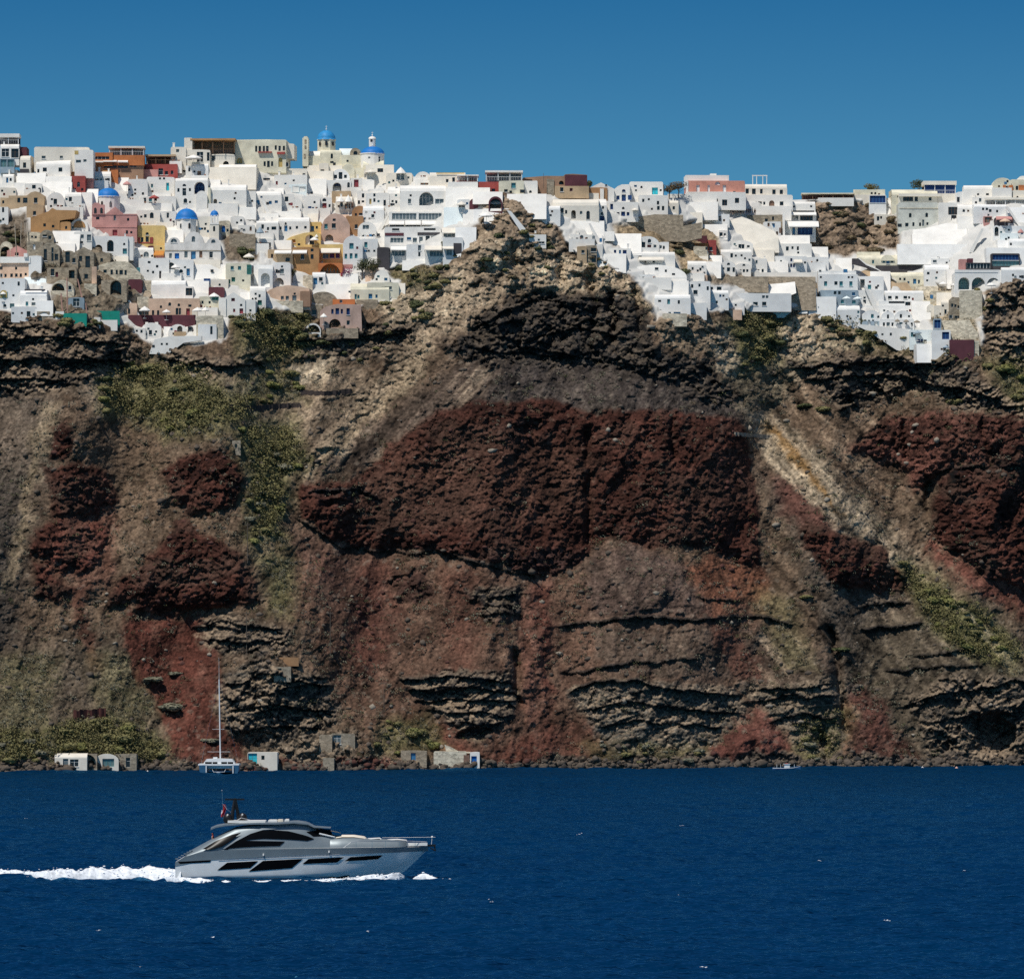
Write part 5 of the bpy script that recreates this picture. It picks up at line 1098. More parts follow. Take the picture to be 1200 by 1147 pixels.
box n V 940,478,1140,690 d=7 | k:958,505,980,540 k:1105,525,1125,562 k:980,560,1020,600 k:1030,500,1045,530 k:955,655,990,675
+ box n N 935,695,1022,775 f=1 d=3
+ box n V 930,680,1110,790 f=.5 d=5
box n V 1120,520,1200,600 | k:1140,530,1165,556
wall n L 690,780,920,850 d=2
box n O 965,120,1120,152 d=3 nm=roofed_terrace cat=terrace # small orange awning terrace among the shrubs
+ box n L 980,150,1110,240 f=-.6 d=3 | k:1095,155,1112,180
+ box n R 1105,90,1195,205 f=-1 d=4 | k:1130,155,1160,190
+ box n M 975,50,1110,110 f=-2 d=3
slope n C 1000,190,1120,265 l=.5
// ---- twin gables and long roofs
vy o W 190,285,335,400 s=345 | k:205,348,232,387 k:255,348,285,387 k:308,348,330,392 ka:255,303,285,327 # left one of the twin low rounded white gables
vy o W 330,308,480,402 s=345 | k:375,365,388,394 k:403,365,425,394 ka:400,315,428,330 k:440,365,452,392 # right one of the twin low rounded white gables
box o W 475,265,632,405 | k:487,365,497,400 p:520,365,560,397 k:580,362,600,394 g:525,280,540,315
vy o W 275,95,500,185 s=140 | k:328,142,350,172 k:362,130,420,172 k:442,140,468,162 # low white gabled house with a wide dark window above the twin gables
box o W 195,178,490,310 | k:287,215,313,257 k:332,228,345,242 k:385,225,400,245
slope o W 90,230,210,345 l=.6
slope o W 40,290,200,400 l=.5
slope o C 460,180,700,270 l=.4
slope o W 615,290,830,400 l=.5
box o W 640,125,1050,235 d=6 | k:725,155,738,197 k:808,152,835,192 k:862,150,878,178 k:912,150,928,187
box o V 695,240,1005,355 | n:850,262,868,292 n:822,315,838,347 n:848,312,868,347 n:878,310,890,347 k:980,292,995,312 g:755,280,770,312 k:722,322,735,336 AC:880,275,960,305
box o V 995,250,1210,330 | k:1078,298,1105,324
slope o W 1035,150,1210,265 l=.6
wall o W 55,395,1100,440 d=1.2 # long white parapet along the terrace of the twin gables
slope o S 75,432,645,530 l=.15 nm=stone_wall cat=wall # long dry tan stone wall below the twin rounded gables
slope o S 640,430,1095,700 l=.3 nm=stone_wall cat=wall # brown stone retaining wall left of the blue grey hotel
poly o W 228,650;230,530;400,515;620,500;800,485;895,472;905,585;870,600;600,610 l=.8 d=3 nm=whitewashed_slope cat=terrace # long bright white roof ridge below the tan stone wall
box o V 245,590,860,712 d=7 | k:435,680,455,707 k:500,672,545,704 k:585,670,625,704 g:585,610,612,637 g:620,610,645,637 k:285,690,300,705 # long low white row of rooms above the green shrubs
box o V 105,560,272,700 d=6 | k:150,660,170,690
box o V 60,520,218,600 | k:158,528,205,560 k:95,532,118,557 b:65,525,80,560
slope o V 775,588,1010,730 l=.35
box o H 640,690,850,770 d=4 | m:690,705,725,760 m:750,690,825,760
box o V 200,680,420,745 d=4 | k:330,690,345,700
box o V 1030,545,1098,665 | k:1055,610,1080,637
wall o P 200,745,395,790 d=1.5 # terracotta coloured low wall above the shrubs
// ---- beyond the crag
box q E 320,258,618,315 d=8 # cream flat roofed building with a strip of blue windows behind the crag
+ box q C 320,305,475,380 f=.2 d=7
+ box q V 470,308,632,480 f=.8 d=7 | n:478,316,625,382
perg q E -160,290,325,345 d=5 rh=.2 bc=M fu pc=brown # long low tiled roofed terrace on top of the crag
box q W -10,335,325,365 f=1 d=4
slope q W 510,350,745,500 l=.5
box q C 515,490,690,570 | k:540,510,565,552
box q E 680,253,1112,440 d=10 | # grey green three storey building with a cream upper floor
+ box q C 740,310,1112,385 f=.5 d=8 | k:785,322,880,368 k:895,322,925,367 k:1025,330,1055,362
+ box q X 735,380,1112,625 f=.9 d=8 | ka:835,478,860,520 ka:990,475,1015,517 k:800,570,832,607 k:870,565,885,602 ka:930,565,950,602 k:1000,565,1018,592 k:730,580,765,607 g:960,540,980,600 XL:745,430,1110,438
+ box q C 745,296,1140,322 f=1.4 d=3 b=.01
perg r C 120,205,462,345 d=7 rh=.3 gl=n pc=white bc=D # glass walled tower terrace under a cream canopy roof
+ box r C 270,340,478,385 f=.6 d=7
+ box r D 290,383,468,442 f=.3 d=6 b=0 | n:300,385,380,438 n:390,385,460,438
+ box r W 270,440,480,640 f=.6 d=8 | k:378,485,480,567 k:408,575,465,635
box r V 478,320,652,462 d=7 | k:480,378,495,432 k:605,380,622,432
box r W 478,455,655,640 d=8 | ka:535,510,562,542 k:525,590,562,632 k:580,592,608,630 k:625,590,640,610
box r W 545,250,882,400 d=9 | k:692,338,715,352 k:788,338,820,352 k:890,340,910,355 # long plain white block on the skyline right of the glass tower
vy r E 870,170,1062,320 s=230 | k:1005,258,1035,307 k:1015,195,1028,222 # cream barrel fronted building with orange shutters on the skyline at the right edge
+ box r E 1055,190,1320,320 f=-.3 d=8 | k:1110,258,1138,304 k:1210,258,1235,304
+ box r O 972,250,1002,305 f=.12 d=.5 b=0
+ box r O 1038,250,1080,305 f=.12 d=.5 b=0
+ box r O 1142,250,1200,305 f=-.18 d=.5 b=0
+ vy r W 1130,150,1250,200 f=-2 d=5 b=0
box r C 870,310,1320,400 d=9 | g:1055,330,1080,385
box r W 640,375,785,470 | g:712,392,740,432 k:672,425,690,450
perg r C 785,385,1320,462 d=5 rh=.3 bc=S fu # cream awninged dining terrace at the right edge below the orange shutters
box r V 655,455,1010,610 d=8 | k:745,495,770,522 k:785,495,812,522 k:905,518,915,546 k:820,510,850,542
poly r W 640,480;665,475;760,590;760,605;740,600 d=1 f=1 nm=stairway cat=stairs # white stairway left of the pink awning
poly r W 1000,480;1030,480;1200,680;1200,695;1180,690 d=1.2 nm=stairway cat=stairs # long white stair wall descending at the right edge
slope r V 1030,480,1320,690 l=.5
box r V 1170,460,1320,600 | k:1180,520,1215,575
box r K 765,588,855,665 d=4 | p:775,595,850,655
box r D 880,600,1085,690 d=3 | AK:895,588,1070,625
slope r W 480,580,770,700 l=.4
poly r W 0,895;0,720;150,700;380,640;600,670;770,680;900,690;915,835;600,860;300,900 l=.85 d=3 nm=whitewashed_slope cat=terrace # very broad smooth white plaster slope below the glass tower
vy r V 870,685,935,830 d=3 | @ka:882,700,925,800
slope r W 0,770,930,900 l=1.1
slope t V 15,125,880,270 l=.35 | k:785,135,805,148
slope t W 0,220,130,330 l=.5
box r V 930,690,1320,800 d=6 | k:1100,820,1120,850
box r H 945,770,1140,850 d=4
slope r V 920,840,1320,960 l=.5
box t V 1055,75,1290,215 d=6 | e:1170,170,1200,220
slope t V 850,160,1290,330 l=.3
box t V 985,345,1300,465 d=6
box t D 890,215,1162,345 d=6 | n:905,230,1150,280 m:900,285,1155,335 # dark glass pavilion standing above the arcade
+ box t D 650,305,892,372 f=.5 d=4 | k:665,312,880,360
+ box t K 590,270,660,350 f=.3 d=2
+ box t M 670,265,720,305 f=.3 d=2 b=.01
box t V 552,385,985,580 d=9 | @ma:585,440,690,560 @ma:710,440,835,560 @ga:852,445,978,535 # white arcade with three large arches
+ wall t V 552,370,975,395 f=.1 d=.4 b=0
+ slope t V 960,385,1010,530 f=.6 l=.1
box t V 265,318,500,520 d=8 | k:290,390,315,415
slope t W 480,360,560,500 l=.4
box t V 330,265,500,325 | g:345,278,382,302
box t L 595,565,808,830 d=6 # tall beige stone buttress under the arcade
box t W 530,555,1000,575 d=4
slope s E 520,120,735,190 l=.5
box s E 520,150,1120,265 d=8 | t:655,198,675,232 b:790,195,820,232 t:757,195,775,227 k:890,200,935,232 b:960,195,985,232 t:1005,200,1025,232 k:835,200,850,225 # pale yellow house with two small rounded gables behind a dark fence
+ vy s E 740,150,865,205 f=.3 d=4 b=0
+ vy s E 905,152,1040,205 f=.3 d=4 b=0
box s D 690,250,1118,318 d=1 nm=screen_wall cat=wall # dark slatted fence under the pale yellow house
box s E 825,310,1155,440 d=7 | k:910,365,928,387 k:950,365,970,392 b:1040,375,1070,422 g:1085,385,1105,422 # lower pale yellow house with small dark windows below the dark fence
poly s D 470,235;470,185;520,185;600,245;700,285;800,345;880,395;970,400;960,415;880,412;800,375;700,320;600,268 d=1.5 nm=ramp_wall cat=wall # curving dark ramp wall with a white edge above the blue grey hotel
+ poly s W 520,180;535,180;610,240;705,280;805,340;885,388;880,396;800,347;700,287;600,247 f=.15 d=1.2 b=0
poly s T 560,300;620,275;700,320;800,375;880,412;990,405;1060,470;800,480;700,400 d=2 l=.4 nm=stone_terrace cat=terrace
box s V 150,330,522,485 d=9 | t:205,398,235,442 k:302,398,332,432 t:350,398,382,442 t:443,398,473,442 k:165,350,185,362 k:430,350,445,362 k:462,350,480,362 # white and blue grey hotel standing above the small arched villas
+ box s N 160,478,522,612 f=.8 d=8 | k:288,490,315,522 k:330,490,355,522 b:460,500,490,532 n:200,568,300,602 t:355,570,385,608 t:460,575,495,608
+ box s V 150,300,510,335 f=-1 d=6 | b:390,285,425,312 k:160,290,180,306
box s V 515,350,765,490 d=8 | @g:545,378,587,474 t:615,430,648,472 k:705,430,718,442
+ box s V 515,478,770,620 f=1 d=7 | k:575,570,602,608 k:655,590,675,620 k:577,542,600,555
slope s V 60,540,320,720 l=.2
box s V 70,465,140,580 d=4 | t:95,535,120,555
box s V 770,485,1140,590 d=8 | k:805,535,840,562 k:872,535,900,570 k:950,535,985,562 # white block with three square windows right of the blue grey hotel
+ box s V 715,580,1045,650 f=1.2 d=6 | k:810,585,960,600 k:965,590,1035,635
slope s W 640,300,830,480 l=.4
slope u W 525,90,690,305 l=.6
box s V 285,620,545,790 d=8
box s V 530,625,1050,700 d=7 f=-.5
vy s V 560,668,735,830 s=740 | t:645,705,672,742 # left one of the small arched white villas with a blue tinted ground floor
+ box u N 75,272,230,318 f=.3 d=3 b=.5 | n:125,277,155,312 t:185,277,215,312
vy s V 742,680,865,840 s=735 | k:795,710,815,747
vy s V 860,672,1035,840 s=745 | k:915,705,937,742 k:995,715,1010,735
box u V 230,255,535,345 f=1 d=5 | k:260,285,275,317 g:290,283,320,317 k:335,285,352,317 t:402,283,432,317 k:455,285,472,317 k:505,285,520,317 # row of small dark doors opening onto the parasol terrace
wall u W 230,330,660,348 d=.5
box u H 0,260,60,300 d=3 | k:10,268,45,295
poly u W 45,320;50,298;230,318;500,345;560,400;565,480;490,505;380,480;240,435;150,370 d=3 nm=garden_wall cat=wall | k:322,375,337,402 k:250,380,262,395 # curving white retaining wall at the foot of the arched villas
box u H 495,348,700,478 d=6 | t:505,370,527,412 n:595,430,612,462 n:620,435,645,470 n:560,430,590,462
box u V 690,350,855,575 d=6 | n:780,368,842,432 g:810,520,850,560
+ box u N 702,252,772,345 f=-1 d=4 | n:710,262,765,335
slope u V 560,470,890,590 l=.4
box u E 620,88,785,150 d=6 | k:690,45,705,75
vy u C 645,125,715,235 | 
box u C 710,135,782,235 d=5
box u C 770,90,855,210 d=6 | k:800,170,820,210
box u G 850,70,1010,250 d=6 | k:860,118,880,150 k:890,125,905,150 k:915,135,945,160 k:840,220,870,250 k:890,225,950,252 k:960,230,990,255
box t L 330,570,590,690 d=6 | b:320,605,345,640 k:450,665,480,700
slope t L 190,520,400,650 l=.5
slope t C 380,580,590,720 l=.4
poly u L 775,265;1020,262;1060,330;1095,375;1102,445;850,440;790,350 d=3 l=.2 nm=stone_wall cat=wall # big plain beige sloping wall at the right end of the town
wall u M 848,436,1062,580 d=1.5 # dark maroon wall panels under the big beige sloping wall
+ wall u L 1000,445,1105,590 f=-.3 d=1
poly z W 207,262;209,262;218,276;218,280;214,280 d=1 f=.5 nm=stairway cat=stairs
poly z W 306,232;308,232;318,247;318,250;314,250 d=1 f=.5 nm=stairway cat=stairs
poly z W 455,250;457,250;446,266;442,266;443,263 d=1 f=.5 nm=stairway cat=stairs
poly z W 690,262;692,262;706,280;706,284;702,284 d=1 f=.5 nm=stairway cat=stairs
poly z W 902,262;904,262;918,286;918,290;914,290 d=1 f=.5 nm=stairway cat=stairs
poly z W 1012,335;1015,335;1030,356;1030,360;1026,360 d=1 f=.5 nm=stairway cat=stairs
poly z W 1150,268;1153,268;1140,290;1136,290;1137,286 d=1 f=.5 nm=stairway cat=stairs
poly z W 150,352;152,352;166,366;166,370;162,370 d=1 f=.5 nm=stairway cat=stairs
// ---- shore huts
vx x C 96,490,248,560 s=512 | g:135,515,160,552 k:168,518,208,552 # pale vaulted boathouse with two openings at the water's edge on the left
box x S 205,492,295,565 d=5 | @ka:212,495,290,560
vy x C 284,492,396,560 s=525 | m:320,515,375,552 # white arched boathouse with a grey door at the water's edge
box x G 375,492,480,562 d=5 | k:430,510,450,555 # low grey concrete shed beside the white arched boathouse
box x C 1000,485,1140,548 d=4 | c:1002,490,1045,546 k:1065,500,1080,520 # small pale hut with a turquoise door by the shore
box y G 120,82,240,140 d=4 | g:130,90,170,135 k:60,90,105,140 # ruined grey stone hut among rocks above the shore
box y S 60,88,125,172 d=3
box y G 78,205,135,265 d=3
box y L 635,172,800,248 d=5 | p:785,190,815,240 # old beige stone storehouse at the water's edge with an orange door
+ box y W 818,175,866,246 f=.5 d=4 b=.5 | U:824,196,852,243
+ poly y L 690,140;720,150;760,172;820,175;820,182;700,182 f=-.5 d=2 b=0
box y S 470,168,600,225 d=3 | b:520,180,545,222 # dark low shore hut with a faded blue door
box z G 321,781,341,792 d=4 | k:325,783,330,790
wall z Q 322,770,350,778 d=2 b=.5
box z G 272,516,282,527 d=3 | k:275,520,278,525 # tiny ruined grey hut on the green slope above the red boulder
'''
TOWN_TXT = TOWN_TXT.replace(' | c:0,0,1,1', '').replace(' | N0:0,0,1,1', '')
houses(TOWN_TXT)
# ---- the churches ------------------------------------------------------------
def H_last(): return HOUSES[-1]
mat('dome_blue', (.012,.17,.50), .45, .08, .5, spec=.4); mat('dome_turquoise_blue', (.03,.25,.52), .5, .12, .4, spec=.4)
WCOL['1'] = (.012,.17,.50); WNAME['1'] = 'dome blue'; WCOL['2'] = (.03,.25,.52); WNAME['2'] = 'dome light blue'
CHURCH = '''
poly d K 862,300;862,92;985,92;1078,18;1165,90;1284,90;1284,300 d=9 nm=church | k:900,115,932,140 g:1065,100,1087,148 k:1190,125,1212,152 k:905,245,935,292 r:1055,235,1100,292 k:1180,240,1200,275 k:1222,248,1240,270 XK:862,206,1284,214 XK:862,86,1284,96 # pink church with a pedimented front and a small twin belfry
+ poly d K 866,92;866,0;885,-18;925,-18;945,0;980,0;980,92 f=.3 d=1.6 b=0 pn=belfry | @ka:882,30,905,80 @ka:940,30,962,80
+ drum a W 900,636,1125,800 f=-7 n=16 pn=drum | ka:1030,685,1050,740 ka:950,685,968,735
+ dome a 1 905,555,1120,645 f=-7
poly e i 345,520;345,358;372,358;380,335;400,315;430,305;460,312;480,330;490,358;520,358;535,310;570,265;615,250;660,262;700,305;712,358;735,358;750,330;775,313;800,308;835,320;858,345;868,362;872,520 d=10 nm=church | g:385,455,412,502 U:438,455,480,507 g:528,435,560,497 b:590,438,635,512 p:668,435,697,497 k:762,442,795,497 ga:400,318,460,355 ga:780,325,820,360 ga:597,295,630,350 XG:345,428,872,434 # grey white church front with three arched gables and a blue dome
+ drum e W 452,128,650,300 f=-5 n=8 | ka:488,175,508,220 ka:572,172,590,222
+ dome e 1 447,28,655,132 f=-5
+ slope e W 320,230,520,350 f=-2 l=.4 b=0
box e C 762,180,852,330 d=4 nm=belfry cat=belfry | ka:800,200,815,250 # slim cream belfry with a tiny blue dome
+ box e W 772,98,790,182 d=.6 b=0
+ box e W 800,98,822,182 d=.6 b=0
+ box e W 832,98,848,182 d=.6 b=0
+ box e W 768,168,852,184 f=.1 d=3 b=0
+ dome e 1 770,50,850,102 cy=1.2 n=20
box c E 600,205,802,362 d=9 nm=church | ka:700,240,722,287 k:695,312,728,322 k:722,325,745,350 # cream church with a turquoise blue dome on the skyline
+ drum c E 572,103,755,195 f=-2 n=8 | ka:590,125,610,165 ka:652,120,672,167 ka:715,125,735,165
+ dome c 2 575,15,748,106 f=-2
+ vx c W 478,208,612,285 f=-1 s=262 d=8
+ slope c E 440,262,612,385 f=.2 l=.1
+ vx c H 785,182,905,270 f=-3 s=255 d=8
+ vy c G 883,188,985,290 f=-2 d=5 | ka:915,215,955,262
+ box c E 800,255,1010,400 f=-1 d=8 | k:850,300,865,320
+ slope c W 800,238,930,300 f=-.6 l=.8 b=0
box c E 435,92,490,310 d=4 nm=bell_tower cat=bell tower | # slim cream bell tower left of the turquoise blue domed church
+ box c E 448,80,482,95 d=3 f=-.3 b=0
+ box c G 455,110,472,150 f=.1 d=.4 b=0
+ box c G 455,165,472,195 f=.1 d=.4 b=0
+ box c G 448,245,465,285 f=.1 d=.4 b=0
drum c W 978,232,1205,420 n=20 nm=church | k:1050,270,1072,285 ka:1148,268,1168,325 # round white church with a low blue dome and a white lantern
+ dome c 1 985,165,1205,238
+ drum c W 1068,98,1132,172 f=-7 n=12 | k:1085,110,1098,130
+ dome c W 1066,78,1134,100 f=-7
box c E 1000,300,1200,420 d=6 | k:1060,372,1075,390
vy c E 805,340,925,475 d=6 nm=house | # blank cream barrel front under the turquoise blue domed church
+ slope c W 900,340,1010,385 f=-.5 l=1.0
+ box c E 915,375,1010,475 f=-.3
slope c C 480,350,810,430 l=.3
+ box c C 590,330,680,420 f=.3 d=4 | k:605,390,640,418
slope c C 470,400,720,520 l=.4
'''.replace('cat=bell tower', 'cat=tower')
houses(CHURCH)
# ---- filler: plain small houses where the town would otherwise show bare ground ----
cov = np.zeros((1147, 1380), bool)
for u0, v0, u1, v1 in COVER: cov[int(v0):int(v1)+1, max(0, int(u0)+90):max(0, int(u1)+91)] = True
def free(u0, v0, u1, v1):
    a = cov[int(v0):int(v1)+1, int(u0)+90:int(u1)+91]; return a.size and a.mean() < .25
def whiteground(u, v):
    c = int(np.clip((u-us[0])/DU, 0, NC-1)); r = int(np.clip((v-VT[c])/(VS[c]-VT[c])*(NR-1), 0, NR-1)); return TOWN[r, c] > .9 and C[r, c, 2] > .45
fr = random.Random(3); nfill = 0
for _ in range(6000):
    w = fr.uniform(11, 30); h = fr.uniform(10, 17); u = fr.uniform(-60, 1260); v = fr.uniform(225, 395)
    if not free(u, v-h, u+w, v) or not whiteground(u+w/2, v) or not whiteground(u, v-h) or not whiteground(u+w, v): continue
    if v-h < np.interp(u+w/2, us, VT)+24: continue
    if 1040 < u < 1150 and 255 < v < 310: continue
    cov[int(v-h):int(v)+1, int(u)+90:int(u+w)+91] = True; nfill += 1
    k = fr.choice(['box', 'box', 'box', 'vy', 'slope', 'slope', 'vx']); ops = []
    if k == 'vy': w = min(w, 18)
    if k != 'slope':
        n = int(w/7); 
        for i in range(n):
            if fr.random() < .7:
                x = u+w*(i+.5)/n+fr.uniform(-.6, .6); yy = v-h*fr.choice([.25, .45, .5]); ww = fr.uniform(1.2, 1.9); hh = fr.uniform(1.8, 3.4)
                ops.append('%s:%.1f,%.1f,%.1f,%.1f' % (fr.choice(['k','k','k','k','ka','b','t','r']), x-ww, yy-hh/2, x+ww, yy+hh/2))
    houses('%s z %s %.1f,%.1f,%.1f,%.1f d=6%s | %s' % (k, fr.choice('WWWVVVCCEP'), u, v-h, u+w, v, ' l=.6' if k == 'slope' else '', ' '.join(ops)))
print('filler', nfill)
# ---- low parapets in front of the houses, chimneys on their roofs ----------------
xr = random.Random(8)
for H, w, h, c in EXTRA:
    wm = wallmat(c if c in 'WV' else 'W')
    uu_, vv_ = (H.box[0]+H.box[2])/2, H.box[3]+9
    c_ = int((uu_-us[0])/DU); r_ = int((vv_-VT[c_])/(VS[c_]-VT[c_])*(NR-1))
    if xr.random() < .62 and TOWN[r_, c_] > .95:
        a = -w/2-xr.uniform(0, .6); b_ = w/2*xr.uniform(.5, 1.1); q = MB(); y = -xr.uniform(1.3, 2.0); t = xr.uniform(.7, 1.05)
        q.box(a, y-.18, -2.4, b_, y, t); q.box(b_-.18, y, -2.4, b_-.002, -.05, t-.01); q.build('parapet', wm, H.root)
        for i in range(xr.randint(0, 2)):
            x = xr.uniform(a+.5, b_-.5); q = MB(); q.lathe([(.16,t),(.22,t+.25),(.2,t+.32)], x, y-.09, 8); q.build('flower_pot', mat('terracotta', (.38,.17,.10), .8, .15, 4), H.root)
    if H.kind == 'box':
        for i in range(xr.choice([0, 0, 1, 1, 2])):
            x = xr.uniform(-w*.42, w*.42); s_ = xr.uniform(.3, .55); hh = xr.uniform(.5, 1.2); yy = xr.uniform(.5, 2.5); q = MB(); q.box(x-s_/2, yy, h-.2, x+s_/2, yy+s_, h+hh); q.box(x-s_*.65, yy-.06, h+hh+.002, x+s_*.65, yy+s_+.06, h+hh+.1); q.build('chimney', wm, H.root)
# ---- parasols, canopies ---------------------------------------------------------
def parasol_mesh(w, h, c, closed=False):
    cm = MB(); n = 8; r = w/2
    pts = [[(r*math.cos(2*math.pi*i/n+.2), r*math.sin(2*math.pi*i/n+.2), 0) for i in range(n)],
           [(r*.55*math.cos(2*math.pi*i/n+.2), r*.55*math.sin(2*math.pi*i/n+.2), h*.55) for i in range(n)], [(.04*math.cos(2*math.pi*i/n), .04*math.sin(2*math.pi*i/n), h) for i in range(n)]]
    cm.grid([[(x, y, -.16) for x, y, z in pts[0]]]+pts, closed=True)
    cm.lathe([(.05,h-.02),(.05,h+.12)], n=6)
    return cm.mesh('canopy', [mat('canopy_cloth_'+PNAME[c], PAL[c], .9, .06)])
PARA = '''b R 195,625,295,655;a K 1150,495,1230,528;b W 530,248,700,285;h W 320,418,402,446;h W 100,388,212,430;h W 600,398,702,432;h W 690,393,762,430;h W 752,262,862,300;e C 1078,452,1190,488
j W 265,85,370,145;c W 750,640,830,690;c W 830,625,900,690;f N 0,205,75,260;f W 500,298,590,330;f W 550,270,585,300;j W 1045,500,1150,540;j C 840,405,935,440;t W 515,483,612,512;t W 845,486,942,515;t W 400,478,482,503
s H 218,540,298,565;s H 378,533,458,557;s H 478,537,562,560;u N 525,354,602,376;u G 362,256,412,272;u G 438,258,492,275;u G 528,263,590,281;u N 785,488,845,502;r P 935,605,1055,640;r K 1130,720,1200,760;i W 600,455,670,490;c C 1018,393,1132,416;j W 0,110,75,142;g W 0,250,58,275;e W 400,555,490,588;k W -60,505,60,545;l C 400,430,470,450;m W 1000,120,1010,125'''
PARAS = []
for tok in PARA.replace('\n', ';').split(';'):
    zn, c, g = tok.split(); x0, y0, x1, y1 = [float(q) for q in g.split(',')]
    if x1-x0 < 15: continue
    (u0, v0), (u1, v1) = ZP(zn, x0, y0), ZP(zn, x1, y1); uc = (u0+u1)/2
    vb = v1+9.5
    Yp = depth(uc, vb)-2.6
    r = empty('parasol', (wx(uc, Yp), Yp, wz(vb, Yp)), rnd.uniform(0, 1))
    w = (u1-u0)/F*Yp; h = max(.5, (v1-v0)/F*Yp-.1); zc = wz(v1, Yp)-wz(vb, Yp)
    obj('canopy', parasol_mesh(w, h, c), r, (0, 0, zc))
    pm = MB(); pm.bar((0,0,0),(0,0,zc+h),.045); pm.box(-.35,-.35,-.02,.35,.35,.12); pm.build('pole', mat('pole_pale', (.6,.58,.55), .5, .05), r)
    PARAS.append((r, uc, v1, c, w))
# ---- labels ----------------------------------------------------------------------
LM = [('pink church', 134, 262), ('triple arched church', 226, 290), ('turquoise blue domed church', 385, 182), ('round blue domed church', 437, 183), ('orange restaurant', 138, 192), ('big timber pergola', 249, 170), ('red restaurant', 186, 195), ('cream skyline mansion', 305, 180),
 ('dusty brown barrel gabled house', 392, 268), ('huge orange arch', 388, 318), ('long peach house', 15, 318), ('green netting', 100, 370), ('maroon retaining wall', 190, 376), ('dusty pink house', 400, 372), ('three awning hotel', 487, 268), ('red and yellow restaurant', 572, 215), ('long brown ruin', 655, 215),
 ('navy shuttered house', 735, 235), ('bare stone wall', 770, 265), ('salmon pink mansion', 838, 220), ('stepped terrace restaurant', 938, 262), ('scrubby crag', 1000, 260), ('glass tower', 1102, 230), ('broad white plaster slope', 1105, 282), ('white arcade', 1145, 330), ('blue grey hotel', 982, 345), ('beige sloping wall', 1125, 388),
 ('peach terrace house', 207, 358), ('twin rounded gables', 858, 312), ('long white roof ridge', 890, 337), ('rocky ridge', 610, 275), ('white shuttered villa', 788, 357), ('turquoise door hut', 308, 888), ('beige storehouse', 528, 888), ('arched boathouse', 125, 888), ('tan gabled house', 32, 237), ('barrel roofed house', 62, 195),
 ('small red house', 93, 215), ('teal windowed barrel house', 413, 295), ('large arched balcony', 500, 233), ('cream arched building', 675, 245), ('grey green building', 1075, 245), ('small arched villas', 1040, 372), ('yellow windowed house', 176, 278), ('maroon arched hollow', 580, 238), ('long pale yellow house', 440, 343), ('awning house', 762, 303)]
def where(u, v, k=0, lab=''):
    d = sorted((math.hypot((u-a), (v-b)*1.4), n, a, b) for n, a, b in LM if n not in lab)
    _, n, a, b = d[k]; dx, dy = u-a, v-b
    hz = 'right of' if dx > 0 else 'left of'; vt = 'below' if dy > 0 else 'above'
    if abs(dx) < 12 and abs(dy) < 8: return 'beside the '+n
    if abs(dy) > 2.2*abs(dx): return vt+' the '+n
    if abs(dx) > 2.2*abs(dy): return hz+' the '+n
    return vt+' and '+hz+' the '+n
NUM = ['no', 'one', 'two', 'three', 'four', 'five', 'six', 'seven', 'eight', 'nine']
def base(H):
    c = 'cool white' if H.col == 'V' and H.kind != 'slope' else PNAME.get(H.col, 'white')
    noun = {'house': 'house', 'whitewashed_slope': 'sloping plaster terrace', 'stone_terrace': 'sloping stone terrace', 'terrace_wall': 'wall', 'roofed_terrace': 'roofed terrace', 'screen_wall': 'screen wall', 'stone_wall': 'stone wall', 'rubble_wall': 'rubble wall'}.get(H.name, H.name.replace('_', ' '))
    wpx = H.box[2]-H.box[0]; hpx = H.box[3]-H.box[1]
    size = 'small ' if wpx < 14 else 'long ' if wpx > 45 else 'tall ' if hpx > wpx*1.15 else 'wide ' if wpx > 2.2*hpx else ''
    s = size+c+' '+noun
    if H.name == 'house':
        s = size+c+' '+{'vy': 'vaulted', 'vx': 'vaulted', 'gab': 'gabled', 'poly': 'curved'}.get(H.kind, '')+' house'; s = ' '.join(s.split())
        cols = {}
        for c_, k in H.ops:
            cols[(c_, k)] = cols.get((c_, k), 0)+1
        odd = [q for q in cols if q[0] not in ('dark', 'grey')]
        if odd: q = odd[0]; s += ' with '+('one' if cols[q] == 1 else NUM[min(9, cols[q])])+' '+q[0]+' '+q[1]+('s' if cols[q] > 1 else '')
        elif H.extra: s += ' with '+sorted(H.extra)[0]
        elif cols:
            q = max(cols, key=cols.get); t = sum(cols.values()); s += ' with '+(NUM[t] if t < 10 else 'many')+' dark opening'+('s' if t > 1 else '')
    return s
used = set(H.label for H in HOUSES if H.label)
pend = [H for H in HOUSES if not H.label]
def mid(H): return (H.box[0]+H.box[2])/2, (H.box[1]+H.box[3])/2
for lvl in range(4):
    g = {}
    for H in pend:
        b = base(H); u, v = mid(H); lab = b+', '+where(u, v, 0, b)
        if lvl >= 1:
            lab = b+', '+where(u, v, 0, b); l2 = where(u, v, 1, b).split(' the ')[-1]; lab += ' near the '+l2
            if lvl >= 2: lab = b+' '+where(u, v, 0, b)+' near the '+where(u, v, 2, b).split(' the ')[-1]
        wds = lab.split()
        if len(wds) > 16: lab = b.split(' with ')[0]+' '+lab[len(b):].lstrip(', ')
        lab = ' '.join(lab.split()[:16])
        g.setdefault(lab, []).append(H)
    nxt = []
    for lab, hs in g.items():
        if len(hs) == 1 and lab not in used: hs[0].label = lab; used.add(lab)
        elif lvl == 3:
            hs.sort(key=lambda H: mid(H)[0])
            for i, H in enumerate(hs):
                o = ('leftmost' if i == 0 else 'rightmost' if i == len(hs)-1 else ['second', 'third', 'fourth', 'fifth'][min(3, i-1)]+' from left')
                l_ = o+' '+' '.join(lab.split()[:14]); H.label = l_; used.add(l_)
        else: nxt += hs
    pend = nxt
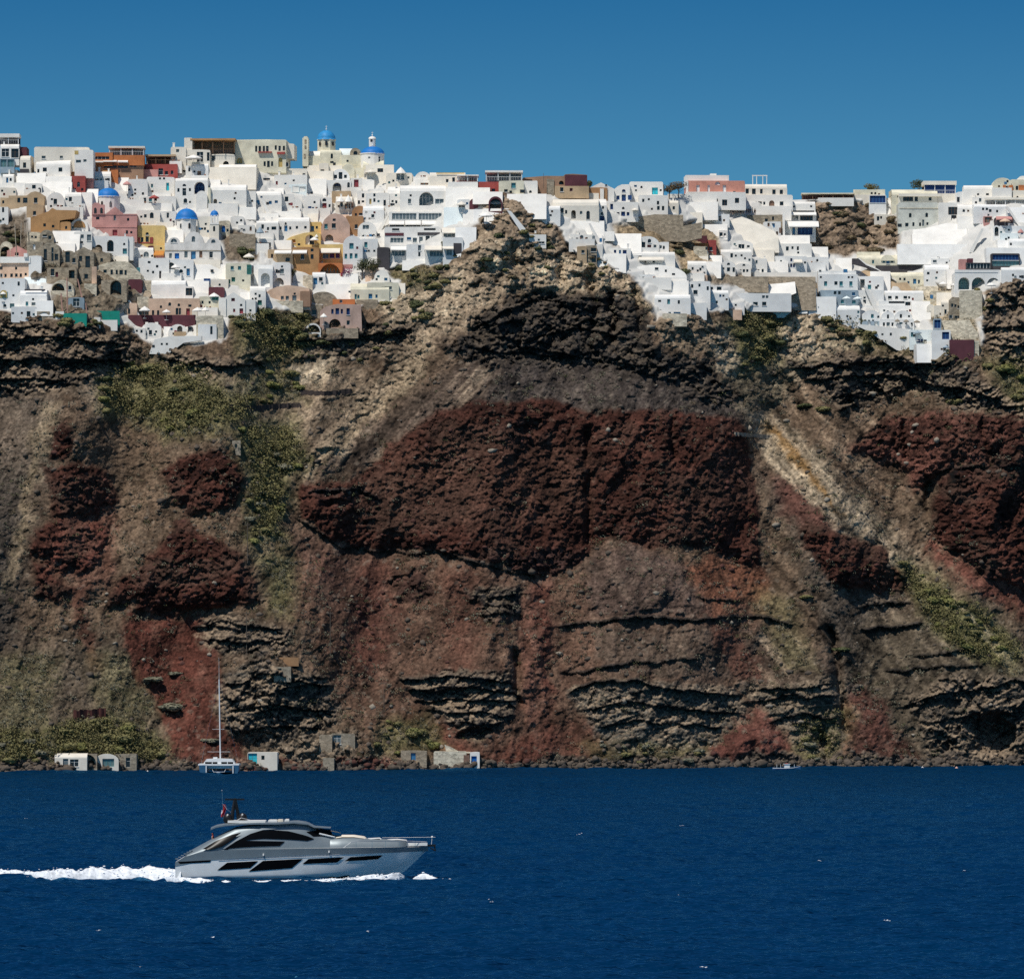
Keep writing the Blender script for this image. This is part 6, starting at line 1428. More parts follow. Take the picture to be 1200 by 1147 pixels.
GRP = {'house': 'houses of the cliff top village', 'whitewashed_slope': 'whitewashed terraces of the village', 'terrace_wall': 'walls of the village'}
for H in HOUSES:
    tag(H.root, H.label, H.cat, GRP.get(H.name))
seen = {}
for r, u, v, c, w in PARAS:
    b = PNAME[c]+' open parasol '; k = 0
    lab = b+where(u, v, 0)
    if lab in used: lab = b+where(u, v, 0)+' near the '+where(u, v, 1).split(' the ')[-1]
    if lab in used: lab = ('wide ' if w > 2.6 else 'narrow ')+lab
    if lab in used: lab = 'rightmost '+lab
    used.add(lab); tag(r, ' '.join(lab.split()[:16]), 'parasol', 'parasols on the village terraces')
# ================================================================ vegetation, rubble, poles
LEAFC = dict(olive=((.18,.16,.066),(.125,.114,.05)), sage=((.18,.17,.118),(.135,.126,.086)), deep=((.085,.092,.04),(.058,.066,.03)), dry=((.16,.12,.068),(.105,.08,.048)), bright=((.185,.178,.06),(.13,.128,.046)), magenta=((.30,.012,.12),(.16,.01,.07)))
def leafmats(k):
    a, b_ = LEAFC[k]
    return [mat('leaf_'+k+'_light', a, .8, .25, 4, spec=.2), mat('leaf_'+k+'_dark', b_, .85, .25, 4, spec=.2)]
def leaf_cloud(g, blobs, n, size):
    """leaf faces spread through several lobes; blobs: (x,y,z,rx,ry,rz)"""
    B = np.array(blobs, float); wgt = (B[:,3]*B[:,5]); wgt /= wgt.sum()
    k = g.choice(len(B), n, p=wgt)
    d = g.normal(size=(n,3)); d /= np.linalg.norm(d, axis=1)[:,None]
    rad = g.uniform(.72, 1.04, n)
    p = B[k,:3]+d*B[k,3:]*rad[:,None]
    p = p[p[:,2] > -.02]; d = d[:len(p)]; n = len(p)
    nn = d*.7+np.array((0, -.1, .75))+g.normal(size=(n,3))*.45; nn /= np.linalg.norm(nn, axis=1)[:,None]
    a = np.cross(nn, g.normal(size=(n,3))); a /= np.linalg.norm(a, axis=1)[:,None]
    b_ = np.cross(nn, a)
    s = size*g.uniform(.6, 1.4, n)[:,None]
    q = np.stack([p+a*s, p+b_*s*.7, p-a*s, p-b_*s*.7], 1).reshape(-1,3)
    return q, np.arange(4*n).reshape(-1,4)
def lobe_shell(g, bl, k=.86):
    V_ = []; F_ = []; o = 0; nu, nv = 11, 6
    for (x, y, z, rx, ry, rz) in bl:
        for j in range(nv+1):
            for i in range(nu):
                t = math.pi*j/nv; a = 2*math.pi*i/nu; w = k*(1+g.uniform(-.13, .13)); V_.append((x+rx*w*math.sin(t)*math.cos(a), y+ry*w*math.sin(t)*math.sin(a), z+rz*w*math.cos(t)))
        for j in range(nv):
            for i in range(nu): F_.append((o+j*nu+i, o+(j+1)*nu+i, o+(j+1)*nu+(i+1)%nu, o+j*nu+(i+1)%nu))
        o += nu*(nv+1)
    return np.array(V_), np.array(F_)
def bush_mesh(seed, kind, n=330):
    g = np.random.default_rng(seed)
    bl = [(0,0,.42,.62,.62,.42)]+[(g.uniform(-.55,.55), g.uniform(-.5,.5), g.uniform(.2,.5), g.uniform(.3,.5), g.uniform(.3,.5), g.uniform(.25,.42)) for _ in range(5)]
    q, f = leaf_cloud(g, bl, n, .10)
    sv, sf = lobe_shell(g, bl); f = np.concatenate([f, sf+len(q)]); q = np.concatenate([q, sv])
    mi = (g.random(len(f)) < .25).astype(int)
    return np_mesh('foliage', q, f, leafmats(kind), mi)
BUSH = {k: [bush_mesh(10*i+j, k) for j in range(4)] for i, k in enumerate(('olive', 'sage', 'deep', 'dry', 'bright'))}
def bush(u, v, r, kind, label, sq=.8, name='shrub'):
    p = pt(u, v)
    o = obj(name, rnd.choice(BUSH[kind]), None, (p.x, p.y+.1, p.z-.12*r)); o.rotation_euler = (0, 0, rnd.uniform(0, 6.28))
    s = r*rnd.uniform(.9, 1.1); o.scale = (s*1.1, s*1.1, s*sq)
    tag(o, label[0], 'shrub', label[1]); return o
def in_poly_pts(poly, n, r_, jitter=True):
    xs_ = [p[0] for p in poly]; ys_ = [p[1] for p in poly]; out = []; tries = 0
    while len(out) < n and tries < n*60:
        tries += 1
        p = (r_.uniform(min(xs_), max(xs_)), r_.uniform(min(ys_), max(ys_)))
        if inside(p, [tuple(q) for q in poly]): out.append(p)
    return out
vr = random.Random(5)
PATCH = [
 ([(655,282),(700,303),(757,346),(765,376),(745,352),(690,314)], 10, (.7,1.5), ('deep','dry','olive'), 'small shrub along the rocky edge below the white houses right of the crest'),
 ([(432,313),(545,308),(546,330),(475,348),(442,332)], 16, (1.0,1.9), ('deep','olive','olive'), 'green shrub in the strip under the long balconied hotel'),
 ([(545,268),(600,256),(642,264),(705,302),(640,335),(560,322)], 20, (.7,1.6), ('dry','deep','olive'), 'small dry shrub on the tan rocky crest below the village'),
 ([(345,400),(470,385),(480,410),(380,440)], 14, (.8,1.7), ('deep','olive','dry'), 'shrub on the black rocky rim below the dusty pink house'),
 # polygon, count, radius range (m), kinds, label, group
 ([(265,372),(300,362),(355,365),(368,395),(335,430),(300,425),(270,400)], 22, (1.3,2.6), ('deep','deep','olive'), 'dark green rounded shrub on the green slope below the white gabled house with red doors'),
 ([(112,440),(150,425),(225,430),(290,470),(295,500),(210,508),(125,492)], 26, (1.3,2.4), ('olive','olive','bright','deep'), 'olive green shrub in the broad patch under the white garden wall on the left'),
 ([(285,435),(345,438),(355,470),(292,475)], 10, (1.2,2.2), ('bright','olive'), 'olive shrub just above the thin stone terrace wall on the left slope'),
 ([(275,505),(345,492),(368,540),(336,560),(336,640),(290,640),(292,560)], 26, (1.0,2.2), ('olive','bright','sage'), 'green shrub in the gully right of the red boulder'),
 ([(395,318),(415,318),(412,328),(398,328)], 0, (1.2,2.0), ('deep','olive'), 'dark green shrub beside the tree under the long balconied hotel'),
 ([(425,355),(500,350),(505,378),(430,392)], 10, (1.2,2.2), ('deep','olive'), 'dark green shrub right of the dusty pink house on the rocky rim'),
 ([(1056,660),(1100,684),(1172,744),(1190,770),(1140,766),(1086,724)], 34, (1.1,2.2), ('bright','bright','olive'), 'bright green shrub on the long diagonal green slope at the lower right'),
 ([(65,850),(150,842),(198,880),(196,898),(165,898),(160,882),(60,880)], 18, (1.3,2.6), ('olive','olive','bright'), 'olive shrub around the boathouses at the water on the left'),
 ([(-10,850),(58,855),(58,900),(-10,900)], 12, (1.2,2.3), ('olive','sage'), 'olive shrub on the shore at the far left edge'),
 ([(862,385),(918,366),(916,420),(872,438)], 12, (1.4,2.5), ('deep','olive'), 'dark shrub in the cleft right of the white shuttered villa'),
 ([(960,362),(1105,408),(1125,422),(1040,412),(965,388)], 16, (1.2,2.2), ('dry','deep','olive'), 'dark shrub on the rim below the curving white retaining wall'),
 ([(430,845),(500,838),(518,880),(440,886)], 12, (1.2,2.3), ('olive','bright','sage'), 'rounded green shrub on the shore slope left of the beige storehouse'),
 ([(945,240),(1030,236),(1054,265),(1046,298),(990,300),(950,290)], 17, (1.0,2.2), ('dry','deep','dry'), 'dry brown shrub on the scrubby crag between the terraces on the right'),
 ([(1135,335),(1165,345),(1160,365),(1140,365)], 5, (1.4,2.2), ('olive','bright'), 'olive shrub beside the arcade at the right'),
 ([(1140,425),(1200,430),(1200,470),(1160,455)], 9, (1.3,2.4), ('olive','bright'), 'olive green shrub on the slope at the right edge below the bluff'),
 ([(170,765),(180,790),(215,845),(195,850)], 0, (1,2), ('sage',), ''),
 ([(268,278),(300,282),(298,304),(268,304)], 5, (1.3,1.9), ('olive','deep'), 'shrub growing under the rubble wall beside the triple arched church'),
 ([(0,258),(24,250),(32,285),(0,300)], 6, (1.2,2.0), ('dry','deep'), 'dark withered shrub on the bare ground at the left edge of the town'),
 ([(35,345),(75,352),(78,368),(40,368)], 4, (1.0,1.6), ('deep',), 'dark shrub left of the green netting'),
 ([(45,372),(110,370),(120,385),(50,392)], 7, (1.3,2.2), ('deep','olive'), 'dark shrub on the black rocks under the green netting'),
 ([(700,870),(820,878),(815,895),(705,895)], 10, (1.0,1.8), ('olive','sage'), 'low olive shrub on the shore below the layered grey cliff'),
 ([(945,850),(995,840),(985,892),(930,893)], 9, (1.1,2.0), ('olive','sage'), 'olive shrub on the shore right of the red cone'),
 ([(785,290),(815,285),(820,315),(800,322)], 6, (1.2,2.0), ('deep','dry'), 'dark shrub beside the orange awning terrace'),
 ([(775,297),(788,297),(790,310),(776,310)], 2, (1.8,2.2), ('deep',), 'round dark bush right of the long cream awning'),
 ([(605,255),(655,262),(660,280),(640,290),(600,265)], 6, (1.0,1.6), ('dry','olive'), 'dry shrub along the thin white stairway on the rocky ridge'),
 ([(500,262),(540,258),(545,330),(525,332)], 4, (1.2,1.8), ('deep','dry'), 'dark shrub at the right foot of the balconied hotel'),
]
for poly, cnt, (r0, r1_), kinds, lab in PATCH:
    for (u, v) in in_poly_pts(poly, int(cnt*1.0), vr): bush(u, v, 1.15*vr.uniform(r0*.75, r1_), vr.choice(kinds), (lab, 'shrubs: '+lab))
for (u, v, r, lab) in ((178,797,3.0,'large grey green bush on the red scree, upper left of three'), (206,790,2.2,'medium grey green bush on the red scree, upper right'), (203,830,4.2,'largest grey green bush low on the red scree'), (248,869,2.6,'grey green bush at the right edge of the red scree'),
    (945,476,2.6,'dark green bush under the black ledge at the upper right'), (965,480,3.0,'broad olive bush under the black ledge at the upper right'), (1118,472,3.6,'wide yellow green bush on top of the brown red cliff at the right'), (376,402,3.0,'dark column shaped shrub under the dusty pink house'), (988,762,2.6,'round olive bush beside the dark vertical cleft at the lower right'), (945,700,2.4,'olive bush left of the small red outcrop at the lower right'), (570,305,2.4,'round dark bush on the tan ridge under the town')):
    bush(u, v, r, 'sage' if 'grey' in lab else 'deep' if 'dark' in lab else 'olive', (lab, None), .5)
# trees
def tree(u, v, h, r, kind, label, trunkc=(.20,.15,.11), y=None, n=900, name='tree'):
    p = pt(u, v) if y is None else Vector((wx(u, y), y, wz(v, y)))
    rt = empty(name, p); g = np.random.default_rng(int(u*7+v))
    tm = MB(); ch = h*.5
    tm.bar((0,0,-.5),(.1,0,ch*.6),.16,n=8,r2=.13); tm.bar((.1,0,ch*.6),(0,.1,h*.75),.13,n=8,r2=.05)
    for i in range(6):
        a = i*1.05+g.uniform(-.3,.3); tm.bar((.08,0,ch*(.6+.08*i)), (r*.6*math.cos(a), r*.6*math.sin(a), h*g.uniform(.6,.85)), .07, n=6, r2=.02)
    tm.build('trunk', mat('tree_bark', trunkc, .9, .3, 3, bump=.4), rt)
    bl = [(g.uniform(-.5,.5)*r, g.uniform(-.4,.4)*r, h*g.uniform(.55,.85), r*g.uniform(.35,.6), r*g.uniform(.35,.6), h*g.uniform(.12,.22)) for _ in range(9)]
    q, f = leaf_cloud(g, bl, n, .16); mi = (g.random(len(f)) < .28).astype(int)
    obj('crown', np_mesh('crown', q, f, leafmats(kind), mi), rt); tag(rt, label, 'tree')
tree(424,328,5.6,2.1,'deep','dark round tree, left one of the pair with pale trunks beside the teal windowed house')
tree(436,328,5.8,2.3,'deep','dark round tree, right one of the pair with pale trunks beside the teal windowed house')
tree(342,331,3.6,1.3,'olive','slim green tree beside the small white house with the bright blue door')
tree(1077,234,5.5,2.6,'deep','dark green tree on the skyline left of the glass tower', y=depth(1077,236)+6)
tree(1092,234,4.6,2.4,'deep','lower dark green tree partly behind the glass tower', y=depth(1092,236)+7)
tree(1022,232,4.0,2.4,'olive','low green tree behind the cream roof on the right skyline', y=depth(1022,236)+12)
tree(795,232,4.6,3.4,'dry','wide scrubby tree beside the salmon pink mansion', y=depth(795,236)+1)
tree(784,232,3.8,2.2,'dry','smaller scrubby tree left of the wide one by the salmon pink mansion', y=depth(784,236)+1)
tree(101,205,3.4,1.2,'olive','small palm like tree behind the small red house')
tree(690,226,3.2,1.4,'deep','dark little tree behind the white pitched roof on the skyline', y=depth(690,232)+10)
p = pt(405, 327, 1.5); rt = empty('bougainvillea', p); g = np.random.default_rng(3)
q, f = leaf_cloud(g, [(0,0,1.6,1.5,.6,1.5),(-.9,0,.9,.8,.5,.9),(1.0,0,2.3,1.1,.5,.7)], 420, .14); obj('crown', np_mesh('crown', q, f, leafmats('magenta'), (g.random(len(f)) < .28).astype(int)), rt)
sm = MB(); sm.bar((0,0,-.3),(.1,0,1.6),.06); sm.build('stem', mat('tree_bark', (.2,.15,.11)), rt); tag(rt, 'magenta bougainvillea climbing beside the huge orange arch', 'plant')
# merged low scrub over the slopes (nobody could count it)
g = np.random.default_rng(77)
def gr_ok(c): return c[1]/max(1e-3, c[0]) > .80 and c[2] < .56*c[0]
def density(u, v):
    c = int(np.clip((u-us[0])/DU, 0, NC-1)); r = int(np.clip((v-VT[c])/(VS[c]-VT[c])*(NR-1), 0, NR-1))
    if TOWN[r, c] > .2: return 0, 0
    col = C[r, c]; green = col[1]/max(1e-3, col[0]) if col[2] < .56*col[0] else min(.8, col[1]/max(1e-3, col[0])); rk = RO[r, c]
    d = .42*(fbm_s(u, v)) + (1.2 if green > .86 else 0)
    if gr_ok(col) and rk < .6: d = 1.2
    if rk > 1.2: d *= .22
    elif rk > .7: d *= .5
    if col[0] > .085 and green < .45: d *= .16
    return d, green
_fb = fbm(np.arange(-100, 1300, 4)[None, :].repeat(200, 0)/60.0, np.arange(180, 980, 4)[:, None].repeat(350, 1)/45.0, 99, 3)
def fbm_s(u, v): return float(np.clip((_fb[int((v-180)/4) % 200, int((u+100)/4) % 350]-.42)*5, 0, 1))
QV = []; QM = []
for _ in range(56000):
    u = g.uniform(-85, 1285); v = g.uniform(300, 898); d, gr = density(u, v)
    if g.random() > d*(.95 if gr > .86 else .55): continue
    p = pt(u, v); r = (.3+1.0*g.random()**2.2)*(2.0 if gr > .86 else 1.0)
    q, f = leaf_cloud(g, [(0,0,.35*r,r,r,.6*r),(g.uniform(-.6,.6)*r,0,.25*r,.6*r,.6*r,.4*r)], int(20+22*r), .16*r**.6)
    QV.append(q+np.array(p)); k = 0 if gr > .86 else g.choice([1, 1, 1, 2, 3]); QM.append(np.full(len(q)//4, 2*k)+(g.random(len(q)//4) < .28))
QV = np.concatenate(QV); QM = np.concatenate(QM)
o = obj('scrub', np_mesh('scrub', QV, np.arange(len(QV)).reshape(-1,4), leafmats('olive')+leafmats('sage')+leafmats('dry')+leafmats('deep'), QM)); tag(o, 'low dry scrub dotted over the cliff slopes', 'scrub', kind='stuff')
# loose stones
ico = np.array([(0,0,1),(.894,0,.447),(.276,.851,.447),(-.724,.526,.447),(-.724,-.526,.447),(.276,-.851,.447),(.724,.526,-.447),(-.276,.851,-.447),(-.894,0,-.447),(-.276,-.851,-.447),(.724,-.526,-.447),(0,0,-1)])
icf = np.array([(0,1,2),(0,2,3),(0,3,4),(0,4,5),(0,5,1),(1,6,2),(2,7,3),(3,8,4),(4,9,5),(5,10,1),(6,7,2),(7,8,3),(8,9,4),(9,10,5),(10,6,1),(11,7,6),(11,8,7),(11,9,8),(11,10,9),(11,6,10)])
RV = []; RF = []; RM = []; k = 0
for _ in range(16000):
    u = g.uniform(-85, 1285); v = g.uniform(300, 903) if g.random() < .8 else float(vshore(u))-abs(g.normal())*5
    c = int(np.clip((u-us[0])/DU, 0, NC-1)); r = int(np.clip((v-VT[c])/(VS[c]-VT[c])*(NR-1), 0, NR-1))
    if TOWN[r, c] > .2: continue
    shore = v > vshore(u)-12
    if not shore and g.random() > .25+1.2*max(0, float(_fb[int((v-180)/4) % 200, int((u+100)/4) % 350])-.5)*2: continue
    s = .12+.8*g.random()**6+(.6*g.random()**2 if shore else 0); p = pt(u, v)
    q = ico*(1+.35*g.normal(size=(12,1))*.6)*np.array([g.uniform(.8,1.4), 1, g.uniform(.6,1)])*s
    RV.append(q+np.array(p)); RF.append(icf+k); k += 12
    col = C[r, c]; RM.append(np.full(20, (1 if col[0] > 1.9*col[1] else 0) if g.random() < .91 else (2 if not shore else 3)))
o = obj('rubble', np_mesh('rubble', np.concatenate(RV), np.concatenate(RF), [mat('stone_brown', (.10,.078,.06), .95, .3, .9), mat('stone_red', (.085,.035,.027), .95, .3, .9), mat('stone_pale', (.27,.23,.18), .95, .25, .9), mat('stone_black', (.035,.032,.03), .95, .3, .9)], np.concatenate(RM)))
tag(o, 'loose stones scattered over the scree and the shore', 'stones', kind='stuff')
def dry_wall(pl, h, label, c):
    P = np.array(pl, float); uu = np.arange(P[0,0], P[-1,0]+.1, 2.0); vv = np.interp(uu, P[:,0], P[:,1])
    rows = [[], [], [], []]
    for u, v in zip(uu, vv):
        p = pt(u, v); t = h*(.85+.3*rnd.random())
        for r_, (dy, dz) in zip(rows, ((-.45,-.6),(-.45,t),(.35,t),(.35,-.6))): r_.append((p.x, p.y+dy, p.z+dz))
    q = MB(); q.grid(rows[::-1]); tag(q.build('dry_stone_wall', c), label, 'wall')
dry_wall([(268,478),(300,480),(330,477),(352,476)], .9, 'thin dark terrace wall crossing the green slope under the town', mat('wall_dark_stone', (.06,.045,.04), .95, .3, 1.2))
dry_wall([(352,461),(385,462),(412,459)], .8, 'short thin terrace wall right of the pale scree patch', mat('wall_dark_stone', (.06,.045,.04)))
dry_wall([(86,841),(124,839)], 1.8, 'dark red dry stone wall on the slope above the boathouses', mat('wall_red_stone', (.075,.026,.022), .95, .3, 1.2))
dry_wall([(860,508),(905,512)], .4, 'pale thin wall line near the top of the diagonal scree', mat('wall_pale_stone', (.3,.25,.19), .95, .3, 1.2))
# poles on the slopes and on the skyline
def pole(u, v0, v1, label, r=.09, arm=True):
    p = pt(u, v1, .3); h = (v1-v0)/F*p.y; rt = empty('utility_pole', p); mb = MB(); mb.bar((0,0,-1),(0,0,h),r,n=8,r2=r*.7); mb.build('post', mat('pole_wood', (.12,.095,.075), .9, .2, 3), rt)
    if arm: ab = MB(); ab.box(-.7,-.05,h-.6,.7,.05,h-.48); [ab.bar((x,0,h-.48),(x,0,h-.25),.05) for x in (-.6, 0, .6)]; ab.build('crossarm', mat('pole_wood', (.12,.095,.075)), rt)
    tag(rt, label, 'utility pole', 'poles on the slope')
pole(290,612,655,'thin wooden pole in the green gully right of the red boulder'); pole(387,716,765,'thin wooden pole on the red slope below the left end of the big red cliff'); pole(450,798,832,'short wooden pole above the beige storehouse shore')
pole(289,716,765,'thin pole standing over the black ledges right of the large red outcrop'); pole(1116,428,462,'pale pole on the rim below the beige sloping wall', .12, False); pole(637,203,216,'thin pole standing on the skyline beside the long brown ruin', .06, False)
for u, v0, v1, w, lab in ((19.5,263,300,.1,'leftmost of the bare leaning timber poles on the dark waste ground'), (24,261,290,.1,'bare leaning timber pole on the dark waste ground, beside the leftmost'), (30,261,281,.08,'upright bare timber pole on the dark waste ground'), (33.5,261,282,.09,'rightmost bare upright timber pole on the dark waste ground')):
    p = pt(u, v1, 1.0); h = (v1-v0)/F*p.y; mb = MB(); mb.bar((0,0,-.5),(rnd.uniform(-.6,.9),0,h),w,n=6); tag(mb.build('timber_pole', mat('bare_timber', (.42,.36,.28), .9, .2, 3), None, p), lab, 'pole')
for pts, lab in (([(71.5,344),(73.5,365)],'left pink pillar beside the green netting'), ([(78.5,326),(79,365)],'tall pink pillar between the ruins and the green netting'), ([(91,327),(97,350)],'leaning pink beam over the ruins'), ([(100.5,355),(102.5,373)],'right pink post above the green netting')):
    (a, b_), (c, d) = pts; p = pt(c, d, 1.2); q = Vector((wx(a, p.y)-p.x, 0, wz(b_, p.y)-p.z)); mb = MB(); mb.bar((0,0,-.5), q, .16, n=6); tag(mb.build('pillar', mat('pillar_pink', (.50,.27,.21), .9, .15), None, p), lab, 'pillar')
# ================================================================ motor yacht
YU, YV = 207.0, 1031.0
YY = 154000.0/(YV-HZ); YK = YY/F
def A(x, y): return ((190+x/6.6667-YU)*YK, (YV-(925+y/6.6667))*YK)
def B(x, y): return ((350+x/6.6667-YU)*YK, (YV-(925+y/6.6667))*YK)
yt = empty('motor_yacht', (wx(YU, YY+3), YY+3, 0)); tag(yt, 'silver grey motor yacht with dark windows cruising to the right on blue water', 'yacht')
HUL = mat('yacht_silver_paint', (.80,.81,.80), .3, .05, 1, metal=.1, spec=.5)  # lower hull's copy of the paint, lightened for light off the foam
HUP = mat('yacht_grey_paint', (.19,.225,.245), .45, .05, 1, metal=.35, spec=.5)
GLS = mat('yacht_black_glass', (.003,.0035,.0045), .25, .1, 1, spec=.05)
WPT = mat('yacht_white_deck', (.72,.71,.68), .5, .05, 2); CRM = mat('yacht_cream_cushion', (.74,.66,.54), .8, .08, 2); BLKP = mat('yacht_black_fitting', (.012,.012,.013), .4, .1, 2); STEEL = mat('yacht_steel', (.62,.63,.64), .2, .05, 2, metal=.9)
LX = 27.6
def lerp(x, t): return float(np.interp(x, [q[0] for q in t], [q[1] for q in t]))
ZS = [(0,1.95),(1.0,2.55),(3,3.1),(6,3.30),(14,3.48),(20,3.55),(25,3.58),(27.6,3.60)]     # deck edge
ZK = [(0,1.5),(3,2.1),(6,2.35),(14,2.72),(20,2.85),(27.6,3.1)]                             # knuckle line
BS = [(0,2.75),(4,3.0),(12,3.15),(17,3.0),(21,2.5),(24,1.75),(26.3,.85),(27.6,.12)]         # half beam at the deck
BC = [(0,2.6),(8,2.75),(14,2.55),(18,2.05),(21,1.35),(23.2,.65),(25.2,.14),(27.6,.03)]      # half beam at the chine
ZC = [(0,.1),(12,.15),(18,.4),(22,.75),(24.5,1.1),(26,2.0),(27.2,3.0),(27.6,3.35)]
ZB = [(0,-.7),(14,-1.0),(20,-.9),(23,-.35),(24.2,.25),(25.4,1.2),(26.6,2.35),(27.6,3.3)]     # keel and raked stem
def half(x, z):
    zs, zc = lerp(x, ZS), lerp(x, ZC); t = min(1, max(0, (z-zc)/max(.05, zs-zc)))
    return lerp(x, BC)+(lerp(x, BS)-lerp(x, BC))*(t**.75)
def section(x):
    zs, zk, zc, zb = lerp(x, ZS), lerp(x, ZK), lerp(x, ZC), lerp(x, ZB)
    zs_ = [zc+(zk-zc)*i/5 for i in range(6)]; up = [zk+(zs-zk)*i/3 for i in range(1, 4)]
    return [(0, zb)]+[(half(x, z), z) for z in zs_], [(half(x, zk)+.035, zk)]+[(half(x, z)+.02, z) for z in up]
xsH = [0,.15,.5,1,2,3,4.5,6,8,10,12,14,16,17.5,19,20,21,22,23,23.6,24.2,24.8,25.3,25.8,26.3,26.8,27.2,27.6]
lo = MB(); up = MB()
for s in (-1, 1):
    r1 = []; r2 = []
    for x in xsH:
        a, b_ = section(x); r1.append([(x, s*y, z) for y, z in a]); r2.append([(x, s*y, z) for y, z in b_])
    if s > 0: r1 = [q[::-1] for q in r1]; r2 = [q[::-1] for q in r2]
    lo.grid(r1); up.grid(r2)
tr, tu = section(0)
lo.add([(0,-y,z) for y, z in tr]+[(0,y,z) for y, z in tr[::-1]], [tuple(range(2*len(tr)))])
up.add([(0,-y,z) for y, z in tu]+[(0,y,z) for y, z in tu[::-1]], [tuple(range(2*len(tu)))])
hull = lo.build('hull', HUL, yt, smooth=True); up.build('topsides', HUP, yt, smooth=True)
dk = MB(); dk.grid([[(x, -lerp(x, BS), lerp(x, ZS)-.02), (x, 0, lerp(x, ZS)+.05), (x, lerp(x, BS), lerp(x, ZS)-.02)] for x in xsH]); dk.build('deck', WPT, yt)
bt = MB(); bt.grid([[(x, -half(x, lerp(x, ZC))*1.002-.01, lerp(x, ZC)+.32*(x < 22)), (x, -half(x, lerp(x, ZC))*1.002-.012, lerp(x, ZC)), (x, 0, lerp(x, ZB)-.01)] for x in [0,2,5,8,11,14,17,19]]); bt.build('boot_stripe', mat('yacht_antifoul', (.02,.025,.03), .5), yt)
def side_panel(name, top, bot, m, yfun, off=.012, parent=None, n=18, both=True):
    """curved panel laid on the side: top and bottom edges are (x,z) lines"""
    def res(p):
        d = [0]
        for a, b_ in zip(p[:-1], p[1:]): d.append(d[-1]+math.hypot(b_[0]-a[0], b_[1]-a[1]))
        t = np.linspace(0, d[-1], n); return list(zip(np.interp(t, d, [q[0] for q in p]), np.interp(t, d, [q[1] for q in p])))
    T = res(top); Bm = res(bot)
    for s in ((-1, 1) if both else (-1,)):
        rows = []; mb = MB()
        for k in range(5):
            f = k/4; row = [(a[0]+(b_[0]-a[0])*f, a[1]+(b_[1]-a[1])*f) for a, b_ in zip(T, Bm)]
            rows.append([(x, s*(yfun(x, z)+off), z) for x, z in row])
        mb.grid(rows if s < 0 else [r[::-1] for r in rows]); mb.build(name, m, parent or yt, smooth=True)
hy = lambda x, z: half(x, z)+.03
for top, bot in (([A(135,563), A(395,549)], [A(150,579), A(385,566)]), ([A(520,569), A(762,557)], [A(440,629), A(700,611)]), ([A(800,555), A(1112,540)], [A(685,639), A(1025,612)]),
                 ([B(90,540), B(365,528)], [B(40,581), B(310,569)]), ([B(415,527), B(560,519), B(668,514)], [B(370,559), B(520,553), B(630,545)])):
    side_panel('hull_window', top, bot, GLS, hy)
side_panel('rubbing_rail', [A(450,545), A(800,528), A(1190,515), B(330,502)], [A(450,553), A(800,536), A(1190,522), B(330,509)], STEEL, hy, .03)
# superstructure: lofted from a side profile
TOPP = [(1.0,2.5)]+[A(120,548), A(190,505), A(300,445), A(430,375), A(520,330), A(585,300), A(680,285), A(900,262), A(1060,250), A(1150,262)]+[B(100,285), B(180,330), B(300,372)]
TOPP = sorted(TOPP)
SBH = [(1.0,2.6),(4,2.85),(8,2.75),(14,2.45),(17,2.1),(19.5,1.5),(21,.9)]
def sy(x, z):
    zt, zd = lerp(x, TOPP), lerp(x, ZS); t = min(1, max(0, (z-zd)/max(.3, zt-zd))); return lerp(x, SBH)*(1-.30*t**1.6)
sp = MB(); rows = []
xsS = list(np.linspace(1.0, B(300,372)[0], 40))
for x in xsS:
    zt, zd = max(lerp(x, TOPP), lerp(x, ZS)+.04), lerp(x, ZS)-.3
    zz = [zd+(zt-.12-zd)*i/7 for i in range(8)]
    L_ = [(x, -sy(x, z), z) for z in zz]; yt_ = sy(x, zt)*.93
    rows.append(L_+[(x, -yt_*f, zt+.10*(1-f*f)) for f in (.92, .6, .25)]+[(x, 0, zt+.10)]+[(x, yt_*f, zt+.10*(1-f*f)) for f in (.25, .6, .92)]+[(x, -q[1], q[2]) for q in L_[::-1]])
sp.grid([r[::-1] for r in rows]); sp.f.append(list(range(len(rows[0])))); sp.mi.append(0); sp.build('superstructure', HUP, yt, smooth=True)
side_panel('side_window', [A(490,466), A(560,405), A(660,355), A(760,322), A(860,315), A(1000,325), A(1130,358), A(1197,384)], [A(520,471), A(600,418), A(690,392), A(800,383), A(900,386), A(1000,390), A(1100,397), A(1150,401), A(1197,386)], GLS, sy, .07, n=26)
side_panel('side_window', [A(560,430), A(610,404), A(700,399), A(970,405)], [A(525,462), A(620,452), A(720,446), A(930,440)], GLS, sy, .07)
side_panel('side_window', [A(325,465), A(430,400), A(560,350), A(628,334)], [A(390,468), A(480,440), A(560,388), A(628,336)], GLS, sy, .3)
side_panel('pillar_trim', [A(470,455), A(560,395), A(680,335), A(790,302), A(900,292)], [A(500,462), A(585,405), A(700,345), A(800,314), A(900,308)], HUP, sy, .09)
side_panel('windscreen', [B(70,330), B(180,314), B(250,318)], [B(125,368), B(200,366), B(270,362)], GLS, sy, .03)
ws = MB(); ws.grid([[(B(150,300)[0], y*1.6, B(150,300)[1]+.02-abs(y)*.08) for y in np.linspace(-1,1,9)], [(B(335,335)[0], y*1.35, B(335,335)[1]-.06-abs(y)*.05) for y in np.linspace(-1,1,9)]]); ws.build('windscreen', mat('yacht_tinted_glass', (.02,.09,.13), .08, .1, spec=.6), yt)
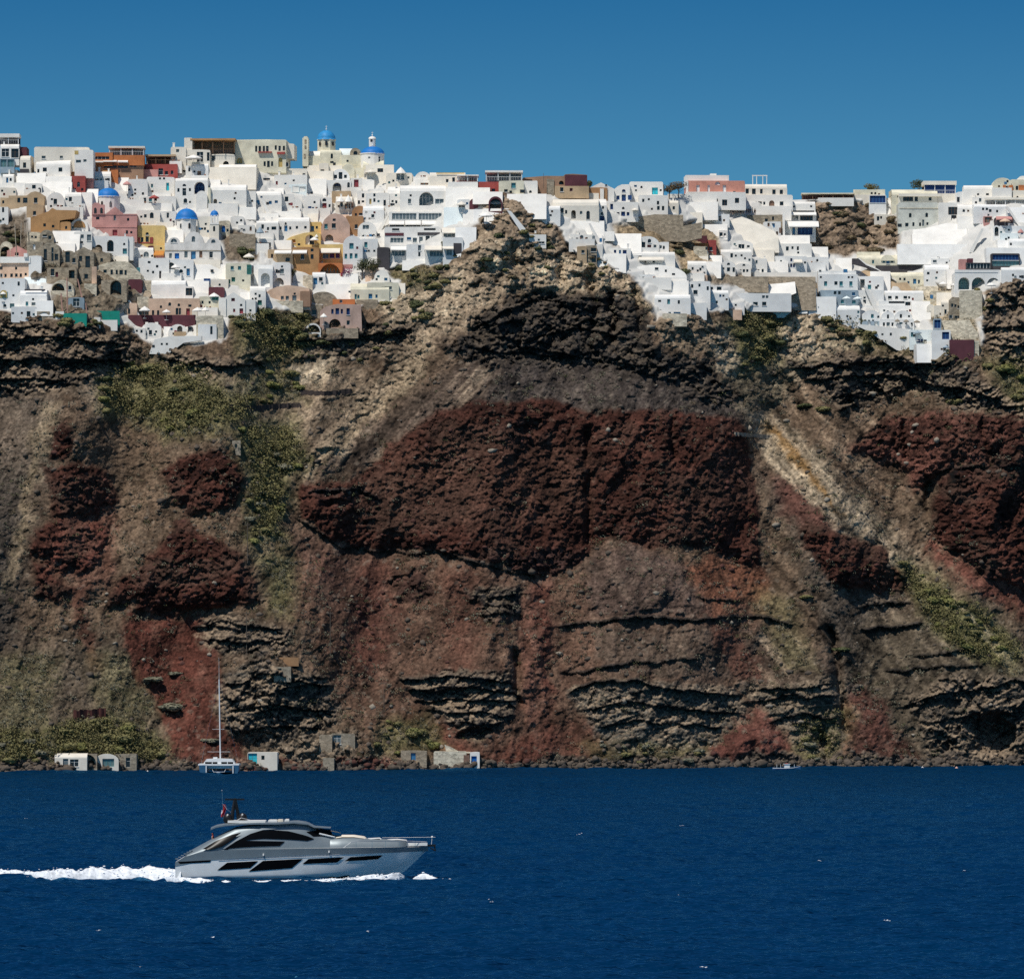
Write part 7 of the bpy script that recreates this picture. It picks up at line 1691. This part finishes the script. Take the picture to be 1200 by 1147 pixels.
# hardtop wing reaching aft
ht = MB(); rows = []
for x, z in (A(388,306), A(430,288), A(500,275), A(620,266), A(760,262), A(900,262), A(1040,255), A(1150,268), B(130,292), B(260,300)):
    h = lerp(x, [(5,2.2),(12,2.45),(17,2.1),(20,1.7)])
    cr_ = lerp(x, [(5,.14),(13,.12),(18,.04)]); rows.append([(x, y*h, z+cr_-cr_*y*y) for y in np.linspace(-1, 1, 11)])
ht.grid([r[::-1] for r in rows]); TK = lambda x: lerp(x, [(5,.15),(13,.14),(18.5,.03)])
ht.grid([[(x, y, z-TK(x)) for x, y, z in r] for r in rows])
for e in (0, -1): ht.grid([[(x,y,z-TK(x)) for x,y,z in (r[e] for r in rows)], [r[e] for r in rows]] if e == 0 else [[r[e] for r in rows], [(x,y,z-TK(x)) for x,y,z in (r[e] for r in rows)]])
ht.build('hardtop', HUP, yt, smooth=True)
x0, z0 = A(520,262); x1, z1 = A(815,248); q = MB(); q.box(x0,-1.7,z0,x1,1.7,z1+.06); q.box(x0+1.3,-1.75,z0-.06,x0+2.2,1.75,z0+.02); q.build('roof_deck', WPT, yt)
for i, (a, b_) in enumerate((((835,262),(905,238)), ((905,258),(950,236)), ((962,256),(998,234)))):
    xa, za = A(*a); xb, zb = A(*b_); q = MB(); q.box(xa,-1.2+.3*i,za-.05,xb,1.0,zb-.06); q.box(xa+.1,-1.1+.3*i,zb-.07,xb-.05,.9,zb); q.build('sun_lounge', CRM if i == 1 else WPT, yt)
# radar mast, domes, antennas, flag
xm, zm = A(570,245); q = MB(); q.bar((xm-.35,-.25,zm),(xm-.05,0,zm+2.2),.24,n=8,r2=.14); q.bar((xm+.45,.25,zm),(xm+.1,0,zm+2.2),.24,n=8,r2=.14); q.bar((xm+.05,0,zm+1.2),(xm+.02,0,zm+2.45),.11,n=8); mast = q.build('radar_mast', BLKP, yt)
xa, za = A(492,80); xb, zb = A(645,80); q = MB(); q.box(xa,-.12,za-.09,xb,.12,za+.09); q.bar((xm+.02,0,za-.3),(xm+.02,0,za),.12,n=10); q.build('radar_scanner', BLKP, mast)
for c in ((516,225), (632,222)):
    xc, zc = A(*c); q = MB(); q.lathe([(.3,zc-.55),(.48,zc-.4),(.52,zc),(.42,zc+.3),(.2,zc+.47),(.02,zc+.52)], xc, -.3, 16); q.build('satellite_dome', BLKP, yt, smooth=True)
    q = MB(); x, z = A(c[0], c[1]-24); q.lathe([(.02,z-.1),(.09,z-.06),(.09,z+.06),(.02,z+.1)], x, -.72, 8); q.build('navigation_lamp', WPT, yt)
xf, zf = A(478,215); xg, zg = A(468,12); q = MB(); q.bar((xf,.4,zf-.3),(xg,.4,zg),.03,n=6,r2=.015); q.lathe([(.02,zg-.1),(.08,zg),(.02,zg+.1)], xg, .4, 8); st = q.build('flagstaff', STEEL, yt)
q = MB(); q.grid([[A(478,118+20*j)[0] + (i-3)*.05+.12*math.sin(j), .4+.10*math.sin(i*1.1+j*.6), A(478,118+20*j)[1]] for i in range(8)] for j in range(6)); q.build('flag', mat('flag_red', (.36,.02,.03), .8, .15, 3), st)
q = MB(); q.grid([[(A(462,165+11*j)[0]+i*.06+.03*math.sin(j*2), .42+.05*math.sin(i+j), A(462,165+11*j)[1]) for i in range(3)] for j in range(6)]); q.build('flag_corner', mat('flag_pale', (.55,.56,.6), .8, .1, 3), st)
q = MB(); q.tube([(A(595,240)[0],-1.3,A(595,240)[1]), (A(625,222)[0],-1.3,A(625,222)[1]), (A(700,240)[0],-1.3,A(700,240)[1])], .03); q.tube([(A(480,118)[0],.2,A(480,118)[1]), (A(510,160)[0],.1,A(510,160)[1]), (A(560,195)[0],0,A(560,195)[1])], .025); q.build('grab_rail', STEEL, yt)
q = MB(); rows = []
for c, wd in (((255,392),2.0),((275,384),2.0),((350,376),1.95),((440,374),1.8),((560,384),1.6),((660,388),1.4),((780,394),1.1),((850,402),.9)):
    x, z = B(*c); zd = lerp(x, ZS)-.1; rows.append([(x, -wd-.15, zd), (x, -wd, z-.08), (x, 0, z), (x, wd, z-.08), (x, wd+.15, zd)])
q.grid([r[::-1] for r in rows]); q.f.append(list(range(35, 40))); q.mi.append(0); q.build('coachroof', HUP, yt, smooth=True)
# foredeck: sunpad, rails, pulpit, anchor
q = MB(); rows = []
for c, h, wd in (((275,385),.1,1.2), ((300,365),.25,1.5), ((350,357),.3,1.6), ((440,357),.3,1.5), ((520,368),.28,1.35), ((548,392),.1,1.2)):
    x, z = B(*c); rows.append([(x, y*wd, z-.22*y*y) for y in np.linspace(-1,1,9)])
q.grid([r[::-1] for r in rows]); q.build('sunpad', CRM, yt, smooth=True)
q = MB(); rows = [[(B(*c)[0], y*wd, B(*c)[1]-.1*y*y) for y in np.linspace(-1,1,7)] for c, wd in (((540,384),1.3),((640,378),1.2),((660,392),1.1),((780,388),.9),((850,395),.8),((860,412),.7))]; q.grid([r[::-1] for r in rows]); q.build('forward_seat', WPT, yt, smooth=True)
q = MB(); x0, z0 = B(830,420); x1, z1 = B(1015,442); q.box(x0,-.55,z1,x1,.55,z0-.02); q.build('anchor_locker', WPT, yt)
q = MB(); q.tube([(x, -lerp(x, BS)*.97, z) for x, z in (B(360,455), B(420,412), B(480,400), B(560,402), B(700,404), B(850,408), B(1010,412))], .03)
for c in (460, 585, 690, 800, 920): x, z = B(c, 404); q.bar((x,-lerp(x,BS)*.97,z),(x,-lerp(x,BS)*.97,lerp(x,ZS)),.02)
q.tube([(x, lerp(x, BS)*.97, z) for x, z in (B(420,412), B(560,402), B(850,408), B(1010,412))], .03); q.build('deck_rail', STEEL, yt)
q = MB(); xa, za = B(660,380); xb, zb = B(1078,376); q.bar((xa,0,za),(xb,0,zb),.02); x, z = B(1052,376); q.lathe([(.03,z-.14),(.15,z),(.03,z+.14)], x, 0, 8); q.bar((x,0,z),(x-.1,0,lerp(27.3,ZS)),.03); q.build('bow_staff', WPT, yt)
q = MB(); x, z = B(1015,425); x2, z2 = B(1080,440); q.box(x,-.12,z-.35,x2,.12,z2+.1); x3, z3 = B(1078,485); q.bar((x2-.15,0,z2),(x3,0,z3),.09); q.bar((x3-.55,0,z3+.35),(x3,0,z3),.07); q.build('anchor', BLKP, yt)
for fx, fz in (A(805,508), B(250,485)): q = MB(); q.lathe([(.02,fz-.13),(.1,fz-.1),(.1,fz+.1),(.02,fz+.13)], fx, -half(fx, fz)-.1, 8); q.build('side_lamp', WPT, yt)
q = MB(); xa, za = B(170,345); xb, zb = B(290,372); q.bar((xa,-1.9,za),(xb,-1.75,zb),.1,n=8,r2=.06); q.build('windscreen_frame', HUL, yt)
q = MB()
for i in range(6): x, z = A(120+22*i, 545-13*i); q.box(x-.1, -2.4+.02*i, z, x+.2, -1.9, z+.1)
q.build('stern_step', HUP, yt)
# ---------------------------------------------------------------- people
def person(loc, pose, skin, shirt, hair, label, group=None, scale=1.0, rz=0):
    """one continuous skinned body; pose: dict of joint positions in metres"""
    J = dict(pelvis=(0,0,.92), chest=(0,0,1.28), neck=(0,0,1.45), head=(0,-.02,1.60), crown=(0,-.01,1.74), sl=(-.17,0,1.40), sr=(.17,0,1.40), el=(-.24,.02,1.13), er=(.24,.02,1.13), wl=(-.22,-.12,.92), wr=(.22,-.12,.92), hl=(-.21,-.17,.84), hr=(.21,-.17,.84),
             tl=(-.09,0,.88), tr=(.09,0,.88), kl=(-.10,-.03,.48), kr=(.11,.02,.48), al=(-.10,0,.08), ar=(.12,.05,.08), fl=(-.10,-.16,.03), fr=(.13,-.11,.03))
    J.update(pose); names = list(J); ix = {k: i for i, k in enumerate(names)}
    E = [('pelvis','chest'),('chest','neck'),('neck','head'),('head','crown'),('chest','sl'),('chest','sr'),('sl','el'),('sr','er'),('el','wl'),('er','wr'),('wl','hl'),('wr','hr'),('pelvis','tl'),('pelvis','tr'),('tl','kl'),('tr','kr'),('kl','al'),('kr','ar'),('al','fl'),('ar','fr')]
    RAD = dict(pelvis=.15, chest=.15, neck=.06, head=.095, crown=.07, sl=.07, sr=.07, el=.045, er=.045, wl=.032, wr=.032, hl=.03, hr=.03, tl=.09, tr=.09, kl=.06, kr=.06, al=.04, ar=.04, fl=.035, fr=.035)
    me = bpy.data.meshes.new('person'); me.from_pydata([J[k] for k in names], [(ix[a], ix[b_]) for a, b_ in E], []); me.update()
    o = bpy.data.objects.new('tmp', me); link(o); md = o.modifiers.new('s', 'SKIN'); sb = o.modifiers.new('d', 'SUBSURF'); sb.levels = sb.render_levels = 1
    for k in names: me.skin_vertices[0].data[ix[k]].radius = (RAD[k], RAD[k]*(.75 if k in ('chest', 'pelvis') else 1))
    me.skin_vertices[0].data[ix['pelvis']].use_root = True
    dg = bpy.context.evaluated_depsgraph_get(); m2 = bpy.data.meshes.new_from_object(o.evaluated_get(dg)); bpy.data.objects.remove(o)
    m2.materials.clear(); [m2.materials.append(q) for q in (mat('skin_'+skin, dict(tan=(.42,.24,.16), pale=(.5,.33,.25))[skin], .6, .1, 6), mat('cloth_'+shirt, dict(red=(.35,.05,.05), black=(.02,.02,.025), white=(.7,.7,.68), blue=(.04,.09,.25))[shirt], .9, .1, 6))]
    for p_ in m2.polygons: z = p_.center.z; p_.material_index = 1 if .5 < z < 1.42 and abs(p_.center.x) < .19 else 0; p_.use_smooth = True
    r = obj('person', m2, None, loc); r.scale = (scale,)*3; r.rotation_euler = (0, 0, rz)
    hx, hy_, hz_ = J['head']; hm = MB(); hm.lathe([(.09,hz_-.02),(.115,hz_+.05),(.10,hz_+.13),(.03,hz_+.165)], hx, hy_+.02, 12); obj('hair', hm.mesh('hair', [mat('hair_'+hair, dict(red=(.25,.07,.03), dark=(.02,.015,.012))[hair], .8, .2, 6)], True), r)
    tag(r, label, 'person', group); return r
xp, zp = A(402,345)
SIT = dict(pelvis=(0,0,.5), chest=(0,.03,.86), neck=(0,.02,1.03), head=(0,0,1.18), crown=(0,.01,1.32), sl=(-.17,.02,.98), sr=(.17,.02,.98), el=(-.26,-.02,.72), er=(.26,-.02,.72), wl=(-.2,-.24,.62), wr=(.2,-.24,.62), hl=(-.18,-.32,.6), hr=(.18,-.32,.6), tl=(-.1,-.05,.48), tr=(.1,-.05,.48), kl=(-.11,-.45,.46), kr=(.11,-.45,.46), al=(-.11,-.47,.08), ar=(.11,-.47,.08), fl=(-.11,-.6,.03), fr=(.11,-.6,.03))
person((yt.location.x+xp, yt.location.y-1.2, zp-1.28), SIT, 'tan', 'red', 'red', 'person with reddish hair and red top sitting at the stern of the silver yacht', rz=1.2)
st_ = MB(); st_.box(xp-.5,-1.6,zp-1.7,xp+.5,-.7,zp-1.05+.2); st_.build('cockpit_seat', WPT, yt)
n_ = 0
for i in range(14):
    u = 856+i*2.3+rnd.uniform(-1,1); v = 247.5+rnd.uniform(-1,1)+(i > 7)*1.5
    y = depth(u, v+4)-1.3
    if i == 0: PP = person((wx(u,y), y, wz(v+3,y)), {}, 'pale', 'black', 'dark', 'person in dark clothes standing in the crowd right of the pink mansion', 'people on the crowded terrace')
    else:
        o = PP.copy(); link(o); o.location = (wx(u,y), y, wz(v+3,y)); o.rotation_euler = (0,0,rnd.uniform(0,6)); h2 = PP.children[0].copy(); link(h2); h2.parent = o
# ---------------------------------------------------------------- wake and bow wave
g = np.random.default_rng(21)
def foam(pts, name, label, seed):
    """pts: (u, v_top, v_bottom, half depth m); a lumpy ridge of white water lying on the sea"""
    P = np.array(pts, float); uu = np.arange(P[0,0], P[-1,0], .55); rows = []
    ncr = 15; Vv = []
    ys_c = np.linspace(-1, 1, ncr)
    top = np.interp(uu, P[:,0], P[:,1]); bot = np.interp(uu, P[:,0], P[:,2]); hd = np.interp(uu, P[:,0], P[:,3])
    UU, TT = np.meshgrid(uu, ys_c)
    nz = fbm(UU/18, TT*1.1+seed, seed, 2); nb = fbm(UU/6, TT*1.8+seed, seed+3, 2)
    Yb = 154000/(bot-HZ); Yc = Yb[None, :]+hd[None, :]*(1+TT)
    hh = np.maximum(.02, (bot-top)[None, :]*Yc/F)
    prof = np.clip(1-np.abs(TT)**1.7, 0, 1)
    Zz = hh*prof*(.55+.75*nz)*(.8+.35*nb)*.85+.06
    edge = (nz-.5)*.8
    Yc = Yc+edge*hd[None, :]*.6
    Zz = np.where(np.abs(TT) > .96, -.25, Zz)
    XX = (UU-CU)/F*Yc
    idx = np.arange(UU.size).reshape(UU.shape); fq = np.stack([idx[:-1,:-1], idx[:-1,1:], idx[1:,1:], idx[1:,:-1]], -1).reshape(-1,4)
    m = mat('sea_foam', (.80,.83,.86), .8, .22, 1.6, bump=.6)
    V0 = np.stack([XX, Yc, Zz], -1).reshape(-1,3)
    # loose spray clots along it
    dots = []; 
    k = len(V0); extra = []; ef = []
    for _ in range(int(len(uu)*.6)):
        i = g.integers(len(uu)); t = g.integers(1, ncr-1); s = abs(g.normal())*.035+.02
        c = np.array([XX[t,i]+g.normal()*.3, Yc[t,i]+g.normal()*.6*hd[i], max(.03, Zz[t,i]+abs(g.normal())*.06*min(1.5, hh[t,i]))])
        q = ico*s*np.array([1.8,1.5,.8])+c; extra.append(q); ef.append(np.concatenate([icf, icf[:, 2:]], 1)+k); k += 12
    Vall = np.concatenate([V0]+extra); Fall = np.concatenate([fq]+ef)
    me = bpy.data.meshes.new(name); me.from_pydata(Vall.tolist(), [], [list(dict.fromkeys(r)) for r in Fall.tolist()]); me.materials.append(m)
    me.polygons.foreach_set('use_smooth', [True]*len(me.polygons)); me.update()
    tag(obj(name, me), label, 'foam', kind='stuff')
foam([(-40,1017,1027,2.2),(0,1017,1026.5,2.2),(30,1017.5,1029,2.4),(60,1017,1032,2.6),(100,1016,1031,2.6),(140,1014,1030,2.6),(175,1014,1029.5,2.4),(200,1016,1030,2.2),(212,1021,1031.5,1.6)], 'wake_foam', 'white churned wake trailing behind the silver yacht', 5)
foam([(190,1026,1031.5,.8),(210,1027,1034.5,.8),(240,1030,1035,.7),(268,1032,1034.8,.5),(272,1032.4,1034.2,.4),(290,1032,1033.8,.35),(302,1032.6,1034,.35),(312,1032,1034,.5),(350,1031,1034,.6),(400,1028.5,1033.5,.7),(430,1025.5,1033,.7),(455,1022.5,1032.5,.7),(468,1022,1032,.5),(474,1026,1031.5,.3)], 'hull_foam', 'thin line of white foam along the yacht waterline', 9)
foam([(484,1029,1031,.3),(492,1022,1031,.7),(500,1024,1031.5,.8),(512,1028.5,1031.5,.5),(524,1030.5,1031,.2)], 'bow_wave_foam', 'small white bow wave ahead of the yacht stem', 14)
wcv = []
wcf = []; k = 0
for u, v, w_ in ((35,1045,8),(115,1091,4),(165,1132,3),(365,1050,4),(577,1061,5),(552,1062,2),(627,970,3),(680,980,6),(800,967,4),(796,1051,4),(735,1135,4),(825,1140,4),(960,1010,3),(1040,1080,4),(1130,1020,3),(1100,1125,4),(60,1110,3),(250,1100,3),(30,958,3),(430,1096,4),(1180,1060,3),(900,1100,3)):
    y = 154000/(v-HZ); x = wx(u, y)
    for j in range(int(w_*2)):
        dx = g.normal()*w_*y/F*.45; q = ico*np.array([.13,.2,.03])*g.uniform(.3,.9)+np.array([x+dx, y+g.normal()*.5, sea_z(x+dx, y)+.05]); wcv.append(q); wcf.append(icf+k); k += 12
tag(obj('whitecap_flecks', np_mesh('whitecap_flecks', np.concatenate(wcv), np.concatenate(wcf), [mat('sea_foam', (.88,.9,.92))])), 'tiny white caps scattered on the open water', 'foam', kind='stuff')
# ---------------------------------------------------------------- catamaran at anchor, seen from astern
CY = 154000/(906.0-HZ); CK = CY/F
def Q(x, y): return ((210+x/7.91-256.5)*CK, (906-(770+y/7.91))*CK)
ct = empty('sailing_catamaran', (wx(256.5, CY), CY, 0)); tag(ct, 'white sailing catamaran with a tall bare mast anchored below the red scree', 'catamaran')
CB = mat('catamaran_blue', (.03,.10,.19), .35, .08, 1, spec=.5); CW = mat('catamaran_white', (.74,.74,.73), .4, .05, 1)
for s, (xa, xb) in ((-1, (185, 262)), (1, (490, 552))):
    x0, x1 = Q(xa,0)[0], Q(xb,0)[0]; zt = Q(0,1000)[1]; xm = (x0+x1)/2; rows = []
    for y, f in ((0,1.0),(3,1.05),(7,1.0),(10,.6),(12,.1)):
        rows.append([(x0+(xm-x0)*(1-f), y, zt),(x0+.05+(xm-x0)*(1-f), y, .5),(xm-.25*f, y, -.4),(xm+.25*f, y, -.4),(x1-.05-(x1-xm)*(1-f), y, .5),(x1-(x1-xm)*(1-f), y, zt),(xm, y, zt+.02)])
    q = MB(); q.grid(rows, closed=True); q.f.append(list(range(7))); q.mi.append(0); h_ = q.build('hull', CB, ct)
    q = MB(); xs0 = x0+(x1-x0)*(.85 if s < 0 else .15); q.box(xs0-.12,-.35,.05,xs0+.12,-.01,zt*.95); q.build('stern_ladder', CW, h_)
q = MB(); (x0, z0), (x1, z1) = Q(175,1003), Q(553,990); q.box(x0,.2,z0,x1,9,z1+.06); q.box(Q(262,0)[0]+.01,1.2,z0-.7,Q(490,0)[0]-.01,8.5,z0-.01); q.build('bridge_deck', CW, ct)
q = MB(); (x0, z0), (x1, z1) = Q(222,992), Q(515,940); rows = [[(x0,y,z0),(x0+.15,y,z0+.45),(x0+.7,y,z1-.1),((x0+x1)/2,y,z1+.05),(x1-.7,y,z1-.1),(x1-.15,y,z0+.45),(x1,y,z0)] for y in (1.0,2.5,6.5)]; q.grid([r[::-1] for r in rows]); q.f.append(list(range(7))); q.mi.append(0); cb_ = q.build('cabin', CW, ct)
for xa, xb in ((238,300),(308,352),(388,440),(448,498)): (a, b_), (c, d) = Q(xa,992), Q(xb,970); q = MB(); q.box(a,.93,b_,c,.985,d); q.build('window', GLS, cb_)
q = MB(); (a, b_), (c, d) = Q(312,945), Q(350,925); q.box(a,1.6,b_,c,2.6,d); q.build('fly_seat', CW, ct)
(a, b_), (c, d), (e, f_) = Q(374,960), Q(362,205), Q(360,0)
q = MB(); q.bar((a,4,b_),(c,4,d),.17,n=10,r2=.13); q.bar((c,4,d),(e,4,f_),.04,n=6,r2=.02); mast = q.build('mast', CW, ct)
for y_, xa, xb in ((877,255,465),(668,300,410)): q = MB(); q.bar((Q(xa,0)[0],4,Q(0,y_)[1]),(Q(xb,0)[0],4,Q(0,y_)[1]),.035); q.build('spreader', CW, mast)
q = MB(); [q.bar((c,4,d),(Q(xx,0)[0],5,Q(0,1000)[1]),.012,n=4) for xx in (190,545)]; q.build('shroud', STEEL, mast)
q = MB(); q.bar((a,3.9,b_+.25),(a,1.2,b_+.35),.1,n=8); q.build('boom', CW, ct)
q = MB(); (a, b_), (c, d) = Q(318,1062), Q(418,1076); q.tube([(a,-.3,b_),(c,-.3,b_)],.05); q.tube([(a,-.3,b_),(a-.3,.2,b_+.6)],.04); q.tube([(c,-.3,b_),(c+.3,.2,b_+.6)],.04); q.build('davit', CW, ct)
q = MB(); (a, b_) = Q(368,1092); q.grid([[(a+r*math.cos(t)*1.0,-1.2+r*math.sin(t)*.5,.12+zz) for t in np.linspace(0, 2*math.pi, 13)] for r, zz in ((.3,-.1),(.55,.1),(.6,.28),(.45,.3),(.4,.1))]); tag(q.build('dinghy', CW, None, (ct.location.x, ct.location.y, 0)), 'tiny white dinghy tied behind the catamaran', 'dinghy')
# ---------------------------------------------------------------- small moored boat and buoys
BY = 154000/(902.5-HZ); bk = BY/F; bo = empty('fishing_boat', (wx(921, BY), BY, 0)); tag(bo, 'small white and blue fishing boat moored under the red cone', 'fishing boat')
q = MB(); rows = [[(x, -w_, h_), (x, -w_*.7, -.1), (x, 0, -.3), (x, w_*.7, -.1), (x, w_, h_)] for x, w_, h_ in ((-3.2,.6,.55),(-2.4,.95,.5),(0,1.1,.5),(1.8,.9,.6),(3.0,.35,.85),(3.5,.03,1.0))]; q.grid(rows); q.f.append([0,1,2,3,4]); q.mi.append(0); q.build('hull', mat('boat_blue', (.05,.16,.32), .5, .1), bo)
q = MB(); q.grid([[(x, -w_-.02, h_), (x, -w_-.02, h_+.12)] for x, w_, h_ in ((-3.2,.6,.55),(-2.4,.95,.5),(0,1.1,.5),(1.8,.9,.6),(3.0,.35,.85),(3.5,.03,1.0))]); q.build('gunwale', CW, bo)
q = MB(); q.box(-.4,-.6,.4,.9,.6,1.5); q.box(-.6,-.75,1.501,1.1,.75,1.6); q.build('wheelhouse', CW, bo)
for x in (-2.2, -1.3, 2.0): q = MB(); q.bar((x,-.5,.4),(x,-.5,1.5),.05); q.build('stanchion', CW, bo)
q = MB(); q.box(-.2,-.3,1.6,.5,.3,1.75); q.build('roof_box', mat('boat_red', (.35,.06,.05), .6, .1), bo)
for u, v, c, lab in ((1081,899.6,(.72,.70,.66),'small white buoy floating near the cave, the left of the two'), (1121,899.6,(.62,.36,.28),'small pinkish buoy floating near the cave, the right of the two'), (173,904.4,(.7,.7,.68),'tiny white buoy floating off the boathouses on the left')):
    y = 154000/(v+1-HZ); q = MB(); q.lathe([(.1,-.3),(.38,-.1),(.42,.1),(.3,.35),(.1,.45),(.06,.6)], 0, 0, 12); tag(q.build('buoy', mat('buoy_%d' % u, c, .5, .1, 4), None, (wx(u,y), y, 0), True), lab, 'buoy')
# ================================================================ light, sky, camera
SUN_EL, SUN_AZ = 59.0, -36.0      # azimuth from the camera's side, negative = left
w = bpy.data.worlds.new('World'); sc.world = w; w.use_nodes = True
n = w.node_tree.nodes; l = w.node_tree.links
bg = n['Background']
sky = n.new('ShaderNodeTexSky'); sky.sky_type = 'NISHITA'; sky.sun_disc = False
sky.sun_elevation = R(SUN_EL)
L = Vector((math.sin(R(SUN_AZ))*math.cos(R(SUN_EL)), -math.cos(R(SUN_AZ))*math.cos(R(SUN_EL)), math.sin(R(SUN_EL))))
sky.sun_rotation = math.atan2(L.x, L.y)
sky.altitude = 200; sky.air_density = 1.0; sky.dust_density = 0.1; sky.ozone_density = 3.0
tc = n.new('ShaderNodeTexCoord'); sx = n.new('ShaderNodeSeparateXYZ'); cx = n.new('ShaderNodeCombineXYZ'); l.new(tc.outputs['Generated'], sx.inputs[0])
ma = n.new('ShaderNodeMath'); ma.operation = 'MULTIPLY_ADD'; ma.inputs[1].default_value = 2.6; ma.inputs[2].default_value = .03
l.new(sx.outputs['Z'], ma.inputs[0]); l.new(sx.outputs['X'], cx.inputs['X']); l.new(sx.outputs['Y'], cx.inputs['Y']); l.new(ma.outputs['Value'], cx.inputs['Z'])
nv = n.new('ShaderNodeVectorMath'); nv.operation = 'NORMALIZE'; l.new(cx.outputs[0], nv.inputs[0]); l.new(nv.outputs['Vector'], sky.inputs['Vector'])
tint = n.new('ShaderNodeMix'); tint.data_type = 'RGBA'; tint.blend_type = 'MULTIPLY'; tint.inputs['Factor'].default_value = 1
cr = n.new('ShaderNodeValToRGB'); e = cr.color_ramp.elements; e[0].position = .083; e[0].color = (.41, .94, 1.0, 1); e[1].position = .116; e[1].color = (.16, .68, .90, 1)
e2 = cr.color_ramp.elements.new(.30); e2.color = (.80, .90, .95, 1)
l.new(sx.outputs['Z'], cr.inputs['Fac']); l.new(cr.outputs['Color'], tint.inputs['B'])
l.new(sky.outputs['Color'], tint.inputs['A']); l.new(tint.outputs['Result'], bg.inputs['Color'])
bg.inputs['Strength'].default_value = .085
sd = bpy.data.lights.new('sun', 'SUN'); sd.energy = 4.0; sd.angle = R(.5); sd.color = (1, .955, .88)
so = bpy.data.objects.new('sun', sd); link(so); so.rotation_euler = L.to_track_quat('Z', 'Y').to_euler()
cd = bpy.data.cameras.new('camera'); co = bpy.data.objects.new('camera', cd); link(co)
co.location = (0, 0, CAMZ); co.rotation_euler = (R(90), 0, 0)
cd.sensor_width = 36; cd.lens = 36*F/1200; cd.shift_y = (HZ-573.5)/1200; cd.clip_start = 1; cd.clip_end = 20000
sc.camera = co
vs_ = sc.view_settings; vs_.view_transform = 'Standard'; vs_.look = 'None'; vs_.exposure = 0; vs_.gamma = 1
sc.render.film_transparent = False

sc.cycles.use_denoising = False
sc.cycles.sample_clamp_indirect = 3.0
sc.cycles.sample_clamp_direct = 1.6
